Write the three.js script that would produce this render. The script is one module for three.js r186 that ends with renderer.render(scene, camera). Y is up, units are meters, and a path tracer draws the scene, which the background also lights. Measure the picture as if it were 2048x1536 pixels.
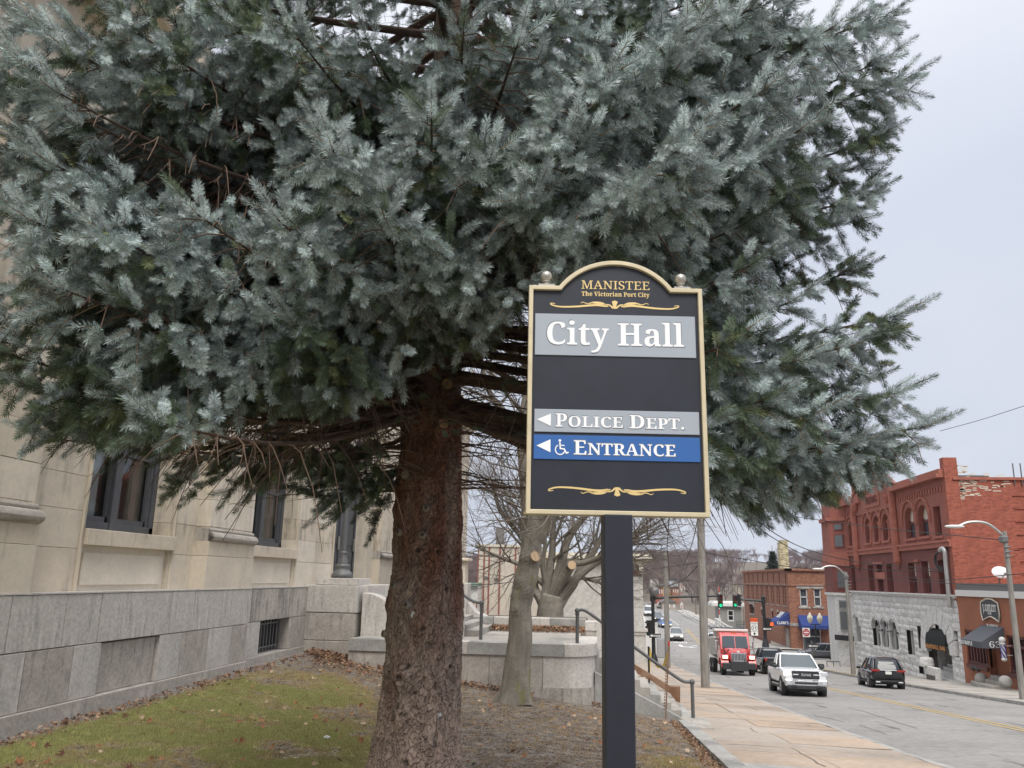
import * as THREE from 'three';
import { mergeGeometries, mergeVertices, toCreasedNormals } from 'three/addons/utils/BufferGeometryUtils.js';
import { TextGeometry } from 'three/addons/geometries/TextGeometry.js';
import { FontLoader } from 'three/addons/loaders/FontLoader.js';
import { ImprovedNoise } from 'three/addons/math/ImprovedNoise.js';

// ---------------------------------------------------------------- camera, sky, sun, exposure
// The eye is the origin: y is up, -z runs along the street, metres. The lens is a phone's, tipped up 13 degrees.
const FOCAL = 1620, CX = 1024, CY = 768;                     // in pixels of the 2048 x 1536 photograph
const V = (x, y, z) => new THREE.Vector3(x, y, z);
const camAxes = (() => {
  const s = V((1196 - CX) / FOCAL, -(1160 - CY) / FOCAL, -1).normalize();          // where the street vanishes
  const u = V((1160 - CX) / FOCAL, 6800 / FOCAL, -1); u.addScaledVector(s, -u.dot(s)).normalize();
  const r = s.clone().cross(u);
  return { r, u, s };
})();
const scene = new THREE.Scene();
const camera = new THREE.PerspectiveCamera(2 * Math.atan(CY / FOCAL) * 180 / Math.PI, 4 / 3, 0.1, 6000);
{
  const { r, u, s } = camAxes, m = new THREE.Matrix4();      // rows of the rotation are r, u, -s
  m.set(r.x, r.y, r.z, 0, u.x, u.y, u.z, 0, -s.x, -s.y, -s.z, 0, 0, 0, 0, 1);
  camera.quaternion.setFromRotationMatrix(m); camera.position.set(0, 0, 0);
}
const renderer = new THREE.WebGLRenderer();
renderer.toneMapping = THREE.LinearToneMapping;
renderer.toneMappingExposure = 1.7;
renderer.shadowMap.enabled = true;

const PI = Math.PI, rad = (d) => d * PI / 180, lerp = (a, b, t) => a + (b - a) * t, clamp = (x, a = 0, b = 1) => Math.min(b, Math.max(a, x));
const sstep = (a, b, x) => { const t = clamp((x - a) / (b - a)); return t * t * (3 - 2 * t); };
// overcast winter sky: a thin, slightly blue cloud sheet, brighter towards the zenith
{
  const W = 1024, H = 512, d = new Float32Array(W * H * 4), N = new ImprovedNoise();
  for (let j = 0; j < H; j++) for (let i = 0; i < W; i++) {
    const up = ((j + .5) / H - .5) * Math.PI, az = ((i + .5) / W - .5) * 2 * Math.PI;
    const y = Math.sin(up), x = Math.cos(az) * Math.cos(up), z = Math.sin(az) * Math.cos(up), k = 1 / (Math.max(y, 0) + .18);
    const c = N.noise(x * k * 1.3, z * k * 1.3, 3.1) * .6 + N.noise(x * k * 3.1, z * k * 2.2, 9.2) * .3 + N.noise(x * k * 7, z * k * 5, 5.2) * .12;
    const e = Math.max(y, 0), L = .425 + .04 * e + 1.35 * Math.pow(e, 5), v = 1 + .085 * c, o = (j * W + i) * 4;
    const t = .5 + .6 * c;
    const q = sstep(.35, .95, e); d[o] = L * v * lerp(.885 + .05 * t, 1.0, q); d[o + 1] = L * v * lerp(.968 + .02 * t, .985, q); d[o + 2] = L * v * lerp(1.155 - .05 * t, 1.0, q); d[o + 3] = 1;
    if (y < 0) { const g = .22; d[o] = d[o + 1] = d[o + 2] = g; }
  }
  const t = new THREE.DataTexture(d, W, H, THREE.RGBAFormat, THREE.FloatType);
  t.mapping = THREE.EquirectangularReflectionMapping; t.magFilter = t.minFilter = THREE.LinearFilter; t.needsUpdate = true;
  scene.background = t; scene.environment = t;
}
const sun = new THREE.DirectionalLight(new THREE.Color(1, .96, .9), 1.5);
sun.position.set(5, 48, 38); sun.castShadow = true; sun.shadow.radius = 60;
Object.assign(sun.shadow.camera, { left: -60, right: 60, top: 60, bottom: -60, far: 200 });
scene.add(sun);

// ---------------------------------------------------------------- helpers
function RNG(s) { s |= 0; const f = () => { s = (s + 0x6d2b79f5) | 0; let t = Math.imul(s ^ (s >>> 15), 1 | s); t = (t + Math.imul(t ^ (t >>> 7), 61 | t)) ^ t; return ((t ^ (t >>> 14)) >>> 0) / 4294967296; }; f.r = (a, b) => a + (b - a) * f(); f.pick = (a) => a[Math.floor(f() * a.length)]; return f; }
const tab = (t, x) => { for (let i = 1; i < t.length; i++) if (x <= t[i][0] || i === t.length - 1) { const [a, b] = [t[i - 1], t[i]]; return lerp(a[1], b[1], clamp((x - a[0]) / (b[0] - a[0]), i === 1 ? -9 : 0, 1)); } };
// a sight line through a pixel of the photograph, cut at a distance along the street / across it / at a height: only used to survey where things stand
function sight(px, py) { const { r, u, s } = camAxes, c = V((px - CX) / FOCAL, -(py - CY) / FOCAL, -1); return V(r.dot(c), u.dot(c), -s.dot(c)); }
const atD = (px, py, d) => { const v = sight(px, py); return v.multiplyScalar(d / -v.z); };
const atX = (px, py, x) => { const v = sight(px, py); return v.multiplyScalar(x / v.x); };
const atY = (px, py, y) => { const v = sight(px, py); return v.multiplyScalar(y / v.y); };

const taken = {};
const numbered = (n) => { const k = taken[n] = (taken[n] ?? -1) + 1; return k ? n + '_' + String(k).padStart(3, '0') : n; };
function tag(o, label, category, group) { o.userData.label = label; o.userData.category = category; if (group) o.userData.group = group; return o; }
function thing(name, label, category, p = V(0, 0, 0), turn = 0, group) { const o = new THREE.Group(); o.name = numbered(name); o.position.copy(p); o.rotation.y = turn; scene.add(o); return tag(o, label, category, group); }
function copyOf(o, label, p, turn = 0, group) { const c = o.clone(); c.name = numbered(o.name.replace(/_\d{3}$/, '')); c.userData = { ...o.userData, label }; if (group) c.userData.group = group; c.position.copy(p); c.rotation.set(0, turn, 0); scene.add(c); return c; }
function struct(m) { m.userData.kind = 'structure'; return m; }
function stuff(m) { m.userData.kind = 'stuff'; return m; }

const X1 = V(1, 0, 0), Y1 = V(0, 1, 0), Z1 = V(0, 0, 1);
function faceUV(g) {                                          // metric uv by the way each flat face looks
  const p = g.attributes.position, n = p.count, uv = new Float32Array(n * 2), a = V(), b = V(), c = V();
  for (let i = 0; i < n; i += 3) {
    a.fromBufferAttribute(p, i); b.fromBufferAttribute(p, i + 1); c.fromBufferAttribute(p, i + 2);
    const m = b.clone().sub(a).cross(c.clone().sub(a)), x = Math.abs(m.x), y = Math.abs(m.y), z = Math.abs(m.z);
    [a, b, c].forEach((v, k) => { const o = (i + k) * 2; if (y >= x && y >= z) { uv[o] = v.x; uv[o + 1] = v.z; } else if (x >= z) { uv[o] = v.z; uv[o + 1] = v.y; } else { uv[o] = v.x; uv[o + 1] = v.y; } });
  }
  g.setAttribute('uv', new THREE.BufferAttribute(uv, 2)); return g;
}
const polyGeo = (tris) => { const g = new THREE.BufferGeometry(); g.setAttribute('position', new THREE.Float32BufferAttribute(tris.flatMap((v) => [v.x, v.y, v.z]), 3)); g.computeVertexNormals(); return g; };
function boxGeo(w, h, d, b = 0) {                             // a box with chamfered edges (b), centred
  if (b <= 0) return new THREE.BoxGeometry(w, h, d).toNonIndexed();
  const t = [], s = [w / 2, h / 2, d / 2], q = (A, B, C, D, n) => { const m = B.clone().sub(A).cross(C.clone().sub(A)); if (m.dot(n) < 0) t.push(A, C, B, A, D, C); else t.push(A, B, C, A, C, D); };
  const P = (sx, sy, sz, k) => { const a = [sx * s[0], sy * s[1], sz * s[2]], e = [sx, sy, sz]; for (let i = 0; i < 3; i++) if (i !== k) a[i] -= e[i] * b; return V(...a); };
  const S = [-1, 1];
  for (let k = 0; k < 3; k++) for (const f of S) { const c = (u, v) => { const e = [0, 0, 0]; e[k] = f; e[(k + 1) % 3] = u; e[(k + 2) % 3] = v; return P(...e, k); }; const n = [0, 0, 0]; n[k] = f; q(c(-1, -1), c(1, -1), c(1, 1), c(-1, 1), V(...n)); }
  for (let k = 0; k < 3; k++) for (const u of S) for (const v of S) { const i = (k + 1) % 3, j = (k + 2) % 3, c = (e, f) => { const a = [0, 0, 0]; a[k] = e; a[i] = u; a[j] = v; return P(...a, f); }; const n = [0, 0, 0]; n[i] = u; n[j] = v; q(c(-1, i), c(1, i), c(1, j), c(-1, j), V(...n)); }
  for (const x of S) for (const y of S) for (const z of S) { const A = P(x, y, z, 0), B = P(x, y, z, 1), C = P(x, y, z, 2); const m = B.clone().sub(A).cross(C.clone().sub(A)); m.dot(V(x, y, z)) < 0 ? t.push(A, C, B) : t.push(A, B, C); }
  const g = polyGeo(t); return g;
}
function tubeGeo(pts, r, seg = 8, cap = true, uvk = 1) {      // a tapering tube through points; r is a number, or one per point
  const n = pts.length, P = [], U = [], I = [], R = (i) => Array.isArray(r) ? r[i] : r;
  let t0 = pts[1].clone().sub(pts[0]).normalize(), nn = (Math.abs(t0.y) < .9 ? Y1 : X1).clone().cross(t0).normalize(), len = 0;
  for (let i = 0; i < n; i++) {
    const t = (i === 0 ? pts[1].clone().sub(pts[0]) : i === n - 1 ? pts[i].clone().sub(pts[i - 1]) : pts[i + 1].clone().sub(pts[i - 1])).normalize();
    nn.addScaledVector(t, -nn.dot(t)).normalize(); const bb = t.clone().cross(nn);
    if (i) len += pts[i].distanceTo(pts[i - 1]);
    for (let k = 0; k <= seg; k++) { const a = k / seg * 2 * PI, c = Math.cos(a) * R(i), s = Math.sin(a) * R(i); P.push(pts[i].x + nn.x * c + bb.x * s, pts[i].y + nn.y * c + bb.y * s, pts[i].z + nn.z * c + bb.z * s); U.push(k / seg * uvk, len); }
  }
  for (let i = 0; i < n - 1; i++) for (let k = 0; k < seg; k++) { const a = i * (seg + 1) + k, b = a + seg + 1; I.push(a, a + 1, b, b, a + 1, b + 1); }
  if (cap) for (const [i, f] of [[0, 1], [n - 1, 0]]) { const c = P.length / 3; P.push(pts[i].x, pts[i].y, pts[i].z); U.push(.5, 0); for (let k = 0; k < seg; k++) { const a = i * (seg + 1) + k; f ? I.push(c, a + 1, a) : I.push(c, a, a + 1); } }
  const g = new THREE.BufferGeometry(); g.setAttribute('position', new THREE.Float32BufferAttribute(P, 3)); g.setAttribute('uv', new THREE.Float32BufferAttribute(U, 2)); g.setIndex(I); g.computeVertexNormals();
  return g;
}
function xf(g, p = V(0, 0, 0), rx = 0, ry = 0, rz = 0, s = 1) { const m = new THREE.Matrix4().compose(p, new THREE.Quaternion().setFromEuler(new THREE.Euler(rx, ry, rz, 'YXZ')), typeof s === 'number' ? V(s, s, s) : s); return g.applyMatrix4(m); }
class MB {                                                    // gathers shapes into one mesh
  constructor() { this.g = []; }
  add(g, flat) { g = g.index ? g.toNonIndexed() : g; for (const k of Object.keys(g.attributes)) if (!['position', 'normal', 'uv'].includes(k)) g.deleteAttribute(k); if (!g.attributes.normal) g.computeVertexNormals(); if (!g.attributes.uv || flat) faceUV(g); this.g.push(g); return this; }
  box(x, y, z, w, h, d, b = 0, ry = 0, rx = 0, rz = 0) { return this.add(xf(boxGeo(w, h, d, b), V(x, y, z), rx, ry, rz), true); }
  // box between two corners
  bb(x0, y0, z0, x1, y1, z1, b = 0) { return this.box((x0 + x1) / 2, (y0 + y1) / 2, (z0 + z1) / 2, Math.abs(x1 - x0), Math.abs(y1 - y0), Math.abs(z1 - z0), b); }
  bar(a, c, r, r2 = r, seg = 10) { return this.add(tubeGeo([a, c], [r, r2], seg)); }
  beam(a, c, w, h, up = Y1) { const d = c.clone().sub(a), L = d.length(); d.normalize(); const s = d.clone().cross(up).normalize(), u = s.clone().cross(d); const m = new THREE.Matrix4().makeBasis(s, u, d.clone().negate()); const g = boxGeo(w, h, L); g.applyMatrix4(m); g.translate((a.x + c.x) / 2, (a.y + c.y) / 2, (a.z + c.z) / 2); return this.add(g, true); }
  tube(p, r, seg = 8) { return this.add(tubeGeo(p, r, seg)); }
  lathe(pts, seg = 20, p = V(0, 0, 0), rx = 0, ry = 0, rz = 0) { const g = new THREE.LatheGeometry(pts.map((q) => new THREE.Vector2(q[0], q[1])), seg); return this.add(xf(g, p, rx, ry, rz)); }
  // outline in the xy plane pushed out along z by depth, then placed
  ext(shape, depth, p = V(0, 0, 0), ry = 0, bev = 0, rx = 0, rz = 0, cs = 12) { const g = new THREE.ExtrudeGeometry(shape, { depth, bevelEnabled: bev > 0, bevelSize: bev, bevelThickness: bev, bevelSegments: 2, curveSegments: cs }); return this.add(xf(g, p, rx, ry, rz), true); }
  quad(a, b, c, d) { return this.add(polyGeo([a, b, c, a, c, d]), true); }
  build(name, mat, parent) { const g = this.g.length === 1 ? this.g[0] : mergeGeometries(this.g); const m = new THREE.Mesh(g, mat); m.name = parent ? name : numbered(name); m.castShadow = m.receiveShadow = true; (parent ?? scene).add(m); return m; }
}
const one = (f) => { const b = new MB(); f(b); return b; };
const poly = (...p) => { const s = new THREE.Shape(); p.forEach(([x, y], i) => i ? s.lineTo(x, y) : s.moveTo(x, y)); s.closePath(); return s; };
const curve = (pts, n) => new THREE.CatmullRomCurve3(pts).getPoints(n);
function meshOf(name, g, mat, parent) { const m = new THREE.Mesh(g, mat); m.name = parent ? name : numbered(name); m.castShadow = m.receiveShadow = true; (parent ?? scene).add(m); return m; }

// ---------------------------------------------------------------- noise and materials
function field(seed, period, octaves, n = 512, stretch = 1) {  // seamless fractal noise, 0..1
  const out = new Float32Array(n * n); let amp = 1, sum = 0;
  for (let o = 0; o < octaves; o++, amp *= .55) {
    const px = period << o, py = Math.max(1, Math.round(px / stretch)), r = RNG(seed * 7919 + o * 131), g = new Float32Array(px * py); for (let i = 0; i < g.length; i++) g[i] = r();
    for (let j = 0; j < n; j++) { const v = j / n * py, y0 = Math.floor(v), fy = v - y0, sy = fy * fy * (3 - 2 * fy), ra = (y0 % py) * px, rb = ((y0 + 1) % py) * px;
      for (let i = 0; i < n; i++) { const u = i / n * px, x0 = Math.floor(u), fx = u - x0, sx = fx * fx * (3 - 2 * fx), xa = x0 % px, xb = (x0 + 1) % px; out[j * n + i] += amp * lerp(lerp(g[ra + xa], g[ra + xb], sx), lerp(g[rb + xa], g[rb + xb], sx), sy); } }
    sum += amp;
  }
  let lo = 9, hi = -9; for (const v of out) { lo = Math.min(lo, v); hi = Math.max(hi, v); } for (let i = 0; i < out.length; i++) out[i] = (out[i] - lo) / (hi - lo);
  return out;
}
function cells(seed, count, n = 512, sx = 1, warp = 0) {                 // seamless cracks: distance between the two nearest seeds, and the nearest one's number
  const r = RNG(seed), px = [], py = []; for (let i = 0; i < count; i++) { px.push(r()); py.push(r()); }
  const gap = new Float32Array(n * n), id = new Int32Array(n * n), G = Math.max(1, Math.floor(Math.sqrt(count) / 1.6)), bin = Array.from({ length: G * G }, () => []);
  for (let i = 0; i < count; i++) bin[Math.floor(py[i] * G) * G + Math.floor(px[i] * G)].push(i);
  for (let j = 0; j < n; j++) for (let i = 0; i < n; i++) {
    const wi = j * n + i, u = (i / n + warp * .05 * (F.b[wi] - .5) + warp * .02 * (F.c[wi] - .5) + 1) % 1, v = (j / n + warp * .07 * (F.a[wi] - .5) + warp * .025 * (F.g[wi] - .5) + 1) % 1, bx = Math.floor(u * G), by = Math.floor(v * G); let a = 9, b = 9, k = 0;
    for (let dy = -2; dy <= 2; dy++) for (let dx = -2; dx <= 2; dx++) for (const q of bin[((by + dy + G * 2) % G) * G + ((bx + dx + G * 2) % G)]) { let ex = Math.abs(px[q] - u), ey = Math.abs(py[q] - v); if (ex > .5) ex = 1 - ex; if (ey > .5) ey = 1 - ey; const d = Math.hypot(ex * sx, ey); if (d < a) { b = a; a = d; k = q; } else if (d < b) b = d; }
    gap[j * n + i] = (b - a) * Math.sqrt(count); id[j * n + i] = k;
  }
  return { gap, id };
}
function tex(fn, n = 512, srgb = true, rep = 1) {              // fn(i) -> grey or [r, g, b] in linear light, written as an sRGB or a plain map
  const d = new Uint8Array(n * n * 4), enc = (x) => srgb ? (x <= .0031308 ? x * 12.92 : 1.055 * Math.pow(x, 1 / 2.4) - .055) : x;
  for (let i = 0; i < n * n; i++) { const c = fn(i), a = typeof c === 'number' ? [c, c, c] : c; for (let k = 0; k < 3; k++) d[i * 4 + k] = clamp(Math.round(enc(Math.max(0, a[k])) * 255), 0, 255); d[i * 4 + 3] = 255; }
  const t = new THREE.DataTexture(d, n, n, THREE.RGBAFormat); t.wrapS = t.wrapT = THREE.RepeatWrapping; t.magFilter = t.minFilter = THREE.LinearFilter; if (srgb) t.colorSpace = THREE.SRGBColorSpace; t.repeat.set(rep, rep); t.needsUpdate = true; return t;
}
const mixc = (a, b, t) => [lerp(a[0], b[0], t), lerp(a[1], b[1], t), lerp(a[2], b[2], t)];
const lin = (r, g, b) => new THREE.Color().setRGB(r, g, b);
function std(c, rough = .8, o = {}) { const m = new THREE.MeshStandardMaterial({ color: Array.isArray(c) ? lin(...c) : 0xffffff, roughness: rough, ...o }); return m; }
function textured(colorFn, size, rough = .85, bumpFn, bumpScale = .004, o = {}, n = 512) {   // a tile of `size` metres
  const m = new THREE.MeshStandardMaterial({ roughness: rough, map: tex(colorFn, n, true, 1 / size), ...o });
  if (bumpFn) { m.bumpMap = tex(bumpFn, n, false, 1 / size); m.bumpScale = bumpScale; }
  return m;
}
const glass = (c = [.02, .025, .03], rough = .06) => new THREE.MeshPhysicalMaterial({ color: lin(...c), roughness: rough, specularIntensity: 1, ior: 1.5 });
const metal = (c, rough = .35, m = 1) => std(c, rough, { metalness: m });
const F = { a: field(1, 4, 6), b: field(2, 8, 6), c: field(3, 32, 4), d: field(4, 3, 7), s: field(5, 24, 5, 512, 8), h: field(6, 4, 5, 512, .25), g: field(7, 64, 3) };
const [fontSB, fontS, fontB, fontR] = await Promise.all(['serif_bold', 'serif_regular', 'sans_bold', 'sans_regular'].map((n) => new FontLoader().loadAsync(`fonts/droid/droid_${n}.typeface.json`)));
function textGeo(str, size, font, depth = .003, width) {        // raised lettering, its baseline at y = 0, centred in x
  const g = new TextGeometry(str, { font, size, depth, curveSegments: 6, bevelEnabled: false }); g.computeBoundingBox();
  const b = g.boundingBox, w = b.max.x - b.min.x; g.translate(-(b.min.x + b.max.x) / 2, 0, 0); if (width) g.scale(width / w, 1, 1); return g;
}
function printed(w, h, draw, o = {}) { const c = document.createElement('canvas'); c.width = w; c.height = h; const x = c.getContext('2d'); draw(x, w, h); const t = new THREE.CanvasTexture(c); t.colorSpace = THREE.SRGBColorSpace; return new THREE.MeshStandardMaterial({ map: t, roughness: .5, ...o }); }
// a flat printed plate, w x h, facing +z, its picture filling it
function plate(name, w, h, mat, parent, p, ry = 0, rx = 0) { const m = new THREE.Mesh(new THREE.PlaneGeometry(w, h), mat); m.name = parent ? name : numbered(name); m.position.copy(p); m.rotation.set(rx, ry, 0, 'YXZ'); (parent ?? scene).add(m); return m; }

// ---------------------------------------------------------------- surfaces
const M = {};
const blotch = (i, k = 1) => F.a[i] * .5 + F.b[i] * .3 + F.g[i] * .2 * k;
M.granite = textured((i) => { const s = F.g[i], st = sstep(.55, .85, F.s[i] * .6 + F.a[i] * .45), v = .52 + .18 * (F.a[i] - .5) + .22 * (s - .5) - .17 * st; return [v * 1.05, v * .99, v * .91]; }, 2.2, .85, (i) => F.g[i] * .7 + F.c[i] * .3, .003);
M.graniteDark = textured((i) => { const s = F.g[i], st = sstep(.42, .72, F.s[i] * .65 + F.b[i] * .4), v = .41 + .18 * (F.d[i] - .5) + .22 * (s - .5) - .15 * st; return [v * 1.06, v * .98, v * .86]; }, 2.0, .87, (i) => F.g[i] * .7 + F.c[i] * .3, .003);
M.graniteWarm = textured((i) => { const v = .41 + .14 * (F.b[i] - .5) + .18 * (F.g[i] - .5) - .1 * sstep(.5, .85, F.s[i]); return [v * 1.06, v * .97, v * .86]; }, 1.9, .87, (i) => F.g[i] * .7 + F.c[i] * .3, .003);
const sandTone = (k, r, g, b, stain) => textured((i) => { const st = stain * sstep(.55, .9, F.s[i] * .55 + F.d[i] * .5), v = k * (1 + .16 * (F.a[i] - .5) + .1 * (F.h[i] - .5) + .14 * (F.g[i] - .5)) * (1 - st); return [v * r, v * g, v * b]; }, 2.6, .9, (i) => F.c[i] * .5 + F.g[i] * .5, .002);
M.sand = [sandTone(.68, 1.0, .89, .725, .25), sandTone(.64, 1.0, .875, .70, .45), sandTone(.73, 1.0, .90, .75, .15)];
M.concrete = textured((i) => { const v = .36 + .1 * (F.a[i] - .5) + .1 * (F.g[i] - .5) - .1 * sstep(.6, .9, F.d[i]); return [v * 1.04, v * .98, v * .88]; }, 3, .9, (i) => F.c[i] * .6 + F.g[i] * .4, .003);
M.concreteGrey = textured((i) => { const v = .34 + .14 * (F.b[i] - .5) + .12 * (F.g[i] - .5) - .08 * sstep(.55, .9, F.a[i]); return [v, v * .98, v * .92]; }, 2.5, .9, (i) => F.c[i] * .6 + F.g[i] * .4, .004);
M.walk = textured((i) => { const p = sstep(.1, .95, F.a[i] * .7 + F.b[i] * .3), v = .30 + .12 * (F.d[i] - .5) + .09 * (F.g[i] - .5); return [v * lerp(1.06, 1.1, p), v * lerp(.93, .9, p), v * lerp(.80, .72, p)]; }, 5.5, .9, (i) => F.c[i] * .6 + F.g[i] * .4, .004);
M.walkB = M.walk.clone(); M.walkB.color = lin(.92, .9, .88); M.walkC = M.walk.clone(); M.walkC.color = lin(1.06, .98, .9);
M.asphalt = textured((i) => { const v = .225 + .07 * (F.a[i] - .5) + .09 * (F.g[i] - .5) + .04 * (F.h[i] - .5) - .12 * sstep(.73, .8, F.s[i] * .75 + F.d[i] * .25); return [v * 1.02, v * .985, v * .94]; }, 7, .88, (i) => F.g[i], .004);
M.asphaltPatch = textured((i) => { const v = .19 + .05 * (F.a[i] - .5) + .06 * (F.g[i] - .5); return [v, v * .98, v * .95]; }, 4, .9, (i) => F.g[i], .004);
M.tar = std([.13, .11, .09], .9);
M.dirt = textured((i) => { const v = .12 + .05 * (F.a[i] - .5) + .05 * (F.g[i] - .5); return [v * 1.1, v * .95, v * .75]; }, 4, .95, (i) => F.c[i], .02);
M.gravel = textured((i) => { const v = .2 + .16 * (F.g[i] - .5) + .08 * (F.a[i] - .5); return [v * 1.02, v * .96, v * .88]; }, 1.2, .95, (i) => F.g[i], .01);
M.yellowPaint = textured((i) => { const w = sstep(.5, .75, F.b[i] * .6 + F.g[i] * .4); return mixc([.42, .29, .1], [.26, .24, .2], w * .85); }, 3, .8);
M.whitePaint = textured((i) => { const w = sstep(.5, .75, F.b[i] * .6 + F.g[i] * .4); return mixc([.68, .68, .66], [.3, .29, .27], w * .6); }, 3, .8);
M.steelGrey = textured((i) => { const v = .16 + .06 * (F.b[i] - .5); return [v, v * 1.02, v * 1.02]; }, .7, .5, undefined, 0, { metalness: .35 });
M.black = std([.018, .019, .021], .45);
M.white = std([.75, .75, .73], .5);

// ---------------------------------------------------------------- the lie of the land (d metres down the street, y under the eye)
const ROADY = [[-40, .6], [-10, -1.2], [0, -1.9], [10, -2.62], [16, -3.09], [21.6, -3.5], [28.5, -3.97], [33, -4.28], [40, -4.75], [47, -5.2], [53, -5.55], [60, -5.98], [70, -6.5], [80, -6.72], [93, -6.8], [110, -6.75], [130, -6.62], [250, -6.6], [420, -6.4], [900, 8]];
const roadY = (d) => { const e = 2; return (tab(ROADY, d - e) + 2 * tab(ROADY, d) + tab(ROADY, d + e)) / 4; };
const centreX = (d) => tab([[-50, 11], [86, 11], [104, 11.7], [122, 12.6], [150, 13], [210, 13.6], [430, 18]], d);
const leftX = (d) => tab([[-50, 5.8], [70, 5.8], [86, 6.3], [104, 7.4], [122, 8.5], [150, 8.8], [210, 9], [430, 12]], d);
const rightX = (d) => tab([[-50, 16.6], [70, 16.6], [100, 16.4], [122, 16.9], [150, 17.2], [210, 18], [430, 24]], d);
const kerbH = .13;
const walkY = (x, d) => roadY(d) + kerbH + (x < 11 ? clamp(5.8 - x, 0, 4) * .02 : clamp(x - 16.6, 0, 5) * .02);
const curbTop = (d) => -1.63 - .073 * d;                     // top of the low stone curb between lawn and pavement
const BUMPN = new ImprovedNoise();
const lawnY = (x, d) => {
  const t = clamp((x + 7.3) / 9.3, 0, 1), L = tab([[-9, -1.98], [10, -2.03], [17, -1.93], [24, -1.93]], d), R = curbTop(d) - .03;
  return lerp(L, R, t) + .2 * Math.exp(-((x + 1.5) ** 2 + (d - 7.4) ** 2) / 1.3) + .012 * BUMPN.noise(x * 2.1, d * 2.1, 1) + .02 * BUMPN.noise(x * .6, d * .6, 4);
};
// how green the lawn is: turf on the building's side, bare soil under the boughs and toward the pavement
const turf = (x, d) => { const n = BUMPN.noise(x * .55, d * .5, 7) * .7 + BUMPN.noise(x * 1.9, d * 1.8, 3) * .4; const e = tab([[-5, -1.6], [7, -2.05], [9, -2.45], [12, -3.2], [15, -4.4], [17, -5], [24, -7]], d); return clamp(sstep(.9, -.8, x - e + n) * sstep(-7.15, -6.75, x + .2 * n) * sstep(19, 15.5, d + 2 * n + Math.max(0, -4 - x) * .2) * (.15 + .85 * sstep(-.45, .1, BUMPN.noise(x * 1.1, d * .9, 17) + .4 * BUMPN.noise(x * 3.7, d * 3.1, 5))) + .5 * sstep(.15, .5, n) * sstep(.3, 1.2, x) * sstep(18, 14, d)); };

function sheet(name, x0, x1, d0, d1, nx, nd, yf, mat, parent, xf2) {    // a surface as a grid; x0 / x1 may follow d
  const P = [], U = [], I = [];
  for (let j = 0; j <= nd; j++) for (let i = 0; i <= nx; i++) { const d = lerp(d0, d1, j / nd), a = typeof x0 === 'function' ? x0(d) : x0, b = typeof x1 === 'function' ? x1(d) : x1, x = lerp(a, b, i / nx); P.push(x, yf(x, d), -d); U.push(x, d); }
  for (let j = 0; j < nd; j++) for (let i = 0; i < nx; i++) { const a = j * (nx + 1) + i, b = a + 1, c = a + nx + 1, e = c + 1; I.push(a, b, c, b, e, c); }
  const g = new THREE.BufferGeometry(); g.setAttribute('position', new THREE.Float32BufferAttribute(P, 3)); g.setAttribute('uv', new THREE.Float32BufferAttribute(U, 2)); g.setIndex(I); g.computeVertexNormals();
  return meshOf(name, g, mat, parent);
}
// the ground below everything, out past the horizon: the street's valley, then the wooded hill beyond the river
const hillY = (x, d) => { const rise = sstep(240, 620, d) * (13 + 5 * Math.sin(x * .006 + 1) + 3 * Math.sin(x * .017)), side = sstep(30, 200, Math.abs(x - 12)) * 3; return rise + side * sstep(60, 200, d); };
{
  const P = [], U = [], I = [], ds = [-400, -120, -40, -10, 0, 10, 20, 30, 40, 50, 60, 70, 80, 95, 110, 130, 160, 200, 240, 280, 320, 360, 400, 450, 500, 560, 620, 700, 850, 1100, 1600, 2600, 5000], xs = [-4000, -1500, -700, -400, -260, -180, -120, -70, -40, -22, -7.6, 2.2, 12, 22, 40, 70, 110, 160, 220, 300, 420, 600, 900, 1500, 4000];
  for (const d of ds) for (const x of xs) { P.push(x, tab(ROADY, Math.min(d, 420)) - .45 - (x < 2 && d < 24 && d > -10 ? 1.2 : 0) + hillY(x, d), -d); U.push(x, d); }
  for (let j = 0; j < ds.length - 1; j++) for (let i = 0; i < xs.length - 1; i++) { const a = j * xs.length + i, b = a + 1, c = a + xs.length, e = c + 1; I.push(a, b, c, b, e, c); }
  const g = new THREE.BufferGeometry(); g.setAttribute('position', new THREE.Float32BufferAttribute(P, 3)); g.setAttribute('uv', new THREE.Float32BufferAttribute(U, 2)); g.setIndex(I); g.computeVertexNormals();
  struct(meshOf('terrain', g, M.dirt));
}
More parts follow.
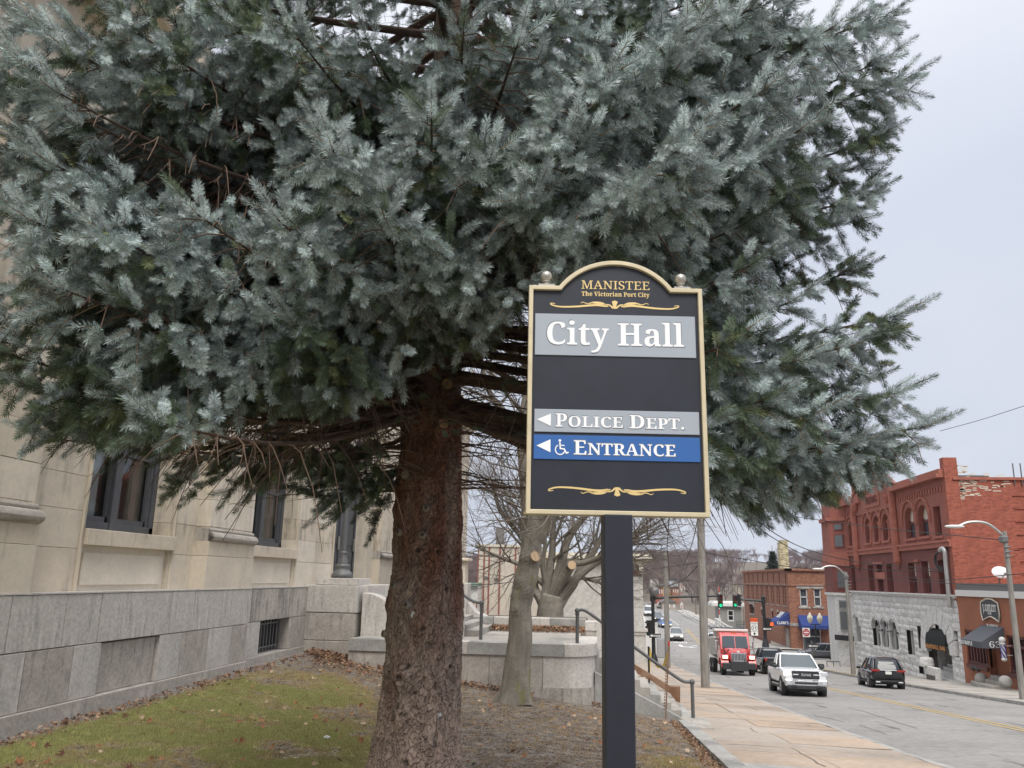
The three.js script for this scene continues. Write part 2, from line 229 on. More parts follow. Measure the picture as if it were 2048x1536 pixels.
// ---------------------------------------------------------------- lawn
{
  const n = 1024, x0 = -7.5, x1 = 1.72, d0 = -4, d1 = 24, r = RNG(5);
  const d = new Uint8Array(n * n * 4), enc = (x) => 1.055 * Math.pow(Math.max(x, .0031308), 1 / 2.4) - .055;
  for (let j = 0; j < n; j++) for (let i = 0; i < n; i++) {
    const x = lerp(x0, x1, i / n), dd = lerp(d0, d1, j / n), o = (j * n + i) * 4, q = ((j * 3) % 512) * 512 + (i % 512), g = turf(x, dd), f = F.g[q], f2 = F.b[((j) % 512) * 512 + ((i * 2) % 512)];
    const edge = sstep(-6.85, -7.05, x + .12 * (f2 - .5));
    let c = mixc([.19 + .07 * (f2 - .5), .162 + .06 * (f2 - .5), .132 + .045 * (f2 - .5)], [.34, .33, .14], clamp(g * 1.1));
    c = mixc(c, [.24, .22, .195], edge); const k = .7 + .6 * f + (r() - .5) * .35;
    d[o] = enc(c[0] * k) * 255; d[o + 1] = enc(c[1] * k) * 255; d[o + 2] = enc(c[2] * k) * 255; d[o + 3] = 255;
  }
  const t = new THREE.DataTexture(d, n, n, THREE.RGBAFormat); t.colorSpace = THREE.SRGBColorSpace; t.magFilter = t.minFilter = THREE.LinearFilter; t.needsUpdate = true;
  const m = new THREE.MeshStandardMaterial({ map: t, roughness: .95, bumpMap: tex((i) => F.g[i] * .6 + F.c[i] * .4, 512, false, 12), bumpScale: .02 });
  const s = struct(sheet('lawn', x0, x1, d0, d1, 120, 240, lawnY, m));
  const uv = s.geometry.attributes.uv; for (let i = 0; i < uv.count; i++) uv.setXY(i, (uv.getX(i) - x0) / (x1 - x0), (uv.getY(i) - d0) / (d1 - d0));
}
// blades of short winter grass
{
  const r = RNG(11), P = [], C = [];
  for (let k = 0; k < 26; k++) { const a = r() * 2 * PI, q = Math.sqrt(r()) * .05, x = Math.cos(a) * q, z = Math.sin(a) * q, h = r.r(.014, .045), b = r() * 2 * PI, lx = r.r(-.025, .025), lz = r.r(-.025, .025), w = .0022; P.push(x - Math.cos(b) * w, -.004, z - Math.sin(b) * w, x + Math.cos(b) * w, -.004, z + Math.sin(b) * w, x + lx, h, z + lz); const v = r.r(.75, 1.25), y = r() < .3; for (let e = 0; e < 3; e++) C.push(v * (y ? 1.6 : 1), v * (y ? 1.2 : 1), v * (y ? 1.3 : 1)); }
  const g = new THREE.BufferGeometry(); g.setAttribute('position', new THREE.Float32BufferAttribute(P, 3)); g.setAttribute('color', new THREE.Float32BufferAttribute(C, 3)); g.computeVertexNormals();
  const list = [];
  for (let k = 0; k < 90000; k++) { const d = r.r(5.5, 19.5), x = r.r(-7.1, 1.7); if (r() < turf(x, d) * .95 + .035) list.push([x, d]); }
  const im = new THREE.InstancedMesh(g, std([.40, .43, .17], .8, { vertexColors: true, side: THREE.DoubleSide }), list.length), o = new THREE.Object3D(), c = new THREE.Color();
  list.forEach(([x, d], i) => { o.position.set(x, lawnY(x, d), -d); o.rotation.set(0, r() * 6.3, 0); o.scale.setScalar(r.r(.6, 1.25)); o.updateMatrix(); im.setMatrixAt(i, o.matrix); const t = turf(x, d), v = r.r(.7, 1.15); c.setRGB(v * lerp(1.15, .92, t), v * lerp(.85, .95, t), v * lerp(1.1, .9, t)); im.setColorAt(i, c); });
  im.name = 'grass'; stuff(im); scene.add(im);
}
// needles, crumbs of bark and twig bits shed on the soil
{
  const r = RNG(12), g = new THREE.BufferGeometry(), P = [];
  for (let k = 0; k < 16; k++) { const x = r.r(-.06, .06), z = r.r(-.06, .06), a = r() * 6.3, l = r.r(.006, .018), w = r.r(.0012, .004); P.push(x - Math.cos(a) * l, .002, z - Math.sin(a) * l, x + Math.sin(a) * w, .006, z - Math.cos(a) * w, x + Math.cos(a) * l, .003, z + Math.sin(a) * l); }
  g.setAttribute('position', new THREE.Float32BufferAttribute(P, 3)); g.computeVertexNormals();
  const N = 16000, im = new THREE.InstancedMesh(g, std([.2, .155, .115], .9, { side: THREE.DoubleSide }), N), o = new THREE.Object3D(), c = new THREE.Color();
  for (let i = 0; i < N; i++) { const d = r.r(5.5, 19.5), x = r.r(-6.5, 1.7), v = r.r(.4, 1.5); o.position.set(x, lawnY(x, d), -d); o.rotation.set(0, r() * 6.3, 0); o.scale.setScalar(r.r(.6, 1.6)); o.updateMatrix(); im.setMatrixAt(i, o.matrix); c.setRGB(v, v * r.r(.9, 1), v * r.r(.85, 1)); im.setColorAt(i, c); }
  im.name = 'ground_litter'; stuff(im); scene.add(im);
}
// ---------------------------------------------------------------- street, pavements, kerbs
struct(sheet('street', (d) => leftX(d), (d) => rightX(d), -30, 440, 12, 235, (x, d) => roadY(d) + .07 * (1 - ((x - centreX(d)) / 5.6) ** 2), M.asphalt));
const pavedY = (x, d) => walkY(x, d) + (x < 11 ? .015 * BUMPN.noise(x * .9, d * .7, 2) : 0);
{ const lp = new THREE.Group(); lp.name = 'left_pavement'; lp.userData.kind = 'structure'; scene.add(lp); const r = RNG(33), mm = [M.walk, M.walk, M.walkB, M.walkC], N = 24; for (let k = 0; k < N; k++) { const d0 = 5.2 + k * 1.75, d1 = d0 + 1.738; for (const [a, b] of [[2.065, 3.72], [3.732, 5.63]]) { const t1 = r.r(-.003, .003), t2 = r.r(-.003, .003), grey = d0 > 9 && d0 < 13 && a < 3; sheet('paving_slab', a, b, d0, d1, 5, 5, (x, d) => pavedY(x, d) + t1 * (x - a) + t2 * (d - d0), grey ? M.concreteGrey : mm[Math.floor(r() * 4)], lp); } } }
struct(sheet('pavement_bed', (d) => d < 20 ? 2.05 : tab([[20, 2.05], [20.01, .0], [60, -1], [440, leftX(440) - 4]], d), (d) => leftX(d) - .16, -30, 66, 8, 150, (x, d) => pavedY(x, d) - (d > 4 && d < 48 && x > 2 ? .016 : .001), M.walk));
struct(sheet('right_pavement', (d) => rightX(d) + .17, 21.2, -30, 78, 5, 54, walkY, M.concrete));
struct(sheet('side_street', 16.4, 70, 76.8, 91.5, 20, 6, (x, d) => roadY(d) - .0 + .012, M.asphalt));
struct(sheet('far_right_pavement', (d) => rightX(d) + .17, (d) => d < 121 ? 21.5 : rightX(d) + 3, 91.6, 200, 4, 40, (x, d) => roadY(d) + .13, M.concrete));
struct(sheet('far_left_pavement', (d) => leftX(d) - 4.5, (d) => leftX(d) - .16, 66, 330, 3, 60, (x, d) => roadY(d) + .12, M.concrete));
// kerb stones, one by one along the nearer stretch
{
  const r = RNG(21), k1 = thing('kerb', 'worn stone kerb along the tan pavement on the near side of the street', 'kerb');
  delete k1.userData.label; delete k1.userData.category; k1.userData.kind = 'structure';
  const run = (x, d0, d1, side, L, mat) => { for (let d = d0; d < d1; d += L) { const e = Math.min(d + L - .012, d1), xa = x(d), xb = x(e), w = .16, y0 = roadY(d) + kerbH + r.r(-.012, .008), y1 = roadY(e) + kerbH + r.r(-.012, .008); const c = (xx, y, dd) => V(xx, y, -dd), o = side * w, b = one((m) => { const A = c(xa, y0, d), B = c(xb, y1, e), C = c(xb + o, y1, e), D = c(xa + o, y0, d), a = c(xa, y0 - .3, d), bb = c(xb, y1 - .3, e), cc = c(xb + o, y1 - .3, e), dd = c(xa + o, y0 - .3, d); m.quad(A, B, C, D).quad(A, a, bb, B).quad(D, C, cc, dd).quad(A, D, dd, a).quad(B, bb, cc, C); }); b.build('kerb_stone', mat, k1); } };
  run((d) => leftX(d) + .05 * Math.sin(d * 1.7), 8, 62, -1, 1.8, M.concreteGrey);
  const k2 = thing('kerb', 'x', 'kerb'); k2.userData = { kind: 'structure' };
  const run2 = k1; { const save = k1.children.length; run((d) => rightX(d), 20, 76, 1, 3, M.concreteGrey); while (run2.children.length > save) k2.add(run2.children[save]); }
  const yel = one((m) => { for (let d = 58; d < 76; d += 3) m.quad(V(rightX(d) - .004, roadY(d) + kerbH + .013, -d), V(rightX(d + 3) - .004, roadY(d + 3) + kerbH + .013, -d - 3), V(rightX(d + 3) + .17, roadY(d + 3) + kerbH + .013, -d - 3), V(rightX(d) + .17, roadY(d) + kerbH + .013, -d)); }); struct(yel.build('kerb_paint', M.yellowPaint));
  const k3 = thing('kerb', 'x', 'kerb'); k3.userData = { kind: 'structure' };
  { const save = k1.children.length; run((d) => rightX(d), 91.6, 190, 1, 6, M.concreteGrey); run((d) => leftX(d), 66, 200, -1, 6, M.concreteGrey); while (k1.children.length > save) k3.add(k1.children[save]); }
}
// pavement joints and cracks, sunk lines of dirt, and the broken edge
{
  const r = RNG(31), b = new MB(), y = (x, d) => pavedY(x, d) + .004;
  const crack = (pts, w) => { for (let i = 0; i + 1 < pts.length; i++) { const [a, c] = [pts[i], pts[i + 1]], dx = c[0] - a[0], dd = c[1] - a[1], l = Math.hypot(dx, dd) || 1, nx = -dd / l * w, nd = dx / l * w; const q = (x, d) => V(x, y(x, d), -d); b.quad(q(a[0] - nx, a[1] - nd), q(a[0] + nx, a[1] + nd), q(c[0] + nx, c[1] + nd), q(c[0] - nx, c[1] - nd)); } };
  const wob = (x0, d0, x1, d1, n, a) => Array.from({ length: n + 1 }, (_, i) => [lerp(x0, x1, i / n) + r.r(-a, a), lerp(d0, d1, i / n) + r.r(-a, a)]);
  for (let d = 48; d < 60; d += 1.75) crack(wob(2.1, d + r.r(-.1, .1), 5.6, d + r.r(-.1, .1), 8, .012), .009);
  
  for (const [x, y0, x2, y2] of [[1455, 1422, 1600, 1440], [1495, 1412, 1535, 1427], [1460, 1447, 1475, 1449], [1495, 1452, 1512, 1465], [1612, 1450, 1622, 1452], [1575, 1492, 1650, 1534], [1460, 1489, 1575, 1496], [1420, 1395, 1450, 1402]]) { const a = atY(x, y0, -3.2), c = atY(x2, y2, -3.2); const s = (v, k) => { let p = v; for (let i = 0; i < 5; i++) { p = v.clone().multiplyScalar(pavedY(p.x, -p.z) / v.y); } return [p.x, -p.z]; }; const A = s(a), C = s(c); crack(wob(A[0], A[1], C[0], C[1], 7, .03), .016); }
  struct(b.build('pavement_cracks', M.tar));
}
// street paint
{
  const y = (x, d) => roadY(d) + .07 * (1 - ((x - centreX(d)) / 5.6) ** 2) + .006, strip = (b, f, w, d0, d1, n) => { for (let i = 0; i < n; i++) { const a = lerp(d0, d1, i / n), c = lerp(d0, d1, (i + 1) / n), q = (d, o) => V(f(d) + o, y(f(d) + o, d), -d); b.quad(q(a, -w), q(a, w), q(c, w), q(c, -w)); } };
  const b = new MB(); for (const o of [-.16, .16]) strip(b, (d) => centreX(d) + o, .06, 16, 124, 60); struct(b.build('yellow_centre_line', M.yellowPaint));
  const w = new MB(); strip(w, (d) => centreX(d) - .35, .05, 132, 300, 20); struct(w.build('bridge_line', M.whitePaint));
  const stop = new MB(); for (const [d0, d1, xa, xb] of [[74.5, 74.95, 11.4, 16.3], [93.5, 94, 6.5, 10.8]]) stop.quad(V(xa, y(xa, d0), -d0), V(xb, y(xb, d0), -d0), V(xb, y(xb, d1), -d1), V(xa, y(xa, d1), -d1)); struct(stop.build('stop_line', M.whitePaint));
  // ONLY and a turn arrow on the oncoming lane, to be read by its drivers: upside down from here
  const txt = textGeo('ONLY', 2.4, fontB, .004, 2.3); txt.rotateX(-PI / 2); txt.rotateY(PI); txt.translate(8.9, y(8.9, 98) + .004, -99.5); const tm = struct(meshOf('lane_word', txt, M.whitePaint)); tm;
  const a = new MB(); const s = new THREE.Shape(); s.moveTo(-.12, 0); s.lineTo(-.12, 1.6); s.quadraticCurveTo(-.1, 2.3, -.8, 2.35); s.lineTo(-.8, 1.9); s.lineTo(-1.6, 2.6); s.lineTo(-.8, 3.3); s.lineTo(-.8, 2.75); s.quadraticCurveTo(.3, 2.7, .22, 1.6); s.lineTo(.22, 0); s.closePath(); const g = new THREE.ExtrudeGeometry(s, { depth: .003, bevelEnabled: false }); g.rotateX(-PI / 2); g.rotateY(PI); g.scale(1, 1, 1.2); g.translate(8.9, y(8.9, 92) + .004, -94.5); struct(meshOf('turn_arrow', g, M.whitePaint));
  // a dark repair in the near lane and tar seams
  const p = new MB(); const pa = [[1488, 1396], [1560, 1398], [1652, 1407], [1600, 1406], [1540, 1403]].map(([px, py]) => { let v = atY(px, py, -4.3); for (let i = 0; i < 6; i++) { const d = -v.z; v = atY(px, py, y(v.x, d)); } return v; }); for (let i = 1; i < pa.length - 1; i++) p.add(polyGeo([pa[0], pa[i + 1], pa[i]]), true); struct(p.build('road_patch', M.asphaltPatch));
  const r = RNG(77), t = new MB(); for (let k = 0; k < 26; k++) { const d0 = r.r(17, 70), x0 = r.r(6.4, 16.2), along = r() < .55, L = along ? r.r(2, 7) : r.r(.6, 3), n = 9, w2 = r.r(.012, .035); let px = x0, pd = d0; for (let i = 0; i < n; i++) { const nx = clamp(px + (along ? r.r(-.09, .09) : L / n * (k % 2 ? 1 : -1)), 6, 16.4), nd = pd + (along ? L / n : r.r(-.12, .12)); const q = (x, d) => V(x, y(x, d), -d); along ? t.quad(q(px - w2, pd), q(px + w2, pd), q(nx + w2, nd), q(nx - w2, nd)) : t.quad(q(px, pd - w2), q(nx, nd - w2), q(nx, nd + w2), q(px, pd + w2)); px = nx; pd = nd; } } struct(t.build('road_cracks', M.asphaltPatch));
}

// ---------------------------------------------------------------- the city hall on the left
M.frame = textured((i) => { const v = .082 + .03 * (F.b[i] - .5); return [v * .95, v, v * 1.12]; }, 1, .5);
M.glassDark = glass([.016, .019, .023], .05); M.glassBlue = glass([.075, .085, .1], .04); M.blind = std([.5, .49, .46], .8); M.curtain = std([.22, .1, .085], .9);
M.wood0 = std([.2, .13, .08], .6); M.cream0 = std([.5, .46, .38], .9); M.pane = new THREE.MeshPhysicalMaterial({ color: lin(.8, .84, .86), roughness: .02, transmission: 1, thickness: 0, ior: 1.5 }); M.joint = std([.2, .17, .135], .95); M.jointGrey = std([.11, .105, .095], .95);
{
  const hall = thing('city_hall', 'cream stone city hall on a granite base with tall dark framed windows', 'building');
  const r = RNG(41), B = (b, x0, y0, d0, x1, y1, d1, ch = 0) => b.bb(x0, y0, -d0, x1, y1, -d1, ch);
  const block = (name, mat, x0, y0, d0, x1, y1, d1, gap = .006, ch = .006) => one((b) => B(b, x0 + r.r(-.004, .004), y0 + gap, d0 + gap, x1, y1 - gap, d1 - gap, ch)).build(name, mat, hall);
  const dOf = (px, py, x) => -atX(px, py, x).z;
  const gx = -7.3, gm = [M.graniteDark, M.granite, M.graniteDark, M.graniteWarm], T = -.33, Jm = -1.04, Pt = -1.78;
  // backing of the base, so that joints are dark and closed
  one((b) => B(b, gx - .6, -2.4, -8, gx - .12, T - .02, 17.0)).build('base_core', M.jointGrey, hall);
  const c1 = [-8, -5, -2, 1, 3.8, 6.4, 8.6, dOf(17, 1250, gx), dOf(129, 1245, gx), dOf(199, 1245, gx), dOf(341, 1225, gx), dOf(387, 1225, gx), dOf(443, 1225, gx), 17.02];
  for (let i = 0; i + 1 < c1.length; i++) block('granite_block', gm[(i * 3 + 1) % 3], gx, Jm, c1[i], gx - .5, T, c1[i + 1]);
  const p0 = dOf(197, 1340, gx), p1 = dOf(316, 1310, gx), c2 = [-8, -5.5, -3, -.5, 2.4, 5, 7.6, dOf(47, 1342, gx), dOf(143, 1338, gx), p0, p1, dOf(361, 1300, gx), dOf(415, 1290, gx), dOf(462, 1280, gx), 17.02];
  for (let i = 0; i + 1 < c2.length; i++) { const inset = i === c2.indexOf(p0) ? .07 : 0; block('granite_block', gm[(i * 2 + 1) % 4], gx - inset, Pt, c2[i], gx - .5, Jm - (inset ? .02 : 0), c2[i + 1]); }
  one((b) => B(b, gx + .035, -2.5, -8, gx - .4, Pt, 17.05, .01)).build('plinth', M.graniteWarm, hall);
  // set back part with the barred basement window
  const g2 = -7.5, e0 = 17.03, e1 = 21.05, w0 = dOf(520, 1260, g2), w1 = dOf(577, 1260, g2), wy0 = -1.92 + .22, wy1 = Jm - .06;
  one((b) => B(b, g2 - .6, -2.4, e0, g2 - .35, T - .02, 46)).build('base_core', M.jointGrey, hall);
  const c3 = [e0, e0 + .55, dOf(587, 1220, g2), e1]; for (let i = 0; i < 3; i++) block('granite_block', gm[(i + 1) % 3], g2, Jm, c3[i], g2 - .5, T, c3[i + 1]);
  block('granite_block', M.granite, g2, Pt, e0, g2 - .5, Jm, w0); block('granite_block', M.graniteWarm, g2, Pt, w1, g2 - .5, Jm, e1);
  one((b) => B(b, g2 + .03, -2.5, e0, g2 - .4, Pt, e1, .01)).build('plinth', M.graniteWarm, hall);
  const gr = one((b) => { for (let i = 0; i <= 9; i++) { const d = lerp(w0 + .06, w1 - .06, i / 9); b.bar(V(g2 - .22, Pt + .02, -d), V(g2 - .22, Jm - .01, -d), .016, .016, 6); } for (const y of [Pt + .12, Jm - .1]) b.beam(V(g2 - .22, y, -w0), V(g2 - .22, y, -w1), .02, .035); }).build('window_grille', M.steelGrey, hall); gr;
  one((b) => B(b, g2 - .32, Pt, w0, g2 - .34, Jm, w1)).build('basement_pane', M.glassDark, hall);
  // sandstone: walls in courses, window bays between
  const wx = -7.62, px = -7.36, C = [T, .30, .85, 1.36, 1.875, 2.39, 2.9, 3.4, 3.92, 4.44, 4.96, 5.5];
  const ledge = one((b) => B(b, gx + .01, T, -8, wx - .3, T + .02, 17.03).bb(g2 + .01, T, -17.03, wx - .3, T + .02, -46)); ledge.build('base_ledge', M.granite, hall);
  one((b) => B(b, wx - .5, -.5, -8, wx - 16, -.34, 45.6)).build('room_floor', M.wood0, hall); one((b) => B(b, wx - 6, -.34, -7.9, wx - 6.2, 8.8, 45.5)).build('inner_wall', M.cream0, hall);
  const ashlar = (x, d0, d1, y0, y1, split) => { for (let i = 0; i + 1 < C.length; i++) { if (C[i] < y0 - .01 || C[i + 1] > y1 + .01) continue; const n = split && i % 2 ? 2 : 1; for (let k = 0; k < n; k++) block('ashlar_block', M.sand[Math.floor(r() * 3)], x, C[i], lerp(d0, d1, k / n), wx - .5, C[i + 1], lerp(d0, d1, (k + 1) / n), .003, .004); } };
  const bays = [[4.6, 6.9], [11.54, 14.07], [17.5, 20.2], [23.3, 26.6], [30.6, 33.2], [36, 37.8], [40.4, 42.6]], sp = 3.92;
  // piers between bays
  let d = -8; for (const [a, b] of [...bays, [46, 46]]) { const wide = b > 32; if (!wide) { ashlar(wx, d, a, T, 5.5, a - d > 2.2); } else one((q) => B(q, wx, T, d, wx - .5, 5.5, a)).build('pier', M.sand[0], hall); d = b; }
  // pilasters, proud, with moulded bases
  for (const [a, b, near] of [[1.6, 3.4, 0], [8.4, 10.08, 1], [14.95, 17.0, 1], [27.5, 29.6, 0], [34, 35.4, 0], [38.4, 39.8, 0], [43.6, 46, 0]]) {
    if (near) { for (let i = 0; i + 1 < C.length; i++) block('pilaster_block', M.sand[i % 3], px + (i === 0 ? .05 : 0), C[i] + (i === 1 ? .42 : 0), a + (i === 0 ? -.04 : .05), wx - .02, C[i + 1], b - (i === 0 ? -.04 : .05), .003, .004); block('pilaster_block', M.sand[1], px + .045, .3, a - .03, wx - .02, .575, b + .03, .003, .004); }
    else one((q) => B(q, px, T, a, wx - .02, 8.2, b)).build('pilaster', M.sand[1], hall);
    one((q) => { const tor = (y, rr, out) => q.add(tubeGeo([V(wx - .02, y, -a - .1), V(px + out, y, -a + .0), V(px + out, y, -b - .0), V(wx - .02, y, -b + .1)], rr, 12)); tor(.66, .095, .035); tor(.79, .04, -.01); B(q, px + .01, .575, a - .02, wx - .02, .82, b + .02); }).build('pilaster_base', M.graniteWarm, hall);
  }
  const inner = M.sand[1];
  bays.forEach(([a, b], k) => {
    const door = k === 3, m = (a + b) / 2, hw = (b - a) / 2;
    // head wall with a round arch over the bay
    const s = new THREE.Shape(); s.moveTo(-hw - .001, sp); s.lineTo(-hw, 9); s.lineTo(hw, 9); s.lineTo(hw + .001, sp); s.lineTo(hw - .02, sp); s.absarc(0, sp, hw - .02, 0, PI, false); s.closePath();
    one((q) => q.ext(s, .42, V(wx - .45, 0, -m), PI / 2, 0, 0, 0, 28)).build('arch_wall', M.sand[k % 3], hall);
    const y0 = door ? -.33 : .62, fx = wx - .36;
    if (!door) {
      one((q) => B(q, wx + .09, .36, a - .03, wx - .5, .6, b + .06, .008)).build('window_sill', M.sand[1], hall);
      one((q) => { B(q, wx - .07, T, a, wx - .5, .36, b); B(q, wx - .04, T + .1, a + .12, wx - .1, .26, b - .12, .01); }).build('apron_panel', M.sand[2], hall);
    }
    const w = one((q) => {
      B(q, fx, y0, a, fx - .1, sp, a + .13, .01); B(q, fx, y0, b - .13, fx - .1, sp, b, .01); B(q, fx, y0, a, fx - .1, y0 + .13, b, .01); B(q, fx + .03, 3.0, a, fx - .1, 3.16, b, .01);
      B(q, fx + .02, y0, m - .1, fx - .1, 3.1, m + .1, .01);
      for (const e of [a + .13, b - .21]) B(q, fx - .03, y0, e, fx - .1, 3.1, e + .08, .008);
      const ar = []; for (let i = 0; i <= 20; i++) { const t = i / 20 * PI; ar.push(V(fx - .05, sp + Math.sin(t) * (hw - .08), -m + Math.cos(t) * (hw - .08))); } q.tube(ar, .07, 6);
      B(q, fx, 3.1, m - .05, fx - .1, sp + hw - .1, m + .05);
    }).build(door ? 'door_frame' : 'window', M.frame, hall);
    if (door) {
      for (const [p, e] of [[a + .13, m - .1], [m + .1, b - .13]]) { const dr = one((q) => { B(q, fx - .03, y0, p, fx - .09, 3.0, e, .006); for (const [ya, yb] of [[.0, .5], [.62, 1.0], [1.15, 2.6]]) B(q, fx - .012, y0 + ya + .1, p + .14, fx - .04, y0 + yb + .05, e - .14, .012); }).build('door', M.frame, hall); one((q) => B(q, fx + .05, .75, e - .14, fx - .02, 1.15, e - .07, .01)).build('handle', metal([.5, .48, .42], .3), dr); }
      const lt = textGeo('E', .2, fontB, .01); lt.rotateY(PI / 2); lt.translate(fx - .008, 1.55, -(m - .5)); meshOf('door_letter', lt, M.white, hall); 
    } else {
      for (const [p, e] of [[a + .21, m - .1], [m + .1, b - .21]]) one((q) => { B(q, fx - .05, y0 + .13, p, fx - .1, y0 + .22, e); B(q, fx - .045, 1.9, p, fx - .1, 1.97, e); for (const z of [p, e - .05]) B(q, fx - .05, y0 + .13, z, fx - .1, 3, z + .05); }).build('sash', M.frame, w);
      for (const [p, e] of [[a + .2, m - .1], [m + .1, b - .2]]) one((q) => B(q, fx - .115, y0 + .1, p, fx - .1, 3.02, e)).build('pane', M.pane, w);
      for (const [p, c] of [[m - .42, M.blind], [b - .5, M.curtain]]) one((q) => B(q, fx - .2, y0 + .1, p, fx - .22, 3, p + .2)).build('curtain', c, w);
    }
    const hs = new THREE.Shape(); hs.moveTo(-hw + .05, 3.1); hs.lineTo(-hw + .05, sp); hs.absarc(0, sp, hw - .05, PI, 0, true); hs.lineTo(hw - .05, 3.1); hs.closePath(); one((q) => q.ext(hs, .01, V(fx - .12, 0, -m), PI / 2)).build('fanlight', M.glassDark, door ? hall : w);
    // moulded reveal strips at either side
    for (const e of [a - .07, b + .07]) one((q) => q.bar(V(wx + .012, T, -e), V(wx + .012, sp, -e), .035, .035, 8)).build('reveal_moulding', inner, hall);
  });
  one((q) => { B(q, wx, 5.5, -8, wx - .5, 9, 46); for (const [a, b] of [[bays[0][0], bays[0][1]]]) a, b; }).build('upper_wall', M.sand[0], hall);
  one((q) => { B(q, wx + .08, 7.2, -8, wx - .5, 7.5, 46); B(q, wx + .75, 8.6, -8, wx - .5, 8.95, 46.6, .03); B(q, wx + .55, 8.35, -8, wx - .5, 8.6, 46.5); for (let e = -7; e < 46; e += .7) B(q, wx + .5, 8.15, e, wx, 8.38, e + .3); B(q, wx + .1, 8.95, -8, wx - .5, 10, 46); }).build('cornice', M.sand[1], hall);
  one((q) => { B(q, wx - .1, -2, 45.6, wx - 16, 9, 46); B(q, wx - 16, -2, -8, wx - 16.3, 10, 46); B(q, wx - .3, -2, -8.3, wx - 16, 9, -8); }).build('side_wall', M.sand[0], hall);
  one((q) => B(q, wx - .3, 8.9, -8, wx - 16, 9.1, 46)).build('roof', M.jointGrey, hall);

  // ------------------------------------------------ pedestal and cheek wall of the entrance stair
  const st = thing('entrance_stair', 'granite entrance stair of the city hall with pedestal and rounded cheek wall behind the spruce', 'stair');
  const D = 21.06, ax = (x, y) => atD(x, y, D), pl = ax(617, 1200).x, pr = ax(713, 1200).x, yy = (y) => ax(665, y).y, dep = 1.5;
  const sb = (name, mat, x0, y0, d0, x1, y1, d1, ch = .012) => one((b) => B(b, x0, y0, d0, x1, y1, d1, ch)).build(name, mat, st);
  sb('pedestal_cap', M.granite, ax(629, 1160).x, yy(1170) + .0, D + .1, ax(712, 1160).x, yy(1156), D + dep - .1);
  sb('pedestal_block', M.granite, pl - .2, yy(1225), D, pr, yy(1170.5), D + dep); sb('pedestal_block', M.graniteWarm, pl - .2, yy(1281), D, pr - .02, yy(1226.5), D + dep); sb('pedestal_base', M.graniteWarm, pl - .2, -2.4, D - .03, pr + .03, yy(1282), D + dep);
  const cx = pr + .1, cw = 2.6, ct = yy(1186), cs = new THREE.Shape(); cs.moveTo(0, -2.4); cs.lineTo(0, ct); cs.bezierCurveTo(.5, ct + .02, .75, ct - .4, 1.2, ct - .52); cs.lineTo(cw, ct - .62); cs.lineTo(cw, -2.4); cs.closePath();
  one((b) => b.ext(cs, .5, V(cx, 0, -D - .75), 0, .015)).build('cheek_wall', M.granite, st);
  sb('landing', M.granite, -7.4, -1.2, D + .6, cx, yy(1160) - .12, D + 4.2); sb('pedestal_cap', M.granite, ax(746, 1160).x, yy(1172), D + 3.2, ax(800, 1160).x, yy(1154), D + 4.2);
  // steps down to the terrace, to the right behind the trunk
  const top = ct - .1, ty = -1.5, nS = 7, tread = .3; for (let i = 0; i < nS; i++) { const y1 = lerp(top, ty, (i + 1) / (nS + .0)), x0 = cx - .2 - i * .01, x1 = atD(962, 1278, 21.6).x - .12 - (i === nS - 1 ? 0 : 0) - (nS - 1 - i) * tread; sb('step', M.concrete, x0, y1 - .4 + .24, D + .9 + i * .003, x1 + .0, y1 + .16, D + 4, .012); }
}
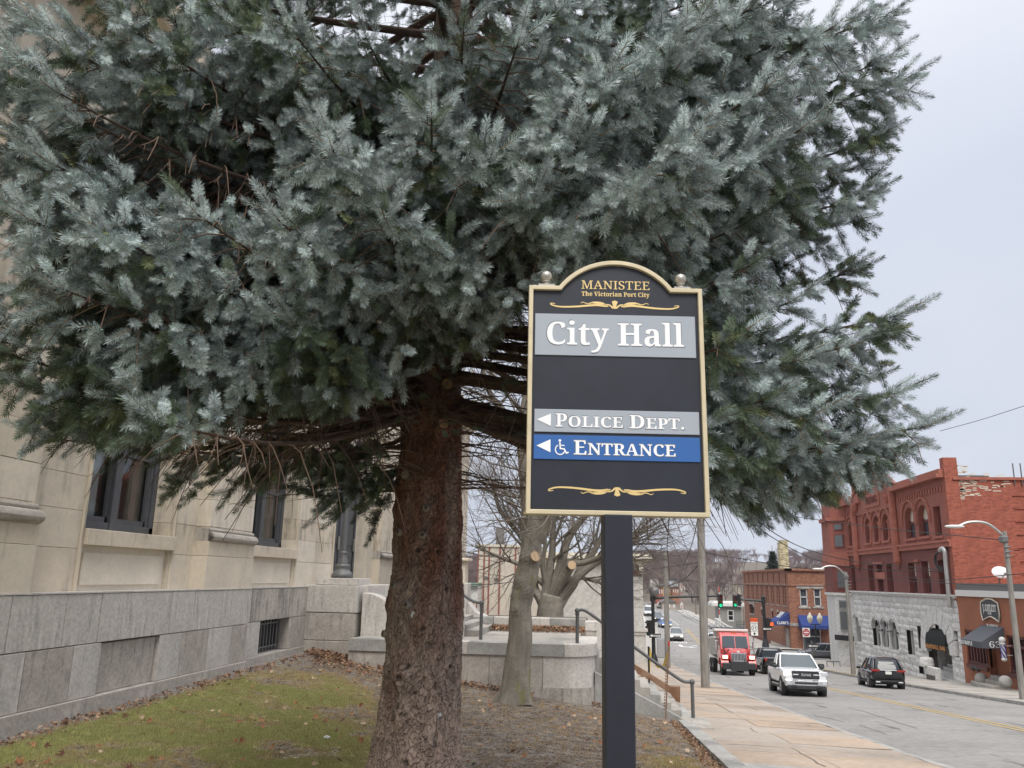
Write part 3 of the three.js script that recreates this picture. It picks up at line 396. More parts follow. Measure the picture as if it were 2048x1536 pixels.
// ---------------------------------------------------------------- the terrace before the stair
let TERR;
{
  const t = thing('terrace', 'granite terrace with rounded corner and pale coping behind the bare maple trunk', 'terrace');
  const D = 20, pt = (x, y) => atD(x, y, D), yt = pt(1120, 1289).y, yc = pt(1120, 1313).y, yb = pt(1120, 1377).y, xr = pt(1190, 1300).x, R = .8, xl = -6, r = RNG(43);
  TERR = { yt, xr, D, R };
  // a run of wall following the front line and the quarter circle, between two arc lengths; off = how far proud
  const L0 = xr - R - xl, LA = PI / 2 * R, at2 = (s, off) => { if (s <= L0) return [xl + s, D - off]; const a = (Math.min(s, L0 + LA) - L0) / R, e = Math.max(0, s - L0 - LA); return [xr - R + Math.sin(a) * (R + off), D + R - Math.cos(a) * (R + off) + e]; };
  const seg = (s0, s1, y0, y1, off, name, mat, dep = .45) => { const n = Math.max(1, Math.ceil((s1 - s0) / .12)), b = new MB(), g = .005; for (let i = 0; i < n; i++) { const a = lerp(s0 + g, s1 - g, i / n), c = lerp(s0 + g, s1 - g, (i + 1) / n), q = (s, o, y) => { const [x, d] = at2(s, o); return V(x, y, -d); }; b.quad(q(a, off, y0), q(c, off, y0), q(c, off, y1), q(a, off, y1)); b.quad(q(a, off, y1), q(c, off, y1), q(c, off - dep, y1), q(a, off - dep, y1)); b.quad(q(a, off - dep, y0), q(c, off - dep, y0), q(c, off, y0), q(a, off, y0)); if (i === 0) b.quad(q(a, off - dep, y0), q(a, off, y0), q(a, off, y1), q(a, off - dep, y1)); if (i === n - 1) b.quad(q(c, off, y0), q(c, off - dep, y0), q(c, off - dep, y1), q(c, off, y1)); } b.build(name, mat, t); };
  const end = L0 + LA + 2.4, sOf = (px) => pt(px, 1300).x - xl;
  const c1 = [0, 1.3, sOf(936), sOf(1128), end]; for (let i = 0; i < 4; i++) seg(c1[i], c1[i + 1], yc, yt, .05, 'coping_stone', i % 2 ? M.granite : M.concreteGrey, .5);
  const c2 = [0, 1.5, sOf(979), sOf(1086), end]; for (let i = 0; i < 4; i++) seg(c2[i], c2[i + 1], yb + .004, yc, 0, 'wall_block', [M.graniteWarm, M.graniteWarm, M.graniteWarm, M.granite][i]);
  const c3 = [0, 2, sOf(1020), sOf(1126), end]; for (let i = 0; i < 4; i++) seg(c3[i], c3[i + 1], -3.7, yb, .03, 'base_block', M.graniteWarm);
  one((b) => b.bb(xl, -3.6, -D - .3, xr - .42, yt - .012, -25.4).bb(xr - .42, -3.6, -D - R, xr - .05, yt - .012, -23.2)).build('terrace_floor', M.concrete, t);
  // low wall at the back with its lip, and the block at its end
  const Db = 25, q = (x, y) => atD(x, y, Db), w = thing('planter_wall', 'low grey stone planter wall at the back of the terrace', 'wall');
  const ye = q(1080, 1236).y, yl = q(1080, 1253).y, xs = [q(900, 1240).x, q(987, 1240).x, q(1100, 1240).x, q(1172, 1240).x];
  for (let i = 0; i < 3; i++) one((b) => b.bb(xs[i] + .006, yl, -Db, xs[i + 1] - .006, ye, -Db - .5, .012)).build('coping_stone', i % 2 ? M.granite : M.concreteGrey, w);
  one((b) => b.bb(xs[0], -3, -Db - .08, xs[3], yl, -Db - .5)).build('wall_body', M.graniteWarm, w);
  const Dp = 23.2, p = (x, y) => atD(x, y, Dp); one((b) => b.bb(p(1170, 1250).x, p(1180, 1262).y, -Dp, p(1195, 1250).x, p(1180, 1243).y, -Dp - .6, .015)).build('pier_cap', M.granite, w); one((b) => b.bb(p(1171.5, 1250).x, -3, -Dp - .03, p(1193, 1250).x, p(1180, 1262).y, -Dp - .57, .01)).build('pier', M.graniteWarm, w);
  one((b) => b.bb(xs[0], -3, -Db - .5, xs[3], ye - .12, -Db - 4)).build('planter_soil', M.dirt, w);
}
// white pier with a lantern at the far side of the stair
{
  const D = 27, q = (x, y) => atD(x, y, D), t = thing('stone_pier', 'white stone pier with cream column beyond the entrance stair', 'pier');
  one((b) => b.bb(q(900, 1200).x, -2.4, -D, q(934, 1200).x, q(920, 1166).y, -D - .8, .02)).build('pier_base', M.granite, t);
  const s = poly([q(934, 1200).x, -2.4], [q(969, 1280).x, -2.4], [q(969, 1240).x, q(969, 1233).y], [q(950, 1240).x, q(950, 1225).y], [q(934, 1240).x, q(934, 1205).y]); one((b) => b.ext(s, .8, V(0, 0, -D - .8), 0, .01)).build('pier_wing', M.granite, t);
  one((b) => { b.bb(q(908, 1140).x, q(920, 1165).y, -D - .1, q(930, 1140).x, q(920, 1122).y, -D - .7); b.bb(q(900, 1120).x, q(920, 1122).y, -D + .05, q(937, 1120).x, q(920, 1116).y, -D - .9, .02); }).build('column', M.sand[1], t);
  const l = thing('wall_lantern', 'small black iron lantern on the white stone pier', 'lantern', q(914, 1180).add(V(0, 0, .14)));
  one((b) => b.lathe([[.0, -.1], [.05, -.1], [.085, .1], [.1, .12], [.03, .2], [.015, .27], [0, .3]], 6)).build('lantern_body', M.black, l); one((b) => b.tube([V(0, -.1, 0), V(0, -.25, 0), V(0, -.3, -.08), V(0, -.25, -.14)], .012, 6)).build('bracket', M.black, l);
}
// iron lamp standard on the pedestal
{
  const D = 21.9, q = (x, y) => atD(x, y, D), b0 = q(684, 1156), t = thing('lamp_post', 'fluted dark grey cast iron lamp post on the granite pedestal beside the door', 'lamp post', V(b0.x, q(684, 1156.5).y, -D));
  const s = D / FOCAL; // metres per pixel there
  one((b) => b.lathe([[0, 0], [.29, 0], [.29, .1], [.26, .13], [.25, .15], [.2, .2], [.155, .26], [.2, .3], [.2, .35], [.15, .38]], 28)).build('base', M.steelGrey, t);
  one((b) => { b.lathe([[.13, .36], [.135, .42], [.08, .6], [.075, .64], [.1, .66], [.1, .7], [.06, .72]], 20); for (let i = 0; i < 14; i++) { const a = i / 14 * 2 * PI; b.bar(V(Math.cos(a) * .132, .4, Math.sin(a) * .132), V(Math.cos(a) * .08, .61, Math.sin(a) * .08), .012, .008, 5); } }).build('bell', M.steelGrey, t);
  one((b) => { b.lathe([[.06, .7], [.055, 2.2], [.045, 3.4], [.07, 3.42], [.07, 3.5], [.03, 3.55]], 16); for (let i = 0; i < 10; i++) { const a = i / 10 * 2 * PI; b.bar(V(Math.cos(a) * .057, .75, Math.sin(a) * .057), V(Math.cos(a) * .045, 3.38, Math.sin(a) * .045), .011, .008, 5); } }).build('shaft', M.steelGrey, t);
  one((b) => b.lathe([[0, 3.5], [.1, 3.52], [.19, 3.7], [.2, 3.85], [.15, 4], [0, 4.06]], 20)).build('globe', std([.7, .68, .62], .35), t); s;
}
// ---------------------------------------------------------------- handrails and lower steps
M.rail = textured((i) => { const v = .13 + .07 * (F.b[i] - .5) + .04 * (F.g[i] - .5); return [v, v * 1.01, v]; }, .5, .55, undefined, 0, { metalness: .3 });
const railing = (label, foot, head, path) => { const t = thing('handrail', label, 'handrail', foot); const L = (v) => v.clone().sub(foot); one((b) => b.bar(V(0, -.1, 0), L(head), .042, .042, 12)).build('post', M.rail, t); one((b) => b.add(xf(new THREE.SphereGeometry(.066, 16, 12), L(head))).bar(L(head).add(V(0, -.1, 0)), L(head).add(V(0, -.06, 0)), .055, .055, 12)).build('ball_fitting', M.rail, t); one((b) => b.tube(curve(path.map(L), 40), .038, 12)).build('rail', M.rail, t); return t; };
{
  const D = 20.6, a = atD(961.5, 1277, 21), b = atD(962, 1206, 21); b.x = a.x; railing('grey pipe handrail on one post rising toward the city hall door', V(a.x, TERR.yt, -21), V(a.x, b.y, -21), [V(a.x, b.y, -21), atD(948, 1203, 21), atD(925, 1189, 21), atD(908, 1180, 21), atD(860, 1155, 21), atD(800, 1124, 21)]);
  const f2 = atD(1154.5, 1281, D), h2 = atD(1157, 1221.5, D), f3 = atD(1386.5, 1441, D), h3 = atD(1386, 1364, D); h2.x = f2.x; h3.x = f3.x;
  const t = railing('long grey pipe handrail running from the terrace down to the pavement', f2, h2, [h2, atD(1166, 1220, D), atD(1185, 1231, D), atD(1267, 1293, D), atD(1348, 1351, D), atD(1368, 1363, D), h3]);
  const L = (v) => v.clone().sub(f2); one((q) => q.bar(L(f3).add(V(0, -.1, 0)), L(h3), .042, .042, 12)).build('post', M.rail, t); one((q) => q.add(xf(new THREE.SphereGeometry(.066, 16, 12), L(h3)))).build('ball_fitting', M.rail, t);
  // the lower flight
  const s = thing('stone_steps', 'worn grey steps going down from the terrace to the pavement', 'steps'), n = 11, x0 = TERR.xr - .15, x1 = f3.x + .25, yb = pavedY(2.2, 21.5);
  for (let i = 0; i < n; i++) { const y = lerp(TERR.yt, yb, (i + 1) / (n + .01)), xa = lerp(x0, x1, i / n); one((q) => q.bb(xa - .3, y - .5, -20.78 - i * .003, lerp(x0, x1, (i + 1) / n), y, -23.05, .012)).build('step', i % 3 ? M.concrete : M.concreteGrey, s); }
  const p = [[1190, 1345], [1268, 1386], [1350, 1430], [1372, 1443], [1395, 1447]].map(([x, y]) => atD(x, y, 20.5)), sh = new THREE.Shape(); sh.moveTo(p[0].x, p[0].y); p.slice(1).forEach((v) => sh.lineTo(v.x, v.y)); sh.lineTo(p[4].x, -4); sh.lineTo(p[0].x, -4); sh.closePath(); one((q) => q.ext(sh, .24, V(0, 0, -20.76), 0, .01)).build('cheek_wall', M.concreteGrey, s);
  const fd = 23.1, r2 = [[1205, 1288], [1270, 1329], [1340, 1372], [1358.5, 1372.5], [1358.5, 1403], [1350, 1400], [1340, 1385], [1320, 1372], [1300, 1358], [1285, 1352], [1270, 1342], [1205, 1300]].map(([x, y]) => atD(x, y, fd)); const s2 = new THREE.Shape(); r2.forEach((v, i) => i ? s2.lineTo(v.x, v.y) : s2.moveTo(v.x, v.y)); s2.closePath();
  const wall = new THREE.Shape(); [[1205, 1296], [1270, 1334], [1358, 1400], [1358, 1440], [1205, 1440]].map(([x, y]) => atD(x, y, fd)).forEach((v, i) => i ? wall.lineTo(v.x, v.y) : wall.moveTo(v.x, v.y)); wall.closePath();
  M.rust = textured((i) => mixc([.17, .085, .045], [.27, .17, .11], sstep(.3, .7, F.a[i] * .6 + F.b[i] * .4)), 1.2, .85, (i) => F.b[i], .004);
  one((q) => q.ext(s2, .2, V(0, 0, -fd - .02), 0, .008)).build('brown_stringer', M.rust, s); 
  // the end slab under the last post and the low curb along the lawn
  const c = thing('stone_curb', 'low stone curb between the lawn and the tan pavement', 'curb'), R = RNG(45);
  for (let d = -3; d < 19.4; d += 2.1) { const e = Math.min(d + 2.09, 19.5), y0 = curbTop(d) + .06 + R.r(-.012, .012), y1 = curbTop(e) + .06 + R.r(-.012, .012); one((q) => { const A = (x, y, dd) => V(x, y, -dd), b = .02; q.quad(A(1.76, y0, d), A(2.03, y0, d), A(2.03, y1, e), A(1.76, y1, e)).quad(A(2.03, y0, d), A(2.06, y0 - b, d), A(2.06, y1 - b, e), A(2.03, y1, e)).quad(A(2.06, y0 - b, d), A(2.06, y0 - 1, d), A(2.06, y1 - 1, e), A(2.06, y1 - b, e)).quad(A(1.76, y1, e), A(1.76, y1 - .6, e), A(1.76, y0 - .6, d), A(1.76, y0, d)).quad(A(1.76, y0, d), A(1.76, y0 - 1, d), A(2.06, y0 - 1, d), A(2.06, y0, d)).quad(A(2.06, y1 - 1, e), A(1.76, y1 - 1, e), A(1.76, y1, e), A(2.06, y1, e)); }).build('curb_stone', M.concreteGrey, c); }
  const e0 = atD(1363, 1441, 20.2), e1 = atD(1421, 1447, 20.2); one((q) => q.bb(e0.x, e1.y - .22, -19.5, e1.x, e1.y + .05, -20.75, .04)).build('end_slab', M.concrete, c);
}

// ---------------------------------------------------------------- the blue spruce
{
  const barkCells = cells(301, 1000, 512, 2.1, 1), bark2 = cells(302, 3600, 512, 1.6, 1);
  const plate1 = (i) => sstep(.0, .22, barkCells.gap[i] + .35 * (F.c[i] - .5)), plate2 = (i) => sstep(.02, .5, bark2.gap[i] + .3 * (F.g[i] - .5));
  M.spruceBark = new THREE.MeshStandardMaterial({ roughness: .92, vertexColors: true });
  M.spruceBark.map = tex((i) => { const p = plate1(i), q = plate2(i), t = (barkCells.id[i] * 37 % 101) / 101, v = (.155 + .10 * p) * (.82 + .18 * q) * (.78 + .44 * t) + .07 * (F.g[i] - .5) + .06 * (F.s[i] - .5); return [v * 1.18, v * .94, v * .80]; }, 512, true, 1);
  M.spruceBark.bumpMap = tex((i) => plate1(i) * .7 + plate2(i) * .2 + F.g[i] * .1, 512, false, 1); M.spruceBark.bumpScale = .012;
  M.limbBark = textured((i) => { const v = .055 + .06 * F.b[i] + .03 * (F.g[i] - .5); return [v * 1.3, v * .88, v * .68]; }, .6, .95, (i) => F.c[i], .006);
  M.twig = textured((i) => { const v = .075 + .07 * F.b[i]; return [v * 1.35, v * .88, v * .62]; }, .5, .95);
  M.cutWood = textured((i) => { const v = .4 + .1 * (F.b[i] - .5) + .12 * (F.s[i] - .5); return [v * 1.2, v * .72, v * .36]; }, .2, .85); M.cutOld = textured((i) => { const v = .24 + .14 * (F.b[i] - .5); return [v * 1.05, v * .93, v * .78]; }, .2, .9);
  M.resin = std([.55, .56, .56], .7);
  const D = 7.4, q = (x, y) => atD(x, y, D), base = V(q(838, 1300).x, 0, -D), gy = lawnY(base.x, D);
  const T = thing('spruce_tree', 'big blue spruce with thick brown trunk and pale silvery blue needles over the lawn', 'tree', V(base.x, gy, -D));
  const N = new ImprovedNoise(), r = RNG(300);
  const H = 15, rad0 = (y) => { const w = y + gy; return tab([[-3, .95], [-2.0, .66], [-1.75, .46], [-1.55, .375], [-1.2, .335], [-.7, .305], [-.25, .315], [.1, .30], [.5, .295], [.9, .285], [1.3, .265], [1.7, .265], [2.5, .25], [6, .19], [10, .11], [13, .03]], w); };
  const cxz = (y) => [.02 * Math.sin(y * 1.3) + .012 * y, .02 * Math.cos(y * 1.1)];
  const knots = [];
  const surf = (a, y) => { let R = rad0(y); const X = Math.cos(a), Z = Math.sin(a); R += .03 * N.noise(X * 1.6, y * 1.2, Z * 1.6) + .018 * N.noise(X * 4, y * 3.1, Z * 4 + 5) + .008 * N.noise(X * 11, y * 5, Z * 11); const fl = clamp((.55 - y) / .55); R += fl * .06 * Math.max(0, Math.sin(a * 5 + 1.2)) * fl; for (const k of knots) { const da = Math.atan2(Math.sin(a - k.a), Math.cos(a - k.a)) * R, dy = y - k.y, e = Math.hypot(da, dy); if (e < k.s * 3) R += k.h * Math.exp(-((e / k.s) ** 2)) - (k.pit || 0) * Math.exp(-((e / (k.s * .35)) ** 2)); } return R; };
  const hit = (px, py) => { const p = q(px, py), c = p.clone(); const y0 = p.y - gy, R = rad0(y0), [ox] = cxz(y0), dx = clamp((p.x - base.x - ox) / R, -.97, .97); const back = Math.sqrt(1 - dx * dx) * R; c.multiplyScalar((D - back) / D); const y = c.y - gy, dx2 = clamp((c.x - base.x - cxz(y)[0]) / rad0(y), -.99, .99); return { y, a: Math.atan2(Math.sqrt(1 - dx2 * dx2), dx2) }; };
  const cut = [[878, 850, .05, 1], [886, 771, .055, 1], [864, 745, .045, 1], [795, 811, .03, 1], [824, 954, .042, 0], [866, 828, .04, 2], [852, 1017, .032, 3], [846, 1071, .032, 3], [808, 1066, .03, 3], [800, 1172, .026, 3], [785, 1267, .03, 3], [818, 1210, .035, 3], [796, 975, .03, 3], [905, 935, .03, 3]], pits = [[846, 1256], [820, 1331], [806, 1356], [861, 1352], [833, 1385], [834, 1414], [868, 1373], [810, 1428], [849, 1480], [815, 1523], [905, 1300], [897, 1335], [771, 1208], [802, 1410], [838, 1100], [872, 1103], [890, 1180]];
  for (const [x, y, s, k] of cut) { const h = hit(x, y); knots.push({ a: h.a, y: h.y, s: s * 1.5, h: k === 3 ? .035 : .045, cut: k, size: s }); }
  for (const [x, y] of pits) { const h = hit(x, y); knots.push({ a: h.a, y: h.y, s: r.r(.055, .09), h: r.r(.03, .045), pit: r.r(.03, .05) }); }
  for (let i = 0; i < 60; i++) knots.push({ a: r() * 6.28, y: r.r(.4, 4), s: r.r(.04, .08), h: r.r(.008, .025), pit: r() < .4 ? .025 : 0 });
  {
    const nA = 360, nY = 540, P = [], U = [], C = [], I = [], y1 = 3.6;
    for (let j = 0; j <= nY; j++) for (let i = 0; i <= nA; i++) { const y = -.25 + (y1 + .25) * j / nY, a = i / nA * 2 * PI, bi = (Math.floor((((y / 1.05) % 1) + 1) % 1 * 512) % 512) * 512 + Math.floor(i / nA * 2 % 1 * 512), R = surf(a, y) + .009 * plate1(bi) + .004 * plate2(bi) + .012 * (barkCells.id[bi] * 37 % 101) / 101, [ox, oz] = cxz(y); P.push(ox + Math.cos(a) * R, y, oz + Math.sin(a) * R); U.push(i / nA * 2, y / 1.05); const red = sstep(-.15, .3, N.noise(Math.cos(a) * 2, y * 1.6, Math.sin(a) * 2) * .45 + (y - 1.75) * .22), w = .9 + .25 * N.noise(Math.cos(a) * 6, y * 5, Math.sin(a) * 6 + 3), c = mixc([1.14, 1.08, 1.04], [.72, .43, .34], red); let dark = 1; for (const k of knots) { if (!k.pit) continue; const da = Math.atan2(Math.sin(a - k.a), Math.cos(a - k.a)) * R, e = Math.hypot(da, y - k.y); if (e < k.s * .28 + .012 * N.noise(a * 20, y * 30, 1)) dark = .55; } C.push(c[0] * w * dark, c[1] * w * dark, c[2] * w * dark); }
    for (let j = 0; j < nY; j++) for (let i = 0; i < nA; i++) { const a = j * (nA + 1) + i, b = a + nA + 1; I.push(a, b, a + 1, b, b + 1, a + 1); }
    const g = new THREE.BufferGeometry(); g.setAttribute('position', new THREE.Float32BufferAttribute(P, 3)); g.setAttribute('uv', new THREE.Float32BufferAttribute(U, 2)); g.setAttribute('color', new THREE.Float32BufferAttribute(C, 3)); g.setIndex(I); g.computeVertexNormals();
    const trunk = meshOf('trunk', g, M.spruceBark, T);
    const at = (a, y, o) => { const R = surf(a, y) + o, [ox, oz] = cxz(y); return V(ox + Math.cos(a) * R, y, oz + Math.sin(a) * R); };
    for (const k of knots) if (k.cut !== undefined) { const p = at(k.a, k.y, -.02), n = V(Math.cos(k.a), .08, Math.sin(k.a)).normalize(), e = p.clone().addScaledVector(n, k.cut === 3 ? .05 : .07); const m = [M.cutOld, M.cutWood, M.limbBark, M.cutOld][k.cut]; one((b) => b.bar(p, e, k.size * 1.12, k.size * 1.02, 18)).build('branch_stub', k.cut === 3 ? M.cutOld : M.limbBark, trunk); one((b) => b.bar(e, e.clone().addScaledVector(n, .004), k.size * (k.cut === 3 ? .5 : .95), k.size * (k.cut === 3 ? .45 : .93), 18)).build('cut_face', k.cut === 3 ? M.limbBark : m, trunk); }
    for (const [x, y, s] of [[825, 1229, .035], [877, 1430, .03], [912, 935, .03]]) { const h = hit(x, y), p = at(h.a, h.y, .004), g = new THREE.IcosahedronGeometry(1, 2), pp = g.attributes.position; for (let i = 0; i < pp.count; i++) { const f = .75 + .5 * N.noise(pp.getX(i) * 1.7 + x, pp.getY(i) * 1.7, pp.getZ(i) * 1.7); pp.setXYZ(i, pp.getX(i) * f * s, pp.getY(i) * f * s * 1.3, pp.getZ(i) * .012); } g.computeVertexNormals(); xf(g, p, 0, PI / 2 - h.a); meshOf('resin_patch', g, M.resin, trunk); }
    const up = []; const ur = []; for (let y = 3.5; y < H - .3; y += .5) { const [ox, oz] = cxz(y); up.push(V(ox, y, oz)); ur.push(rad0(y) + .005); } meshOf('upper_trunk', tubeGeo(up, ur, 14), M.limbBark, T);
  }
  // ---- shoots: a twig clothed in stiff needles
  const shoot = (seed, len, n, nl, ang, flat) => {
    const R = RNG(seed), P = [], C = [], I = [], put = (v, c) => { P.push(v.x, v.y, v.z); C.push(...c); return P.length / 3 - 1; };
    const tw = [.62, .34, .17]; // bark tone against the needles' own
    for (let i = 0; i < 3; i++) { const a = i / 3 * 6.283, b = (i + 1) / 3 * 6.283, w = .0045; const A = put(V(Math.cos(a) * w, 0, Math.sin(a) * w), tw), B = put(V(Math.cos(b) * w, 0, Math.sin(b) * w), tw), E = put(V(0, len, 0), tw); I.push(A, E, B); }
    for (let k = 0; k < n; k++) {
      const t = k / n, y = len * (.02 + .98 * t), a = k * 2.39996 + R.r(-.3, .3), lean = ang * lerp(1.08, .5, t * t * t * t) + R.r(-.15, .15), L = nl * R.r(.8, 1.1) * (t < .1 ? .8 : 1);
      const o = V(Math.cos(a), 0, Math.sin(a)); if (flat && o.z < -.2) o.z *= -.5; o.normalize(); const dir = o.clone().multiplyScalar(Math.sin(lean)).addScaledVector(Y1, Math.cos(lean)), w = V(-Math.sin(a), R.r(-.5, .5), Math.cos(a)).normalize().multiplyScalar(.0027), v = R.r(.6, 1.35), c = [v * R.r(.95, 1.05), v, v * R.r(.95, 1.05)];
      const p0 = V(0, y, 0), mid = p0.clone().addScaledVector(dir, L * .55), tip = p0.clone().addScaledVector(dir, L).addScaledVector(Y1, L * .12);
      const A = put(p0, c), B = put(mid.clone().add(w), c), E = put(mid.clone().sub(w), c), F2 = put(tip, c); I.push(A, B, E, B, F2, E);
    }
    const g = new THREE.BufferGeometry(); g.setAttribute('position', new THREE.Float32BufferAttribute(P, 3)); g.setAttribute('color', new THREE.Float32BufferAttribute(C, 3)); g.setIndex(I); g.computeVertexNormals(); return g;
  };
  const kinds = [shoot(1, .115, 120, .042, 1.3), shoot(2, .15, 140, .041, 1.22), shoot(3, .08, 96, .043, 1.36), shoot(4, .15, 80, .032, 1.1, true)];
  const lots = kinds.map(() => []);
  const put = (k, p, dir, s, c) => lots[k].push([p, dir, s, c]);
  const W = (px, py, d) => atD(px, py, d).sub(T.position);
  // hollows between the boughs: ellipsoids that carry no needles [centre, half width, half height, half depth]
  const hollows = [[380, 285, 4.6, 170, 95, 1], [890, 390, 4.6, 95, 55, .9], [985, 130, 4.6, 75, 75, 1], [655, 130, 4.6, 110, 62, .9], [1600, 70, 4.8, 50, 55, .9], [1475, 450, 4.8, 60, 65, .9], [180, 335, 4.6, 85, 45, .9], [490, 520, 4.7, 75, 60, .8], [300, 650, 4.8, 95, 40, .8], [1130, 200, 4.6, 70, 42, .9], [1690, 520, 5.8, 120, 44, 2.2], [720, 470, 4.5, 60, 45, .7], [1330, 480, 4.5, 80, 40, .7], [1560, 640, 5.2, 60, 45, .8], [230, 230, 4.5, 70, 45, .8], [1010, 480, 4.6, 70, 50, .9], [470, 180, 4.8, 80, 60, .9], [1700, 170, 5.2, 45, 60, .8], [1680, 760, 5.6, 45, 50, .7], [60, 480, 4.6, 60, 35, .7], [830, 620, 4.8, 80, 60, .8]].map(([x, y, d, w, h, k]) => [W(x, y, d), w / FOCAL * d * 1.2, h / FOCAL * d * 1.22, k * 1.2]);
  const hollow = (p) => hollows.some(([c, w, h, k]) => ((p.x - c.x) / w) ** 2 + ((p.y - c.y) / h) ** 2 + ((p.z - c.z) / k) ** 2 < 1);
  let tabUnder = false;
  const limbs = [], sec = new MB(), dead = new MB();
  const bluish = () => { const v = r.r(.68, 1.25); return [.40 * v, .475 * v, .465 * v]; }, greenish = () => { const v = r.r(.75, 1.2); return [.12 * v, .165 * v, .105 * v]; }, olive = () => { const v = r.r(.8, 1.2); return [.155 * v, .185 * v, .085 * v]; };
  const clear = (p) => { const x = p.x + T.position.x, y = p.y + gy, d = -(p.z + T.position.z); if (d < 2.6) return false; if (d < 3.75 && x > -.75 * d / 3.3 && x < .95 * d / 3.3 && y < .62 * d) return false; return true; };
  // nothing hangs where the photograph looks under the boughs at lawn, hall and street
  const HEM = [[-9, 1.0], [-4.77, .93], [-4.14, 1.0], [-3.5, 1.0], [-2.99, 1.12], [-2.73, 1.25], [-1.92, 1.3], [-1.53, 1.46], [-.94, 1.75], [-.52, 2.25], [.0, 1.5], [.6, .75], [.81, .68], [1.08, .42], [1.43, .56], [1.78, .69], [2.14, .87], [2.5, 1.1], [2.64, 1.2], [5, 1.9]]; // the hem of the crown: height over width, six metres off
  const under = (p) => { const d = -(p.z + T.position.z), k = 6 / d; return (p.y + gy) * k < tab(HEM, (p.x + T.position.x) * k); };
  const dress = (ax, m, l2, sb, o) => {                        // clothe a twig with shoots
    for (let u = .03, w = 1; u < l2; u += .055 * r.r(.75, 1.25)) {
      w = -w; const i = Math.min(m - 1, Math.floor(u / l2 * m)), f = u / l2 * m - i, b = ax[i].clone().lerp(ax[i + 1], f), t2 = ax[i + 1].clone().sub(ax[i]).normalize(), l3 = t2.clone().cross(Math.abs(t2.y) > .8 ? V(Math.sin(u * 40), 0, Math.cos(u * 40)) : Y1).normalize().multiplyScalar(w), old = u < l2 * .4 && r() < .6;
      if (!clear(b) || (!tabUnder && (under(b) || hollow(b)))) continue;
      const ph = r.r(-1.1, 1.1), l4 = l3.clone().cross(t2).multiplyScalar(w), dv = t2.clone().multiplyScalar(r.r(.3, .7)).addScaledVector(l3, Math.cos(ph)).addScaledVector(l4, Math.sin(ph)).addScaledVector(V(b.x, 0, b.z).normalize(), r.r(.2, 1.1)).addScaledVector(Y1, r.r(-.5, .5) - (o.hang ?? 0)).normalize();
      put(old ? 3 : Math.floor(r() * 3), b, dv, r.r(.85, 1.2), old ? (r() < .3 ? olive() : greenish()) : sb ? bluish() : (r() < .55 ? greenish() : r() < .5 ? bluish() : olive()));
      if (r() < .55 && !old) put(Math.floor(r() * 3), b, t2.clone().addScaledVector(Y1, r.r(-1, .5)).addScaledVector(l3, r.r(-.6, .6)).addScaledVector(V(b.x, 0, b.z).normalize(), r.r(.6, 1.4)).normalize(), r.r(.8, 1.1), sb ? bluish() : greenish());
    }
    const e = ax[m], te = ax[m].clone().sub(ax[m - 1]).normalize(); if (clear(e) && (tabUnder || !(under(e) || hollow(e)))) put(1, e, te, 1.1, sb ? bluish() : greenish());
  };
  function grow(pts, rs, o = {}) {                             // pts: the limb's axis in the tree's own space
    limbs.push([pts, rs]);
    const n = pts.length, len = []; let L = 0; for (let i = 0; i < n; i++) { if (i) L += pts[i].distanceTo(pts[i - 1]); len.push(L); }
    const at = (s) => { let i = 1; while (i < n - 1 && len[i] < s) i++; const t = (s - len[i - 1]) / (len[i] - len[i - 1]); return [pts[i - 1].clone().lerp(pts[i], t), pts[i].clone().sub(pts[i - 1]).normalize()]; };
    const wide = o.wide ?? 1, blue = o.blue ?? .7, droop = o.droop ?? .75, bare = o.bare ?? .3;
    let side = 1;
    for (let s = L * bare * .55; s < L * .985; s += (o.gap ?? .085) * 1.35 * r.r(.7, 1.3)) {
      side = -side; const t = s / L, [p, tg] = at(s), lat = tg.clone().cross(Y1).normalize().multiplyScalar(side), isDead = t < bare + r.r(-.08, .08);
      const l2 = wide * Math.min(.72, .22 + 1.15 * (1 - t) * (t < .5 ? .55 + .9 * t : 1)) * r.r(.6, 1.15);
      const dir = lat.clone().multiplyScalar(r.r(.75, 1)).addScaledVector(tg, r.r(.35, .75)).addScaledVector(Y1, r.r(-.1, .3) + (o.lift ?? 0)).normalize();
      if (isDead && r() < .35) continue;
      const m = Math.max(3, Math.round(l2 / .12)), ax = [], dr = droop * r.r(.6, 1.5) * (isDead ? .25 : 1);
      for (let i = 0; i <= m; i++) { const u = i / m * l2; ax.push(p.clone().addScaledVector(dir, u).addScaledVector(Y1, -dr * u * u / Math.max(l2, .3)).add(V(r.r(-.012, .012), r.r(-.01, .01), r.r(-.012, .012)))); }
      (isDead ? dead : sec).add(tubeGeo(ax, ax.map((_, i) => lerp(.0065, .0022, i / m) * (isDead ? .8 : 1)), 4, false));
      if (isDead) { for (let u = .08; u < l2; u += .06) { const i = Math.min(m - 1, Math.floor(u / l2 * m)), b = ax[i].clone().lerp(ax[i + 1], u / l2 * m - i), d2 = dir.clone().add(V(r.r(-1, 1), r.r(-.9, .5), r.r(-1, 1))).normalize(), l3 = r.r(.06, .24); dead.add(tubeGeo([b, b.clone().addScaledVector(d2, l3 * .5).add(V(0, r.r(-.01, .01), 0)), b.clone().addScaledVector(d2, l3).add(V(0, -.02, 0))], [.0022, .0016, .001], 3, false)); if (r() < .14) put(3, b, d2, r.r(.7, 1), greenish()); } continue; }
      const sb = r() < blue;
      dress(ax, m, l2, sb, o);
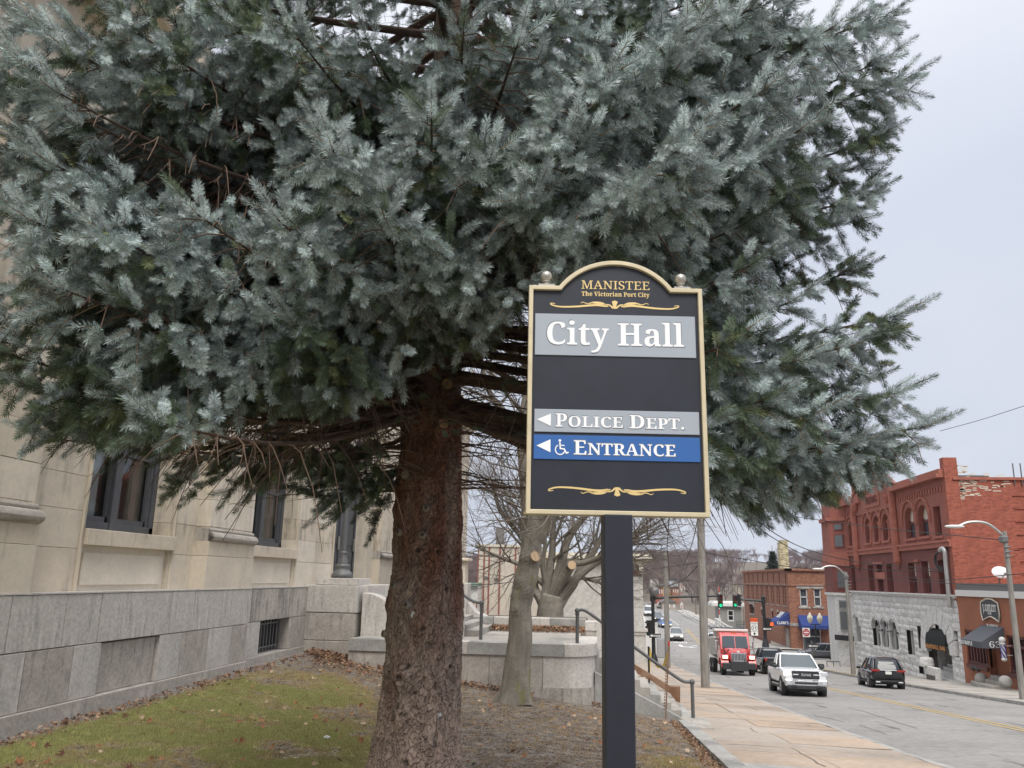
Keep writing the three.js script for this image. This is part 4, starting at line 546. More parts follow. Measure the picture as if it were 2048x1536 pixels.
      // branchlets that hang below the bough and some that stand on it
      for (const [chance, up, l] of [[o.curtain ?? .75, -1, r.r(.16, .42) * Math.min(1, .35 + 1.6 * (1 - t) * t * 2)], [.3, .55, r.r(.1, .22)]]) if (r() < chance) {
        const i0 = up < 0 ? Math.floor(r() * Math.max(1, m - 1)) : 0, b0 = ax[i0], dv = V(r.r(-.35, .35), up, r.r(-.35, .35)).addScaledVector(lat, .35).addScaledVector(tg, .45).normalize(), m2 = 3, a2 = []; for (let i = 0; i <= m2; i++) a2.push(b0.clone().addScaledVector(dv, l * i / m2).addScaledVector(tg, .04 * i * i / 9));
        sec.add(tubeGeo(a2, [.003, .0025, .002, .0016], 3, false)); dress(a2, m2, l, sb && r() < .8, o);
      }
    }
    // leaders at the tip, turned up
    const [p, tg] = at(L * .999); for (let k = 0; k < 3; k++) { const lat = tg.clone().cross(Y1).normalize().multiplyScalar([0, -1, 1][k] * .8), b = at(L - k * .05)[0]; if (clear(b) && (tabUnder || !under(b))) for (let j = 0; j < 2; j++) put(1, b.clone().addScaledVector(tg.clone().addScaledVector(lat, .6).addScaledVector(Y1, .35).normalize(), j * .14), tg.clone().addScaledVector(lat, 1).addScaledVector(Y1, o.tipUp ?? .25).normalize(), r.r(.9, 1.15), r() < blue ? bluish() : greenish()); }
  }
  const limbTo = (y0, tip, o = {}) => {                        // from the trunk at height y0 to a tip, sagging and then rising
    const [ox, oz] = cxz(y0), a = V(ox, y0, oz), d = tip.clone().sub(a), Lh = Math.hypot(d.x, d.z) * .94; d.multiplyScalar(.94); const n = 12, pts = [], rs = [], sag = (o.sag ?? .06) * Lh;
    const sw = r.r(-.12, .12) * Lh, lx = -d.z / Lh, lz = d.x / Lh;
    for (let i = 0; i <= n; i++) { const t = i / n, w = Math.sin(t * PI) * sw * (1 - t); pts.push(V(a.x + d.x * t + lx * w, a.y + d.y * t - sag * Math.sin(PI * Math.pow(t, 1.25)), a.z + d.z * t + lz * w)); rs.push(lerp(.02 + Lh * .0085, .005, Math.pow(t, .8))); }
    grow(pts, rs, o);
  };
  // boughs one can tell apart in the photograph, by where their tips are
  const hero = [
    [2.9, [345, 410, 4.1], { blue: .95 }], [2.8, [125, 440, 4.0], { blue: .95 }], [2.6, [30, 560, 4.0], { blue: .85 }], [2.5, [200, 600, 4.2], { blue: .7 }], [3.4, [640, 270, 3.9], { blue: 1 }], [3.2, [520, 420, 4.1], { blue: .95 }], [3.1, [760, 400, 4.2], { blue: .9 }],
    [3.9, [610, 240, 4.6], { blue: .8 }], [4.0, [860, 210, 4.1], { blue: .9 }], [3.9, [990, 300, 4.4], { blue: .9 }], [3.2, [900, 480, 4.7], { blue: .4 }], [3.3, [1090, 380, 4.3], { blue: .95 }], [3.5, [1200, 270, 4.2], { blue: .95 }], [3.4, [1440, 250, 3.9], { blue: 1 }], [3.1, [1450, 330, 4.3], { blue: .9 }], [3.0, [1250, 430, 4.4], { blue: .8 }],
    [4.2, [1250, 130, 4.1], { blue: .95 }], [4.4, [1440, 20, 4.1], { blue: 1 }], [4.0, [1400, 110, 4.3], { blue: 1 }], [3.8, [1600, 150, 4.6], { blue: 1 }], [4.3, [1740, 30, 4.9], { blue: 1 }], [3.5, [1670, 240, 4.8], { blue: 1 }], [3.6, [1560, 300, 4.7], { blue: .95 }], [3.1, [1650, 340, 5.0], { blue: .85 }], [2.9, [1540, 440, 5.0], { blue: .8 }],
    [4.2, [1880, 150, 5.9], { blue: .7 }], [3.6, [1810, 275, 6.0], { blue: .5 }], [3.4, [1795, 390, 6.1], { blue: .5 }], [3.2, [1770, 330, 6.2], { blue: .5 }], [5.0, [1840, 20, 5.9], { blue: .7 }], [4.0, [1830, 110, 5.6], { blue: .8 }], [3.1, [1700, 450, 6.3], { blue: .3 }],
    [2.5, [1765, 545, 6.8], { blue: .3 }], [2.4, [1870, 630, 6.0], { blue: .8 }], [2.2, [1780, 690, 5.8], { blue: .85 }], [2.1, [1870, 790, 5.9], { blue: .8 }], [2.0, [1930, 860, 5.9], { blue: .8 }], [1.9, [1800, 890, 5.7], { blue: .7 }], [2.3, [1640, 600, 5.3], { blue: .75 }], [2.2, [1660, 720, 5.2], { blue: .7 }], [2.0, [1700, 830, 5.3], { blue: .6 }], [1.9, [1590, 800, 5.0], { blue: .6 }], [1.9, [1720, 980, 6.0], { blue: .4, hang: .25 }], [1.9, [1600, 930, 5.3], { blue: .5, hang: .25 }], [2.4, [1560, 520, 4.9], { blue: .7 }], [1.8, [1490, 960, 5.2], { blue: .3, hang: .35 }], [1.8, [1450, 860, 4.6], { blue: .4, hang: .3 }], [1.8, [1860, 920, 6.1], { blue: .6, hang: .15 }], [2.1, [1520, 680, 4.8], { blue: .5, hang: .2 }], [2.2, [1790, 770, 6.6], { blue: .4 }],
    [2.1, [420, 560, 4.7], { blue: .6 }], [2.0, [300, 700, 4.8], { blue: .4, hang: .2 }], [1.9, [270, 850, 4.0], { blue: .9 }], [1.8, [30, 880, 5.6], { blue: .15 }], [1.9, [120, 760, 4.9], { blue: .35 }], [1.8, [430, 860, 5.6], { blue: .1, wide: .7 }], [2.1, [640, 740, 4.9], { blue: .2, wide: .75, hang: .1 }], [2.3, [800, 560, 4.9], { blue: .35 }], [2.1, [560, 640, 4.6], { blue: .3 }], [1.8, [-80, 700, 4.8], { blue: .4 }],
    [4.4, [-120, 130, 4.2], { blue: .9 }], [3.8, [-40, 250, 4.4], { blue: .9 }], [4.0, [110, 90, 4.6], { blue: .8 }], [3.3, [-90, 360, 4.5], { blue: .8 }], [3.4, [90, 300, 4.9], { blue: .6 }], [3.0, [70, 470, 4.7], { blue: .6 }], [2.5, [-130, 560, 4.6], { blue: .7 }], [5, [-60, -10, 4.3], { blue: .9 }], [5, [330, -10, 4.6], { blue: .8 }], [2.2, [60, 680, 4.6], { blue: .6 }], [2, [200, 780, 4.5], { blue: .4 }],
    [3.9, [20, 150, 3.9], { blue: .9 }], [3.0, [-30, 420, 4.0], { blue: .9 }], [3.4, [10, 300, 4.0], { blue: .9 }], [2.6, [30, 520, 4.3], { blue: .8 }], [4.2, [-60, 80, 4.0], { blue: .9 }], [2.2, [40, 640, 4.6], { blue: .7 }], [2.0, [20, 790, 4.8], { blue: .4 }], [4.9, [1560, -10, 4.6], { blue: .9 }], [4.6, [1500, 40, 4.8], { blue: .9 }], [5, [1650, -20, 4.9], { blue: .9 }], [4.4, [1620, 60, 5.1], { blue: .8 }],
    [4.6, [40, 60, 4.0], { blue: .9 }], [4.1, [60, 200, 4.1], { blue: .95 }], [3.6, [40, 330, 4.3], { blue: .7 }], [3.9, [260, 120, 4.6], { blue: .6 }], [4.8, [180, 20, 4.2], { blue: .8 }], [4.6, [430, 30, 4.6], { blue: .7 }], [3.6, [330, 320, 4.8], { blue: .4 }], [4.4, [560, 40, 4.4], { blue: .8 }], [4.6, [720, 60, 4.8], { blue: .6 }], [4.7, [930, 30, 4.3], { blue: .9 }], [4.5, [1050, 60, 4.4], { blue: .9 }], [3.0, [-60, 420, 4.2], { blue: .8 }], [3.4, [-120, 280, 4.6], { blue: .8 }], [5.2, [1150, -20, 4.5], { blue: .9 }], [2.9, [180, 350, 4.7], { blue: .5 }], [2.7, [430, 470, 4.9], { blue: .45 }],
  ];
  for (const [y, tip, o] of hero) { const w = W(...tip), Lh = Math.hypot(w.x, w.z); limbTo(Math.max(1.55 - gy, lerp(y - gy, w.y + .1 * Lh, .7)), w, { bare: .4, gap: .07, ...o }); }
  // the rest of the crown, whorl by whorl
  let az = .4;
  for (let y = 2.2; y < 12.6; y += y < 6 ? .42 : .5) {
    const R = tab([[1.6, 3.7], [3, 4.0], [5, 4.0], [7, 3.5], [9, 2.7], [12.6, .5]], y), k = y < 6 ? 7 : 6;
    for (let i = 0; i < k; i++) { const a = (az += 2 * PI / k + r.r(-.3, .3)), toCam = Math.sin(a), L = R * r.r(.8, 1.08) * (y < 5 && toCam > .2 ? .56 : 1) * (Math.cos(a) > .3 ? (y > 2.3 && y < 3.4 ? .6 : .84) : 1); limbTo(y - gy, V(Math.cos(a) * L, y - gy - .12 * L + (y > 6 ? .3 : 0) + r.r(-.15, .2), Math.sin(a) * L), { bare: y < 6.2 ? .42 : .3, blue: toCam < -.3 ? .3 : toCam > .2 && y < 5 ? .12 : .5, curtain: y > 6.2 ? .3 : .7, gap: y > 6.2 ? .14 : toCam < -.35 ? .13 : .085, hang: y < 2.8 ? .2 : 0 }); }  // inner camera-side whorls: older greener needles, also coloured darker as painted shade behind hollows
    az += .37;
  }
  for (let y = 1.6; y < 2.3; y += .22) for (let i = 0; i < 5; i++) { const a = r.r(PI * .98, PI * 1.5), L = r.r(2.2, 3.6); limbTo(y - gy, V(Math.cos(a) * L, y - gy - .25 - r.r(0, .3), Math.sin(a) * L), { bare: .5, blue: .1, wide: .8 }); }
  limbs.forEach(([p, rs]) => meshOf('limb', tubeGeo(p, rs, 7, true), M.limbBark, T));
  // thin dark low boughs in front of the hall, and bare dead sticks
  const low = (y0, tip, o) => { const k = limbs.length; limbTo(y0 - gy, W(...tip), { bare: .25, wide: .35, gap: .1, blue: .05, droop: .5, ...o }); const [p, rs] = limbs[k]; meshOf('limb', tubeGeo(p, rs.map((x) => x * .45), 6, true), M.limbBark, T); };
  const strict = tabUnder; tabUnder = true;
  low(.95, [612, 995, 7.0], {}); low(1.0, [640, 935, 7.2], {}); low(1.3, [430, 905, 6.4], {}); low(1.25, [540, 900, 6.9], {}); low(1.2, [180, 880, 6.0], { wide: .5 });
  tabUnder = strict;
  for (let i = 0; i < 190; i++) { const y = r.r(.7, 2.9) - gy, a = r.r(0, 2 * PI), L = r.r(.4, 1.6), [ox, oz] = cxz(y), p = V(ox + Math.cos(a) * .25, y, oz + Math.sin(a) * .25), dv = V(Math.cos(a + r.r(-.3, .3)), r.r(-.15, .15), Math.sin(a + r.r(-.3, .3))), pts = [0, .35, .7, 1].map((t) => p.clone().addScaledVector(dv, L * t).add(V(r.r(-.03, .03), -.08 * t * t * L, r.r(-.03, .03)))); dead.add(tubeGeo(pts, [.009, .006, .004, .0015], 4, false)); for (let k = 0; k < 7; k++) { const t = r.r(.25, 1), b = p.clone().addScaledVector(dv, L * t), e = b.clone().add(V(r.r(-.22, .22), r.r(-.18, .08), r.r(-.22, .22))); dead.add(tubeGeo([b, e], [.0028, .001], 3, false)); } }
  stuff(sec.build('branchlets', M.twig, T)); stuff(dead.build('dead_twigs', M.twig, T));
  const needleMat = new THREE.MeshStandardMaterial({ color: 0xffffff, vertexColors: true, roughness: .62, side: THREE.DoubleSide });
  const o = new THREE.Object3D(), c = new THREE.Color(), qq = new THREE.Quaternion(), q2 = new THREE.Quaternion();
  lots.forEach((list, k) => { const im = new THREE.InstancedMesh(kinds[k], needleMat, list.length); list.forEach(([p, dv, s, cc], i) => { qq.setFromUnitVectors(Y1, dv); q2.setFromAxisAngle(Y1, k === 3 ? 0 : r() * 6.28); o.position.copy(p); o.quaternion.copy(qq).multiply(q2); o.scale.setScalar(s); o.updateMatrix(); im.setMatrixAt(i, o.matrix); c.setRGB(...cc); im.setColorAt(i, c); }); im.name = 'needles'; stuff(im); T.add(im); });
  console.log('shoots', lots.map((l) => l.length).join(' '), 'limbs', limbs.length);
}

// ---------------------------------------------------------------- the town sign
{
  const zL = 3.28, zR = 3.2, TL = atD(1063, 587.5, zL), TR = atD(1407, 576, zR), BL = atD(1054.6, 1028, zL), BR = atD(1415.6, 1035, zR);
  const xl = (TL.x + BL.x) / 2, xr = (TR.x + BR.x) / 2, y0 = (BL.y + BR.y) / 2, y1 = (TL.y + TR.y) / 2, W = Math.hypot(xr - xl, zL - zR), Hh = y1 - y0, yaw = Math.atan2(zR - zL, xr - xl);
  const gy = lawnY((xl + xr) / 2, 3.24), t = thing('town_sign', 'black town sign with arched top, gold border and City Hall lettering on a square post', 'sign', V((xl + xr) / 2, gy, -(zL + zR) / 2), -yaw);
  const b0 = y0 - gy, b1 = y1 - gy, hw = W / 2, th = .085;
  // outline with the arch: shoulders, then a segmental head
  const archY = atD(1238, 530, (zL + zR) / 2).y - gy, aw = hw * .655, rise = archY - b1, Ra = (aw * aw + rise * rise) / (2 * rise), cyA = archY - Ra, outline = (o) => { const s = new THREE.Shape(), yb = b1 - o, R2 = Ra - o, A = Math.asin(Math.min(1, (yb - cyA) / R2)); s.moveTo(-hw + o, b0 + o); s.lineTo(hw - o, b0 + o); s.lineTo(hw - o, yb); s.lineTo(Math.cos(A) * R2, yb); s.absarc(0, cyA, R2, A, PI - A, false); s.lineTo(-hw + o, yb); s.closePath(); return s; };
  const gold = textured((i) => { const v = .9 + .16 * (F.b[i] - .5); return [.68 * v, .59 * v, .40 * v]; }, .4, .45, undefined, 0, { metalness: .1 }), navy = textured((i) => { const v = .021 + .006 * (F.b[i] - .5) + .003 * (F.g[i] - .5); return [v * .86, v * 1.0, v * 1.5]; }, .6, .42), gilt = std([.80, .60, .27], .38, { metalness: .25 }), whiteV = std([.9, .9, .91], .4), edge = std([.16, .18, .2], .5);
  const fr = outline(0); fr.holes.push(outline(.0135 * W / .72)); one((b) => b.ext(fr, th, V(0, 0, -th / 2), 0, .002, 0, 0, 40)).build('frame', gold, t);
  one((b) => b.ext(outline(.012), .06, V(0, 0, -.033), 0, 0, 0, 0, 40)).build('board', navy, t);
  const zf = .0285, inn = .0135 * W / .72, px = (x, y) => { const p = atD(x, y, (zL + zR) / 2); const u = (x - 0) ; return p; };
  // heights of things on the face, by the share of the board's height; widths in shares of its width
  const Y = (f) => b0 + f * Hh, row = (py, side = 0) => { const a = 583, c = 1031.5; return Y((c - py) / (c - a)); }, X = (px2, py) => { const f = (py - 588) / 440, a = lerp(1063, 1054.6, f), c = lerp(1407, 1415.6, f); return -hw + W * (px2 - a) / (c - a); };
  const bg = std([.36, .40, .45], .45), blue = std([.03, .125, .38], .45), panel = (name, xa, ya, xb, yb, m) => one((b) => b.bb(X(xa, ya), row(ya), zf - .004, X(xb, ya), row(yb), zf + .004, .0012)).build(name, m, t);
  const lift = -.0015; // the rows are read at the middle of the board, where it is level
  const pc = panel('name_panel', 1074, 639, 1394, 724, bg), pp = panel('police_panel', 1071.5, 832, 1399, 876.5, bg), pe = panel('entrance_panel', 1070, 882, 1400, 929, blue); lift;
  const zt = zf + .0042;
  const write = (str, font, pxA, pxB, base, cap, m, parent, name, z = zt) => { const w = X(pxB, base) - X(pxA, base), g = textGeo(str, 1, font, .0016, w); g.computeBoundingBox(); const hCap = (row(base - cap) - row(base)), h0 = .992; g.scale(1, hCap / h0, 1); g.translate((X(pxA, base) + X(pxB, base)) / 2, row(base), z); return meshOf(name, g, m, parent); };
  const outl = (str, font, pxA, pxB, base, cap, parent) => { const g = write(str, font, pxA - 1.6, pxB + 1.6, base + 1.4, cap + 3, edge, parent, 'letter_edge', zt - .0012); return g; };
  outl('City Hall', fontSB, 1097, 1371, 702, 46, pc); write('City Hall', fontSB, 1097, 1371, 702, 46, whiteV, pc, 'lettering');
  const small = (a, rest, pxA, pxM, pxB, base, capBig, capSmall, parent) => { outl(a, fontSB, pxA, pxM - 2, base, capBig, parent); outl(rest, fontSB, pxM + 1, pxB, base, capSmall, parent); write(a, fontSB, pxA, pxM - 2, base, capBig, whiteV, parent, 'lettering'); write(rest, fontSB, pxM + 1, pxB, base, capSmall, whiteV, parent, 'lettering'); };
  small('P', 'OLICE', 1113, 1138, 1247, 866, 26, 21, pp); small('D', 'EPT.', 1260, 1292, 1369, 866.5, 26, 21, pp); small('E', 'NTRANCE', 1149, 1176, 1351, 919, 27, 22, pe);
  const arrow = (xa, ya, xb, yb, parent) => { const g = new THREE.ExtrudeGeometry(poly([X(xa, ya), row((ya + yb) / 2)], [X(xb, ya), row(yb)], [X(xb, ya), row(ya)]), { depth: .0016, bevelEnabled: false }); g.translate(0, 0, zt); meshOf('arrow', g, whiteV, parent); };
  arrow(1076.5, 841, 1104, 865, pp); arrow(1075.5, 891, 1103, 916, pe);
  { // wheelchair user emblem
    const S = (X(1139, 905) - X(1113, 905)) / 26, ox = X(1113, 905), g = [], P = (x, y) => V(ox + (x - 1113) * S, row(y), 0), st = (pts, w) => { for (let i = 0; i + 1 < pts.length; i++) { const a = P(...pts[i]), c = P(...pts[i + 1]), L = a.distanceTo(c), bx = boxGeo(L + w * S * .6, w * S, .0016); xf(bx, a.clone().add(c).multiplyScalar(.5).setZ(zt + .0008 + i * .00002), 0, 0, Math.atan2(c.y - a.y, c.x - a.x)); g.push(bx); } };
    const hd = new THREE.CylinderGeometry(2.7 * S, 2.7 * S, .0017, 16).toNonIndexed(); hd.rotateX(PI / 2); hd.translate(P(1121.5, 893).x, P(1121.5, 893).y, zt + .001); g.push(hd); st([[1121.5, 897], [1122.5, 908.5], [1130, 909], [1134.5, 917], [1138, 915.5]], 2.8); st([[1122, 902], [1130, 902.5]], 2.2);
    const ring = []; for (let i = 0; i <= 22; i++) { const a = lerp(-.35, -4.2, i / 22); ring.push([1122 + Math.cos(a) * 9.3, 910.5 - Math.sin(a) * 9.3]); } st(ring, 2.1);
    meshOf('wheelchair_emblem', mergeGeometries(g.map((x) => { x = x.index ? x.toNonIndexed() : x; x.deleteAttribute('uv'); return x; })), whiteV, pe);
  }
  const z1 = zf - .0015; write('MANISTEE', fontS, 1167, 1304, 584.5, 17.5, gilt, t, 'lettering', z1); write('The Victorian Port City', fontSB, 1167, 1304, 599.5, 9, gilt, t, 'lettering', z1);
  // scrolls
  const scroll = (cy, flip, xa, xb, name) => { const cxp = (xa + xb) / 2, hwp = (xb - xa) / 2, b = new MB(), f = flip ? -1 : 1; const Q = (u, v) => [X(cxp + u * hwp, cy), row(cy - f * v)]; for (const s of [-1, 1]) { const leaf = (pts, wid) => { const c = new THREE.SplineCurve(pts.map(([u, v]) => new THREE.Vector2(...Q(u * s, v)))).getPoints(26), a = [], e = []; c.forEach((p, i) => { const n = c[Math.min(i + 1, 26)].clone().sub(c[Math.max(0, i - 1)]).normalize(), w = wid(i / 26) * .5 * W / 350; a.push([p.x - n.y * w, p.y + n.x * w]); e.push([p.x + n.y * w, p.y - n.x * w]); }); b.ext(poly(...a, ...e.reverse()), .0018, V(0, 0, z1)); };
      leaf([[.13, -2], [.3, -.5], [.6, -4.5], [.85, -5.5], [.98, -2], [1, 1], [.97, 1.5], [.93, .6]], (t) => lerp(5.2, 1.1, Math.pow(t, .8))); leaf([[.1, -3.5], [.2, 3], [.32, 4.5], [.4, 3.2]], (t) => 4.6 * Math.sin(PI * Math.min(1, t * .9 + .1)) + .6); leaf([[.34, 4], [.42, 2], [.5, 5], [.53, 2.5]], (t) => lerp(2.2, .9, t)); leaf([[.02, -6.5], [.07, -1], [.11, 1], [.16, .5]], (t) => lerp(4, 1.2, t)); }
    const fan = new THREE.SplineCurve([[-.045, 7], [0, 9.5], [.045, 7], [.03, 1], [.015, -7], [-.015, -7], [-.03, 1], [-.045, 7]].map(([u, v]) => new THREE.Vector2(...Q(u, v)))).getPoints(40); b.ext(poly(...fan.map((p) => [p.x, p.y])), .002, V(0, 0, z1)); b.build(name, gilt, t); };
  scroll(618, false, 1105, 1362, 'scroll'); scroll(987, true, 1099, 1370, 'scroll');
  for (const [px2, py] of [[1097, 563], [1370, 552.5]]) { const fx = X(px2, 588), silver = std([.42, .40, .36], .35, { metalness: .55 }), f = one((b) => { b.lathe([[0, .0], [.019, 0], [.019, .008], [.01, .011], [.0095, .018], [.016, .021], [.0165, .024], [.0095, .028]], 20, V(fx, b1 + .012, 0)); b.add(xf(new THREE.SphereGeometry(.0235, 24, 18), V(fx, b1 + .058, 0))); }).build('ball_finial', silver, t); one((b) => b.box(fx, b1 + .007, 0, .07, .012, .07, .002)).build('finial_base', silver, f); }
  const pw = (1261 - 1206) / FOCAL * 3.24; const pxc = X(1234.5, 1031); one((b) => b.box(pxc, (b0 + .002) / 2 - .15, 0, pw, b0 + .3, pw, .004)).build('post', navy, t);
  // undersides: a pair of bolts
  one((b) => { for (const u of [.1, .18]) b.bar(V(pxc + u, b0 - .006, .01), V(pxc + u, b0 + .01, .01), .006, .006, 8); }).build('bolt', metal([.5, .5, .5]), t);
}
// ---------------------------------------------------------------- bare maples
M.maple = textured((i) => { const l = sstep(.52, .8, F.b[i] * .5 + F.d[i] * .5), v = .19 + .1 * (F.s[i] - .5) + .05 * (F.g[i] - .5) + .05 * l; return [v * 1.08, v * .97, v * .8]; }, 1.1, .92, (i) => F.s[i] * .6 + F.c[i] * .4, .015);
M.cutFresh = textured((i) => { const v = .5 + .22 * (F.b[i] - .5) + .15 * (F.s[i] - .5); return [v * 1.1, v * .78, v * .48]; }, .3, .8);
M.mapleTwig = std([.17, .145, .12], .9);
function branch(r, b, twigs, p, dir, len, rad0, depth, o) {     // a limb that forks: thick wood into b, thin wood into twigs
  const n = depth > 2 ? 7 : 4, pts = [p.clone()], rs = [rad0], d = dir.clone(); let q = p.clone();
  for (let i = 1; i <= n; i++) { d.add(V(r.r(-1, 1), r.r(-1, 1) + o.up, r.r(-1, 1)).multiplyScalar(.13)).normalize(); q = q.clone().addScaledVector(d, len / n); pts.push(q); rs.push(lerp(rad0, rad0 * .55, i / n)); }
  (rad0 > .018 ? b : twigs).add(tubeGeo(pts, rs, rad0 > .05 ? 10 : rad0 > .012 ? 5 : 3, false));
  if (depth <= 0) return;
  const kids = depth > 2 ? 3 : depth > 1 ? 4 : 5;
  for (let k = 0; k < kids; k++) { const i = k === 0 ? n : Math.max(1, Math.round(r.r(.3, 1) * n)), base = pts[i], dd = d.clone().add(V(r.r(-1, 1), r.r(-.8, .8) + o.up, r.r(-1, 1)).multiplyScalar(k === 0 ? .35 : .95)).normalize(); branch(r, b, twigs, base, dd, len * r.r(.55, .82), rs[i] * (k === 0 ? .9 : r.r(.45, .7)), depth - 1, o); }
}
{
  const D = 18, q = (x, y) => atD(x, y, D), base = q(1024, 1402), t = thing('maple_tree', 'bare grey maple with knotted trunk and fresh cut branch faces standing before the terrace', 'tree', V(base.x, base.y, -D)), r = RNG(501), N = new ImprovedNoise();
  const axis = [[1024, 1406], [1031, 1370], [1035, 1320], [1040, 1270], [1041, 1215], [1051, 1160], [1061, 1110], [1062, 1060], [1058, 1000], [1050, 930], [1048, 860], [1056, 790], [1068, 720], [1090, 600], [1100, 450]].map(([x, y]) => q(x, y).sub(t.position)), wid = [64, 55, 50, 46, 43, 47, 42, 37, 32, 28, 25, 22, 19, 15, 11].map((w) => w / 2 / FOCAL * D);
  const c = new THREE.CatmullRomCurve3(axis), nY = 200, nA = 40, P = [], U = [], I = [], C = [];
  const lumps = [[1060, 1112], [1047, 1117], [1040, 1165], [1037, 1218], [1022, 1190], [1058, 1185]].map(([x, y]) => q(x, y).sub(t.position));
  for (let j = 0; j <= nY; j++) { const f = j / nY * (axis.length - 1), i0 = Math.min(axis.length - 2, Math.floor(f)), p = c.getPoint(j / nY), R0 = lerp(wid[i0], wid[i0 + 1], f - i0); for (let i = 0; i <= nA; i++) { const a = i / nA * 2 * PI, X = Math.cos(a), Z = Math.sin(a); let R = R0 * (1 + .07 * N.noise(X * 1.5, p.y * 1.5, Z * 1.5) + .05 * N.noise(X * 3, p.y * 4, Z * 3)); const fl = clamp(.4 - p.y) / .4; R += fl * fl * .035 * (1 + Math.sin(a * 4 + 1)); const s = V(p.x + X * R, p.y, p.z + Z * R); for (const l of lumps) { const e = Math.hypot(s.x - l.x, s.y - l.y); if (Z > 0) R += .05 * Z * Math.exp(-((e / .13) ** 2)) * (1 + .5 * Math.sin(e * 90)); } P.push(p.x + X * R, p.y, p.z + Z * R); U.push(i / nA * 1.2, p.y); const moss = sstep(.1, .4, N.noise(X * 2 + 4, p.y * 2.3, Z * 2) + .35 * sstep(.9, .1, p.y) * (X > .1 ? 1 : .2) - .22) * .7; C.push(lerp(1, 1.0, moss), lerp(1, 1.02, moss), lerp(1, .42, moss)); } }
  for (let j = 0; j < nY; j++) for (let i = 0; i < nA; i++) { const a = j * (nA + 1) + i, b = a + nA + 1; I.push(a, b, a + 1, b, b + 1, a + 1); }
  const g = new THREE.BufferGeometry(); g.setAttribute('position', new THREE.Float32BufferAttribute(P, 3)); g.setAttribute('uv', new THREE.Float32BufferAttribute(U, 2)); g.setAttribute('color', new THREE.Float32BufferAttribute(C, 3)); g.setIndex(I); g.computeVertexNormals();
  const mb = M.maple.clone(); mb.vertexColors = true; const trunk = meshOf('trunk', g, mb, t);
  const L = (x, y, dd = 0) => atD(x, y, D - dd).sub(t.position);
  const cutFace = (x, y, rr, n) => { const p = L(x, y, .3), m = n.clone().normalize(); one((b) => b.bar(p.clone().addScaledVector(m, -.22), p, rr * 1.1, rr * 1.03, 18)).build('branch_stub', M.maple, trunk); const f = new THREE.CylinderGeometry(rr * .95, rr * .95, .008, 24); f.applyQuaternion(new THREE.Quaternion().setFromUnitVectors(Y1, m)); f.translate(p.x, p.y, p.z); meshOf('cut_face', f, M.cutFresh ?? textured((i) => { const v = .5 + .22 * (F.b[i] - .5) + .15 * (F.s[i] - .5); return [v * 1.1, v * .78, v * .48]; }, .3, .8), trunk); };
  cutFace(1071, 1112, .12, V(.5, .3, .85)); cutFace(1050, 1025.5, .035, V(-.3, .1, .9));
  const tw = new MB();
  const limb = (pts, w) => { const p = pts.map((v) => L(...v)), cc = curve(p, 24); meshOf('limb', tubeGeo(cc, cc.map((_, i) => lerp(w[0], w[1], i / 24)), 10), M.maple, t); return cc; };
  const L1 = limb([[1050, 880], [1030, 850], [1005, 820], [985, 795], [970, 760], [960, 700]], [.11, .04]), L2 = limb([[1062, 1092], [1082, 1070], [1100, 1040], [1125, 1005], [1150, 960], [1200, 850]], [.16, .08]), L3 = limb([[1066, 1075], [1078, 1050], [1086, 1030], [1088, 1005], [1100, 940], [1120, 860]], [.1, .05]);
  const more = new MB();
  for (const cc of [L1, L2, L3]) for (let k = 0; k < 9; k++) branch(r, more, tw, cc[Math.floor(r.r(8, 24))], V(r.r(-1, 1), r.r(-.1, .8), r.r(-.7, .7)).normalize(), r.r(.8, 1.8), .03, 2, { up: .1 });
  for (let k = 0; k < 26; k++) { const p = c.getPoint(r.r(.5, 1)); branch(r, more, tw, p, V(r.r(-1, 1), r.r(-.1, .7), r.r(-.8, .8)).normalize(), r.r(1, 2.4), r.r(.02, .05), 3, { up: .1 }); }
  stuff(more.build('small_limbs', M.maple, t)); stuff(tw.build('twigs', M.mapleTwig, t));
}
